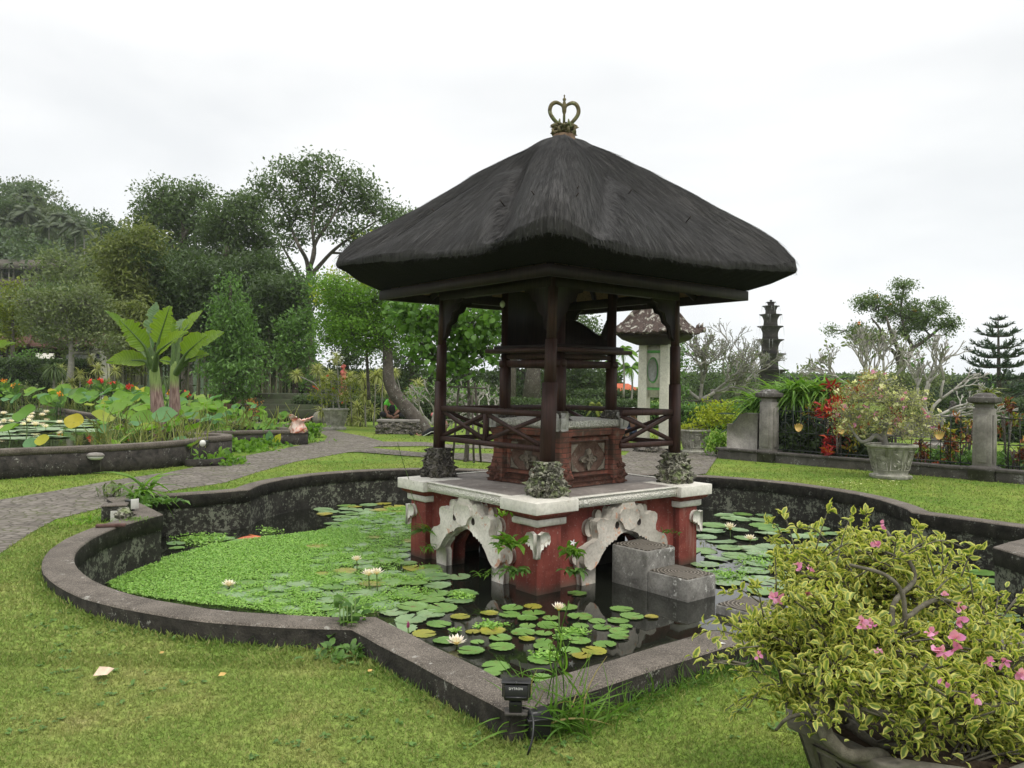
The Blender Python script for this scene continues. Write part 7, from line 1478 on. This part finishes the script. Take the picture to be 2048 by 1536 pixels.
hd = hm.build('housing', M['plast'], t, bevel=.004); bpy.data.objects; hd.location = (0, .0, .068+hh/2); hd.rotation_euler = (-.12, 0, -.02)
fm = MB(); box(fm, (0, .045, 0), (wd, .03, hh*1.04)); f = fm.build('rim', M['plast'], hd, bevel=.004)
fm = MB(); box(fm, (0, -.01, hh*.52), (wd*1.02, .085, .006)); fm.build('top_flange', M['plast'], hd, bevel=.002)
fm = MB(); tube(fm, [(0, -.052, hh*.53), (0, -.03, hh*.53)], .006, 8); fm.build('screw', M['plast'], hd)
fm = MB(); box(fm, (0, -.047, -hh*.28), (wd*.72, .006, .008)); fm.build('rib', M['plast'], hd)
fm = MB(); box(fm, (0, .064, 0), (wd*.86, .006, hh*.86)); fm.build('glass', M['glassw'], hd)
cu = bpy.data.curves.new('lettering', 'FONT'); cu.body = 'DYTRON'; cu.size = .0135; cu.align_x = 'CENTER'; cu.align_y = 'CENTER'; cu.extrude = .0006; cu.space_character = 1.15; cu.materials.append(M['whitec'])
lt = bpy.data.objects.new('lettering_curve', cu); COL.objects.link(lt); bpy.context.view_layer.update(); lm_ = bpy.data.meshes.new_from_object(lt.evaluated_get(bpy.context.evaluated_depsgraph_get())); bpy.data.objects.remove(lt); lm_.materials.clear(); lm_.materials.append(M['whitec'])
lt = bpy.data.objects.new('lettering', lm_); COL.objects.link(lt); lt.parent = hd; lt.location = (-.002, -.0462, hh*.20); lt.rotation_euler = (math.pi/2, 0, 0)
mb = MB(); tube(mb, curve([(.03, -.005, .03), (.06, -.03, .03), (.075, -.07, .0), (.07, -.115, -.06), (.05, -.13, -.12)], 10), .005, 6); mb.build('cable', M['plast'], t, True)
p = gr(1048, 1462, .02); t = thing('junction_box', 'second black plastic lamp housing in the grass below the corner', 'lamp', (p[0]+.06, p[1]-.02, 0), .3); mb = MB(); sq(mb, [(.05, .035, -.01), (.055, .04, .10), (.045, .03, .13)], (0, 0, 0)); mb.build('housing', M['plast'], t, bevel=.006); mb = MB(); sq(mb, [(.06, .045, .085), (.06, .045, .10)], (0, 0, 0)); mb.build('rim', M['plast'], t, bevel=.003)
# floodlight and stones on the left corner
p = gr(262, 1012, ZT+.05); t = thing('floodlight', 'small tilted floodlight among plants on the left corner of the pond wall', 'floodlight', (p[0], p[1], ZT), -.6); mb = MB(); sq(mb, [(.05, .03, 0), (.07, .04, .09)], (0, 0, .03)); o = mb.build('housing', M['plast'], t, bevel=.005); mb = MB(); box(mb, (.075, 0, .08), (.012, .09, .11)); mb.build('glass', M['glassw'], t, bevel=.003); mb = MB(); box(mb, (0, 0, .015), (.05, .05, .03)); mb.build('bracket', M['plast'], t)
p = gr(222, 1040, .10); t = thing('stone_block', 'dark stone block with pale plaster patch on the left corner of the pond wall', 'stone', (p[0], p[1]+.08, .06), .35); mb = MB(); box(mb, (0, 0, .09), (.24, .2, .18)); mb.build('block', M['wallin'], t, bevel=.012); mb = MB(); box(mb, (0, 0, .19), (.25, .21, .02)); mb.build('top_slab', M['concrete'], t, bevel=.01); mb = MB(); box(mb, (.04, -.104, .07), (.14, .012, .14)); mb.build('plaster_patch', M['slab'], t, bevel=.004)
p = gr(248, 1038, ZT); t = thing('round_stone', 'mossy round stone ball beside the small floodlight', 'stone', (p[0], p[1], ZT-.01)); mb = MB(); rocky(mb, (0, 0, 0), 0, [(.05, 0), (.075, .04), (.075, .08), (.045, .12), (.015, .135)], .3, 18, 26, 18, sqr=1., seed=2.); mb.build('stone', M['carved'], t, True)
p = gr(222, 1054, ZT); t = thing('broken_brick', 'flat broken brick lying on the left corner of the pond wall', 'brick', (p[0], p[1], ZT+.001), .25); mb = MB(); box(mb, (0, 0, .015), (.27, .07, .03)); mb.build('brick', stone('old_brick', (.06, .03, .025), (.15, .09, .075), amt=0, sc=14), t, bevel=.008)
def leafy(name, label, p, n, L, tpl, mat, up=.6, spread=.03, group=None, stems=0, cat='plant', lean=None, rv=None):
    root = thing(name, label, cat, p, 0, group); mb = MB(); d = rdir(n, up); d[:, 2] = np.abs(d[:, 2])*.9
    if lean is not None: d = unit(d+np.array(lean))
    z = np.zeros((n, 3)); z[:, :2] = rng.normal(0, spread, (n, 2)); z[:, 2] = rng.random(n)*(stems or .02)
    scatter(mb, z, d, np.repeat([[0, 0, 1.]], n, 0)+rdir(n)*.3, L*rng.uniform(.55, 1.15, n), tpl, rng.random(n) if rv is None else rv); mb.build('leaves', mat, root)
    if stems:
        mb = MB()
        for _ in range(max(2, n//9)): a = rng.normal(0, spread, 2); tube(mb, [(a[0], a[1], -.02), (a[0]*1.2, a[1]*1.2, stems)], .004, 5)
        mb.build('stems', M['stalk'], root, True)
    return root
p = gr(285, 1002, ZT-.05); leafy('lily_plant', 'strap leaved green plant growing on the left corner of the pond wall', (p[0], p[1], ZT-.02), 40, .50, blade(7, .055, .75), M['lv_shade'], .85, .04, stems=.14)
p = gr(300, 1015, ZT-.1); leafy('broad_plant', 'dark broad leaved plant hanging over the left wall notch', (p[0]+.05, p[1], ZT-.05), 60, .16, t6(.22, .3), M['lv_mid'], .1, .11)
p = gr(232, 990, .1); leafy('succulent', 'pale small leaved plant behind the small floodlight', (p[0], p[1], .09), 120, .07, t6(.3), M['lv_greyg'], .6, .10, stems=.14)
p = gr(180, 1045, GZ); leafy('grass_tuft', 'fresh green weed tuft at the path edge left of the stone block', (p[0], p[1], GZ-.02), 190, .12, blade(4, .05, .4), M['lv_brt'], .8, .16)
p = gr(262, 1040, ZT); leafy('moss_tuft', 'small moss and weed tuft on the coping of the left corner', (p[0]+.05, p[1], ZT-.005), 160, .04, blade(3, .07, .4), M['lv_brt'], .8, .06)
p = gr(705, 1285, 0); r_ = leafy('weed', 'yellow green weed climbing the outer wall at the left kink', (p[0], p[1]-.03, 0), 70, .075, t6(.36, .2), M['lv_broad'], .4, .05, stems=.26)
p = gr(690, 1316, 0); leafy('weed', 'low dark weed at the wall foot below the left kink', (p[0], p[1]-.02, 0), 80, .06, t6(.3, .2), M['lv_mid'], .4, .09, stems=.06)
# ferns and plants round the piers
for px, py, D, n, L, mt, lean, lab, z in ((851, 1062, 8.75, 26, .30, 'lv_broad', (-.35, -.5, .1), 'young fern hanging beside the left arch foot', .08), (862, 1095, 8.62, 30, .17, 'lv_shade', (0, -.4, -.5), 'dark drooping plant at the waterline below the left fern', 0), (1020, 1090, 7.35, 44, .24, 'lv_shade', (.1, -.5, -.15), 'large leafy plant between left arch foot and near pier', 0), (1026, 1140, 7.3, 34, .18, 'lv_mid', (.2, -.4, -.7), 'dark leaves trailing to the water left of the near pier', 0), (980, 1150, 7.55, 24, .15, 'lv_shade', (-.2, -.4, .2), 'small spiky plant at the waterline under the left arch', 0), (1144, 1105, 7.35, 40, .19, 'lv_shade', (0, -.5, -.35), 'leafy plant with white flower right of the near pier', 0), (1148, 1140, 7.35, 24, .16, 'lv_mid', (0, -.35, -.8), 'trailing leaves right of the near pier', 0), (1338, 1068, 8.4, 14, .12, 'lv_broad', (.2, -.4, .4), 'small weed growing beside the right pier', 0), (1008, 1035, 7.55, 10, .16, 'lv_brt', (0, -.3, .8), 'thin weed on the red wall above the left leafy plant', 0)):
    q = at(px, py, D); leafy('wall_plant', lab, q, int(n*1.3), L*.62, blade(6, .085, .5) if 'fern' in lab or 'spiky' in lab else t6(.18, .25), M[mt], .3, .05, 'plants rooted in the pavilion walls', lean=lean)
q = at(1146, 1085, 7.2); t = thing('white_flower', 'tiny white star flower right of the near pier', 'flower', q); mb = MB(); a = np.arange(5)*2*math.pi/5; scatter(mb, np.zeros((5, 3)), np.stack([np.cos(a), np.full(5, -.3), np.sin(a)], 1), np.repeat([[0, -1., 0]], 5, 0), .032, t6(.2), np.ones(5)); mb.build('petals', M['whitec'], t)
q = at(848, 1005, 8.95); t = thing('grass_stalk', 'thin grass stalk rising from the left cap', 'grass', W(-1.29, 1.0, ZP)); mb = MB(); tube(mb, curve([(-.0, -.02, .0), (-.06, -.08, .2), (-.12, -.12, .42)], 8), .004, 4); tube(mb, curve([(0, -.02, 0), (.05, -.06, -.2), (.16, -.10, -.45), (.2, -.1, -.6)], 8), .003, 4); mb.build('stalk', M['stalk'], t)
# tall grass at the near corner
p = gr(1078, 1455, 0); root = thing('tall_grass', 'tuft of tall wild grass growing at the near corner of the pond wall', 'grass', (p[0]+.02, p[1]-.03, 0)); n = 150
mb = MB(); P = np.zeros((n, 3)); P[:, 0] = rng.normal(.06, .09, n); P[:, 1] = rng.normal(0, .035, n); d = rdir(n, 1.5); d[:, 2] = np.abs(d[:, 2]); scatter(mb, P, d, rdir(n), rng.uniform(.12, .36, n), blade(6, .020, .75), rng.random(n)); mb.build('blades', leafm('wild_grass', pal((.08, .18, .025), (.17, .30, .05), (.34, .28, .11), .9), .4), root)
mb = MB(); 
for (x, L_, l) in ((.03, .60, (.08, 0)), (.0, .42, (.13, .02)), (.10, .46, (-.05, 0))): tube(mb, curve([(x, 0, 0), (x+l[0]*.3, l[1], L_*.6), (x+l[0], l[1], L_)], 8), .0035, 4); scatter(mb, np.repeat([[x+l[0]*.4, l[1], L_*.6]], 3, 0), rdir(3, .7), rdir(3), .2, blade(6, .03, .8), rng.random(3))
mb.build('tall_stems', M['lv_shade'], root)
# weeds and cut greens by the lotus walls
for px, py, D0, rx, n_, lab in ((472, 902, 0, .75, 620, 'heap of green leafy weeds beside the black wall'), (530, 893, 0, .5, 260, 'low green creeper along the foot of the black wall'), (592, 885, 0, .7, 200, 'thin weeds at the foot of the wall corner'), (440, 928, 0, .6, 220, 'weeds edging the round gutter basin')):
    p = gr(px, py); root = thing('weed_heap', lab, 'weeds', p, 0, 'weeds along the lotus walls'); mb = MB(); P = rng.normal(0, 1, (n_, 3))*[rx*.42, .22, 0]; P[:, 2] = np.abs(rng.normal(0, .10, n_))*np.exp(-(P[:, 0]/rx)**2); scatter(mb, P, rdir(n_, .4), rdir(n_, 1), .13*rng.uniform(.5, 1.1, n_), t6(.3, .2), rng.random(n_)); mb.build('leaves', M['lv_shade'], root)
p = gr(614, 876); leafy('leafy_weed', 'rounded green leafy weed at the sharp corner of the black wall', (p[0]+.02, p[1]+.2, GZ), 230, .16, t6(.3, .3), M['lv_shade'], .5, .16, stems=.32)
p = gr(548, 893); t = thing('wilted_leaf', 'pale upright lotus leaf pair standing on the grass by the black wall', 'leaf', (p[0], p[1], GZ)); mb = MB(); scatter(mb, np.array([[0, 0, .02], [-.1, .05, .02]]), np.array([[.5, 0, 1], [-.1, 0, 1.]]), np.array([[0, -1., .2]]*2), np.array([.32, .36]), t6(.28, .1), np.array([.93, .75])); mb.build('leaf', M['lv_lotus'], t)
# crumpled bag on the black wall
p = gr(592, 866, .44); root = thing('plastic_bag', 'crumpled red and white plastic sack standing on the black wall', 'bag', (p[0], p[1]+.05, .44)); mb = MB(); R = []; n = 28
for z, r, e in ((0, .15, .02), (.05, .17, .03), (.11, .165, .05), (.17, .13, .06), (.22, .12, .05), (.28, .15, .07), (.33, .20, .09), (.345, .19, .09), (.27, .13, .05)):
    a = np.arange(n)*2*math.pi/n; k_ = 1+np.array([mnoise.noise(Vector((math.cos(x)*2.6, math.sin(x)*2.6, z*7)))*.75+mnoise.noise(Vector((math.cos(x)*7, math.sin(x)*7, z*14)))*.35 for x in a]); R.append(np.stack([r*k_*np.cos(a)+.25*z+.02*math.sin(z*20), r*.6*k_*np.sin(a), z+e*np.array([mnoise.noise(Vector((math.cos(x)*2.2, math.sin(x)*2.2, 5+z))) for x in a])*1.6*(z > .02)], 1))
rings(mb, R, cap=False); bm = NT('printed_sack'); f_ = bm.noise(7, bm.obj(), 3, .8); mb.build('sack', bm.surf(bm.ramp(f_, [(.40, (.70, .58, .50)), (.54, (.68, .42, .34)), (.61, (.60, .10, .07)), (.66, (.66, .52, .20)), (.72, (.70, .60, .5))]), .45, .4), root)
# dead leaves on the lawn
for i, (px, py, s_, lab) in enumerate(((200, 1352, .075, 'pale curled dead leaf on the left lawn'), (442, 1352, .03, 'small tan dead leaf right of the pale one'), (825, 1335, .03, 'tan dead leaf at the foot of the left arm'), (738, 1343, .02, 'tiny yellow leaf on the grass near the left arm'), (322, 1307, .02, 'tiny yellow leaf on the left lawn'))):
    p = gr(px, py, float(gz(0, gr(px, py, 0)[1]))+.02); t = thing('dead_leaf', lab, 'leaf', p); mb = MB(); scatter(mb, np.array([[-s_*.5, 0, 0]]), np.array([[1., .2, .2]]), np.array([[.2, -.4, 1.]]), np.array([s_*1.5]), t6(.3, -.15, .22), .5); mb.build('leaf', plain('dry_leaf', (.58, .44, .33), .8) if i == 0 else plain('tan_leaf', (.45, .30, .10), .8), t)
m_ = 900; x = rng.uniform(-3.4, 3.2, m_); y = rng.uniform(2.2, 6.5, m_); k = ~inpoly(x, y, OUT); x, y = x[k], y[k]; nz_ = np.array([mnoise.noise(Vector((a*1.1, b*1.1, 2.))) for a, b in zip(x, y)]); k = nz_ > -.05; x, y = x[k], y[k]; m_ = len(x)
mb = MB(); P = np.repeat(np.column_stack([x, y, gz(x, y)+.008]), 5, 0); P[:, :2] += rng.normal(0, .012, (m_*5, 2)); D_ = rdir(m_*5); D_[:, 2] = np.abs(D_[:, 2])*.35+.05; scatter(mb, P, D_, np.repeat([[0, 0, 1.]], m_*5, 0), rng.uniform(.014, .034, m_*5), t6(.34, .1), rng.random(m_*5)); o = mb.build('lawn_weeds', M['lv_mid']); o['kind'] = 'stuff'
mb = MB(); P = np.array([gr(1715+rng.normal(0, 55), 957+abs(rng.normal(0, 11)), GZ+.03) for _ in range(55)]+[gr(rng.uniform(1480, 1620), rng.uniform(945, 985), GZ+.03) for _ in range(14)]); k = ~inpoly(P[:, 0], P[:, 1], OUT); P = P[k]; D_ = rdir(len(P)); D_[:, 2] *= .2; scatter(mb, P, D_, np.repeat([[0, 0, 1.]], len(P), 0), rng.uniform(.018, .034, len(P)), t6(.36, .1, .2), rng.random(len(P))); o = mb.build('fallen_petals', M['fl_cream']); o['kind'] = 'stuff'
# bird droppings style white fleck on the right coping
p = gr(1442, 1287, ZT+.002); t = thing('paper_scrap', 'tiny white scrap lying on the right arm of the pond wall', 'scrap', p); mb = MB(); mb.add([(-.03, 0, 0), (.0, -.012, .004), (.03, .0, .001), (.0, .012, .003)], [[0, 1, 2, 3]]); mb.build('scrap', M['whitec'], t)
# near variegated bougainvillea in its pot
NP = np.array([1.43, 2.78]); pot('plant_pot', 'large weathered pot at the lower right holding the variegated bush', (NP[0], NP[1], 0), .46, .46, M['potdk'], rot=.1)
tree('variegated_bush', 'big yellow edged variegated bougainvillea with pink flowers at lower right', 'shrub', 2.78, [(1745, 1500, 0), (1690, 1440, -.02), (1640, 1400, .03), (1610, 1370, .02)], .032,
     [(1742, 1105, 100, 36, .1), (1610, 1115, 60, 26, .15), (1640, 1165, 95, 45, .05), (1790, 1175, 110, 55, .1), (1895, 1185, 70, 50, .15), (1575, 1205, 40, 32, .1), (1965, 1235, 60, 55, .1), (1700, 1230, 110, 50, .1), (1550, 1265, 75, 45, -.05), (1525, 1280, 40, 30, -.1), (1640, 1285, 100, 55, -.1), (1760, 1290, 110, 60, -.2), (1870, 1275, 100, 60, -.1), (1985, 1320, 70, 70, -.1), (1615, 1345, 70, 38, -.15), (1690, 1350, 90, 45, -.3), (1810, 1360, 110, 50, -.3), (1920, 1390, 110, 60, -.25), (2010, 1430, 60, 70, -.2), (1440, 1326, 30, 6, -.2), (1590, 1405, 48, 24, -.15), (1650, 1425, 36, 14, -.35), (1575, 1390, 30, 18, -.1), (1980, 1490, 70, 40, -.2), (1780, 1420, 60, 22, -.35), (1840, 1480, 40, 26, -.3), (1640, 1210, 60, 40, -.2), (1840, 1110, 40, 24, .2), (1505, 1262, 26, 18, 0)],
     10800, .035, M['lv_var'], stone('bougainvillea_stem', (.07, .062, .045), (.17, .155, .12), amt=0, sc=30, bump=.3), tpl=t6(.24, .25, .16), per=7, cl=2.0, depth=.8, twig=.8, up=.5, limbr=.62)
BUSH = bpy.data.objects['variegated_bush']
sm_, lm2 = MB(), MB()
for k in range(46):
    bx, by, rx, ry = [(1742, 1105, 100, 36), (1610, 1115, 60, 26), (1640, 1165, 95, 45), (1790, 1175, 110, 55), (1895, 1185, 70, 50), (1555, 1205, 48, 34), (1965, 1235, 60, 55), (1550, 1265, 75, 45), (1600, 1345, 70, 42), (1575, 1395, 50, 24)][k % 10]
    a = rng.uniform(-.2, math.pi+.2) if k % 10 < 7 else rng.uniform(1.6, 4.2); p0 = at(bx+rx*.75*math.cos(a), by-ry*.75*math.sin(a), 2.78+rng.uniform(-.2, .2)); dr = unit(np.array([math.cos(a), rng.normal(0, .5), math.sin(a)+.35])); L_ = rng.uniform(.10, .22)
    c_ = curve([p0, p0+dr*L_*.55+[0, 0, .02], p0+dr*L_+[0, 0, -.02]], 10); tube(sm_, c_, [.0028, .0012], 5); t_ = rng.random(13)*.8+.2; q_ = np.column_stack([np.interp(t_, np.linspace(0, 1, 10), c_[:, j]) for j in range(3)]); scatter(lm2, q_, unit(dr+rdir(13)*1.1), rdir(13, 1.), rng.uniform(.018, .040, 13), t6(.24, .25, .16), rng.random(13))
lm2.build('shoot_leaves', M['lv_var'], BUSH, loc=np.array(BUSH.location)); sm_.build('shoots', bpy.data.materials['bougainvillea_stem'], BUSH, loc=np.array(BUSH.location))['kind'] = 'stuff'
for px, py, dd, s_ in ((1752, 1088, -.1, 1.), (1765, 1052, 0, .7), (1596, 1132, -.15, .8), (1620, 1137, -.15, .7), (1550, 1196, -.2, 1.1), (1617, 1188, -.2, .7), (1722, 1245, -.35, 1.1), (1742, 1245, -.3, .8), (1890, 1188, -.2, .8), (1918, 1214, -.25, .9), (1918, 1245, -.3, 1.1), (1860, 1265, -.4, 1.1), (1908, 1280, -.45, 1.5), (1880, 1305, -.45, 1.5), (1975, 1322, -.4, .9), (2005, 1325, -.4, .9), (2042, 1350, -.35, 1.1), (1947, 1395, -.5, 1.), (1518, 1310, -.3, .8), (1755, 1302, -.45, .5), (1885, 1365, -.5, .6)):
    q = at(px, py, 2.78+dd); mb = MB(); n = 6; a = np.arange(n)*2*math.pi/n; d = unit(np.stack([np.cos(a), rng.normal(-.5, .3, n), np.sin(a)+.3], 1)); scatter(mb, np.repeat(q[None], n, 0)+rng.normal(0, .004, (n, 3)), d, rdir(n), .021*s_*rng.uniform(.8, 1.2, n), t6(.40, .1, .22), rng.random(n)); mb.build('flower', M['fl_pink'], BUSH, loc=np.array(BUSH.location))
mb = MB()
for pts, r in (([(1640, 1440, -.30), (1660, 1480, -.33), (1700, 1512, -.34), (1760, 1508, -.30), (1790, 1540, -.25)], .024), ([(1625, 1432, -.28), (1640, 1415, -.25), (1668, 1408, -.2), (1690, 1440, -.1)], .022), ([(1800, 1330, -.25), (1785, 1215, -.15), (1830, 1150, 0), (1772, 1062, .05)], .010), ([(1800, 1245, -.2), (1870, 1200, -.1), (1935, 1215, 0)], .009), ([(1810, 1260, -.2), (1805, 1190, -.2), (1770, 1150, -.2), (1700, 1130, -.1)], .008), ([(1640, 1400, -.25), (1645, 1360, -.25), (1655, 1290, -.2), (1610, 1240, -.1)], .009), ([(1650, 1420, -.25), (1580, 1435, -.25), (1552, 1460, -.2)], .007), ([(1740, 1420, -.3), (1800, 1460, -.3), (1850, 1440, -.3)], .011)):
    tube(mb, curve([at(a, b, 2.78+c_) for a, b, c_ in pts], 16), [r, r*.9, r*.7], 8)
mb.build('twisted_limbs', bpy.data.materials['bougainvillea_stem'], BUSH, True, loc=np.array(BUSH.location))

# ================================================================== people resting under the leaning tree
def skin(name, joints, edges, mat, parent, root=0):
    me = bpy.data.meshes.new(name); me.from_pydata([j[:3] for j in joints], edges, []); o = bpy.data.objects.new(name, me); COL.objects.link(o); o.parent = parent; me.materials.append(mat)
    m = o.modifiers.new('skin', 'SKIN'); sl = me.skin_vertices[0].data
    for i, j in enumerate(joints): sl[i].radius = (j[3], j[3]); sl[i].use_root = i == root
    m.use_smooth_shade = True; s_ = o.modifiers.new('sub', 'SUBSURF'); s_.levels = 1; s_.render_levels = 2; return o
p = at(788, 852, 24.9); P1 = thing('person', 'person in lime and black shirt sitting cross legged on the stone bench looking down', 'person', (p[0], p[1], .50))
J = [(0, 0, .10, .15), (0, -.03, .30, .145), (-.02, -.10, .48, .155), (-.03, -.16, .56, .06), (-.05, -.22, .64, .085), (-.05, -.26, .72, .09),          # pelvis, waist, chest, neck, head
     (-.20, -.10, .50, .065), (-.26, -.22, .30, .05), (-.16, -.34, .10, .038), (-.14, -.38, .03, .03),                                             # right arm
     (.17, -.10, .50, .065), (.26, -.20, .30, .05), (.10, -.34, .14, .038), (.05, -.37, .08, .03),                                                # left arm
     (-.16, -.08, .09, .10), (-.38, -.30, .12, .075), (-.05, -.42, .05, .05), (.04, -.44, .03, .035), (.16, -.08, .09, .10), (.38, -.28, .12, .075), (.10, -.46, .03, .05), (.0, -.50, -.05, .035)]
E_ = [(0, 1), (1, 2), (2, 3), (3, 4), (4, 5), (2, 6), (6, 7), (7, 8), (8, 9), (2, 10), (10, 11), (11, 12), (12, 13), (0, 14), (14, 15), (15, 16), (16, 17), (0, 18), (18, 19), (19, 20), (20, 21)]
skin('body', J, E_, M['skin'], P1)
skin('shirt', [(0, 0, .12, .17), (0, -.03, .30, .17), (-.02, -.10, .47, .175), (-.20, -.10, .50, .088), (-.255, -.19, .37, .075), (.17, -.10, .50, .088), (.25, -.17, .37, .075)], [(0, 1), (1, 2), (2, 3), (3, 4), (2, 5), (5, 6)], M['lime'], P1)
skin('shirt_front', [(-.04, -.10, .15, .12), (-.04, -.16, .30, .12), (-.04, -.20, .42, .09)], [(0, 1), (1, 2)], M['black'], P1)
skin('trousers', [(0, 0, .09, .165), (-.16, -.08, .09, .12), (-.38, -.30, .12, .095), (-.14, -.40, .06, .07), (.16, -.08, .09, .12), (.38, -.28, .12, .095), (.18, -.43, .04, .07)], [(0, 1), (1, 2), (2, 3), (0, 4), (4, 5), (5, 6)], M['black'], P1)
mb = MB(); lathe(mb, [(.06, .0), (.102, .05), (.10, .10), (.06, .145), (.01, .155)], (-.05, -.235, .655), 14); mb.build('hair', M['hair'], P1, True)
mb = MB(); tube(mb, [(-.05, -.345, .655), (-.05, -.365, .63)], [.012, .018], 6); mb.build('nose', M['skin'], P1, True)
p = at(893, 862, 23.0); P2 = thing('person', 'person in dark striped trousers reclining on the grass behind the left pavilion post', 'person', (p[0], p[1], GZ)); fx = lambda px, py, dd=0: tuple(at(px, py, 23.0+dd)-np.array([p[0], p[1], GZ]))
J = [(*fx(893, 862), .14), (*fx(890, 848), .13), (*fx(884, 838), .15), (*fx(877, 834), .06), (*fx(870, 834, -.05), .085), (*fx(867, 836, -.08), .085), (*fx(892, 852, -.22), .05), (*fx(888, 864, -.25), .04), (*fx(880, 868, -.2), .03), (*fx(878, 848, .2), .05), (*fx(872, 858, .1), .04), (*fx(868, 864, 0), .03),
     (*fx(885, 862, -.12), .10), (*fx(862, 862, -.15), .075), (*fx(838, 874, -.15), .05), (*fx(828, 874, -.15), .04), (*fx(822, 868, -.15), .03), (*fx(886, 860, .1), .10), (*fx(862, 860, .1), .075), (*fx(842, 872, .1), .05), (*fx(836, 872, .1), .04), (*fx(832, 866, .1), .03)]
skin('body', J, [(0, 1), (1, 2), (2, 3), (3, 4), (4, 5), (2, 6), (6, 7), (7, 8), (2, 9), (9, 10), (10, 11), (0, 12), (12, 13), (13, 14), (14, 15), (15, 16), (0, 17), (17, 18), (18, 19), (19, 20), (20, 21)], M['skin'], P2)
skin('trousers', [(*fx(893, 862), .16), (*fx(885, 862, -.12), .125), (*fx(862, 862, -.15), .10), (*fx(842, 873, -.15), .078), (*fx(886, 860, .1), .125), (*fx(862, 860, .1), .10), (*fx(846, 871, .1), .075)], [(0, 1), (1, 2), (2, 3), (0, 4), (4, 5), (5, 6)], M['black'], P2)
skin('shirt', [(*fx(892, 858), .155), (*fx(889, 848), .155), (*fx(884, 840), .165)], [(0, 1), (1, 2)], M['black'], P2)
mb = MB(); tube(mb, [fx(885, 861, -.26), fx(862, 864, -.27), fx(840, 875.5, -.25)], .012, 5); mb.build('white_stripe', M['whitec'], P2)
skin('sandal', [(*fx(831, 876, -.15), .045), (*fx(822, 869, -.16), .05), (*fx(819, 864, -.16), .04)], [(0, 1), (1, 2)], M['black'], P2)
mb = MB(); c = np.array(fx(868.5, 831.5, -.06)); lathe(mb, [(.10, -.01), (.102, .03), (.08, .08), (.02, .10)], c, 14); mb.build('cap', M['pinkc'], P2, True)
p = at(1263, 893, 21); P3 = thing('person', 'crouching person in white hat and dark clothes seen behind the altar', 'person', (p[0], p[1], GZ)); 
J = [(0, 0, .22, .15), (0, -.05, .42, .14), (0, -.12, .58, .16), (0, -.16, .68, .06), (0, -.2, .76, .085), (0, -.21, .83, .08), (-.2, -.12, .58, .06), (-.24, -.3, .38, .045), (-.1, -.42, .3, .035), (.2, -.12, .58, .06), (.24, -.3, .38, .045), (.1, -.42, .3, .035), (-.14, -.05, .2, .11), (-.18, -.42, .36, .075), (-.16, -.30, .0, .05), (-.16, -.44, 0, .035), (.14, -.05, .2, .11), (.18, -.42, .36, .075), (.16, -.30, .0, .05), (.16, -.44, 0, .035)]
skin('body', J, [(0, 1), (1, 2), (2, 3), (3, 4), (4, 5), (2, 6), (6, 7), (7, 8), (2, 9), (9, 10), (10, 11), (0, 12), (12, 13), (13, 14), (14, 15), (0, 16), (16, 17), (17, 18), (18, 19)], M['skin'], P3)
NV = plain('navy_cloth', (.02, .03, .06), .85)
skin('clothes', [(0, 0, .22, .17), (0, -.05, .42, .165), (0, -.12, .56, .18), (-.2, -.12, .57, .08), (-.24, -.28, .40, .065), (.2, -.12, .57, .08), (.24, -.28, .40, .065), (-.18, -.40, .36, .095), (-.16, -.30, .08, .07), (.18, -.40, .36, .095), (.16, -.30, .08, .07)], [(0, 1), (1, 2), (2, 3), (3, 4), (2, 5), (5, 6), (0, 7), (7, 8), (0, 9), (9, 10)], NV, P3)
mb = MB(); lathe(mb, [(.22, -.03), (.20, -.01), (.10, .0), (.10, .06), (.07, .10), (.01, .11)], (0, -.2, .84), 18); mb.build('hat', M['whitec'], P3, True)

# ------------------------------------------------------------------ light haze over the garden and the hill
mb = MB(); box(mb, (-30, 95, 27), (270, 215, 62)); hm_ = bpy.data.materials.new('haze'); hm_.use_nodes = True; ht = hm_.node_tree; ht.nodes.clear()
pv = ht.nodes.new('ShaderNodeVolumePrincipled'); pv.inputs['Color'].default_value = (.93, .96, 1, 1); pv.inputs['Density'].default_value = .00035; pv.inputs['Anisotropy'].default_value = .1; ho = ht.nodes.new('ShaderNodeOutputMaterial'); ht.links.new(pv.outputs[0], ho.inputs['Volume'])
hz_ = mb.build('haze', hm_); hz_['kind'] = 'stuff'
S.cycles.volume_bounces = 1
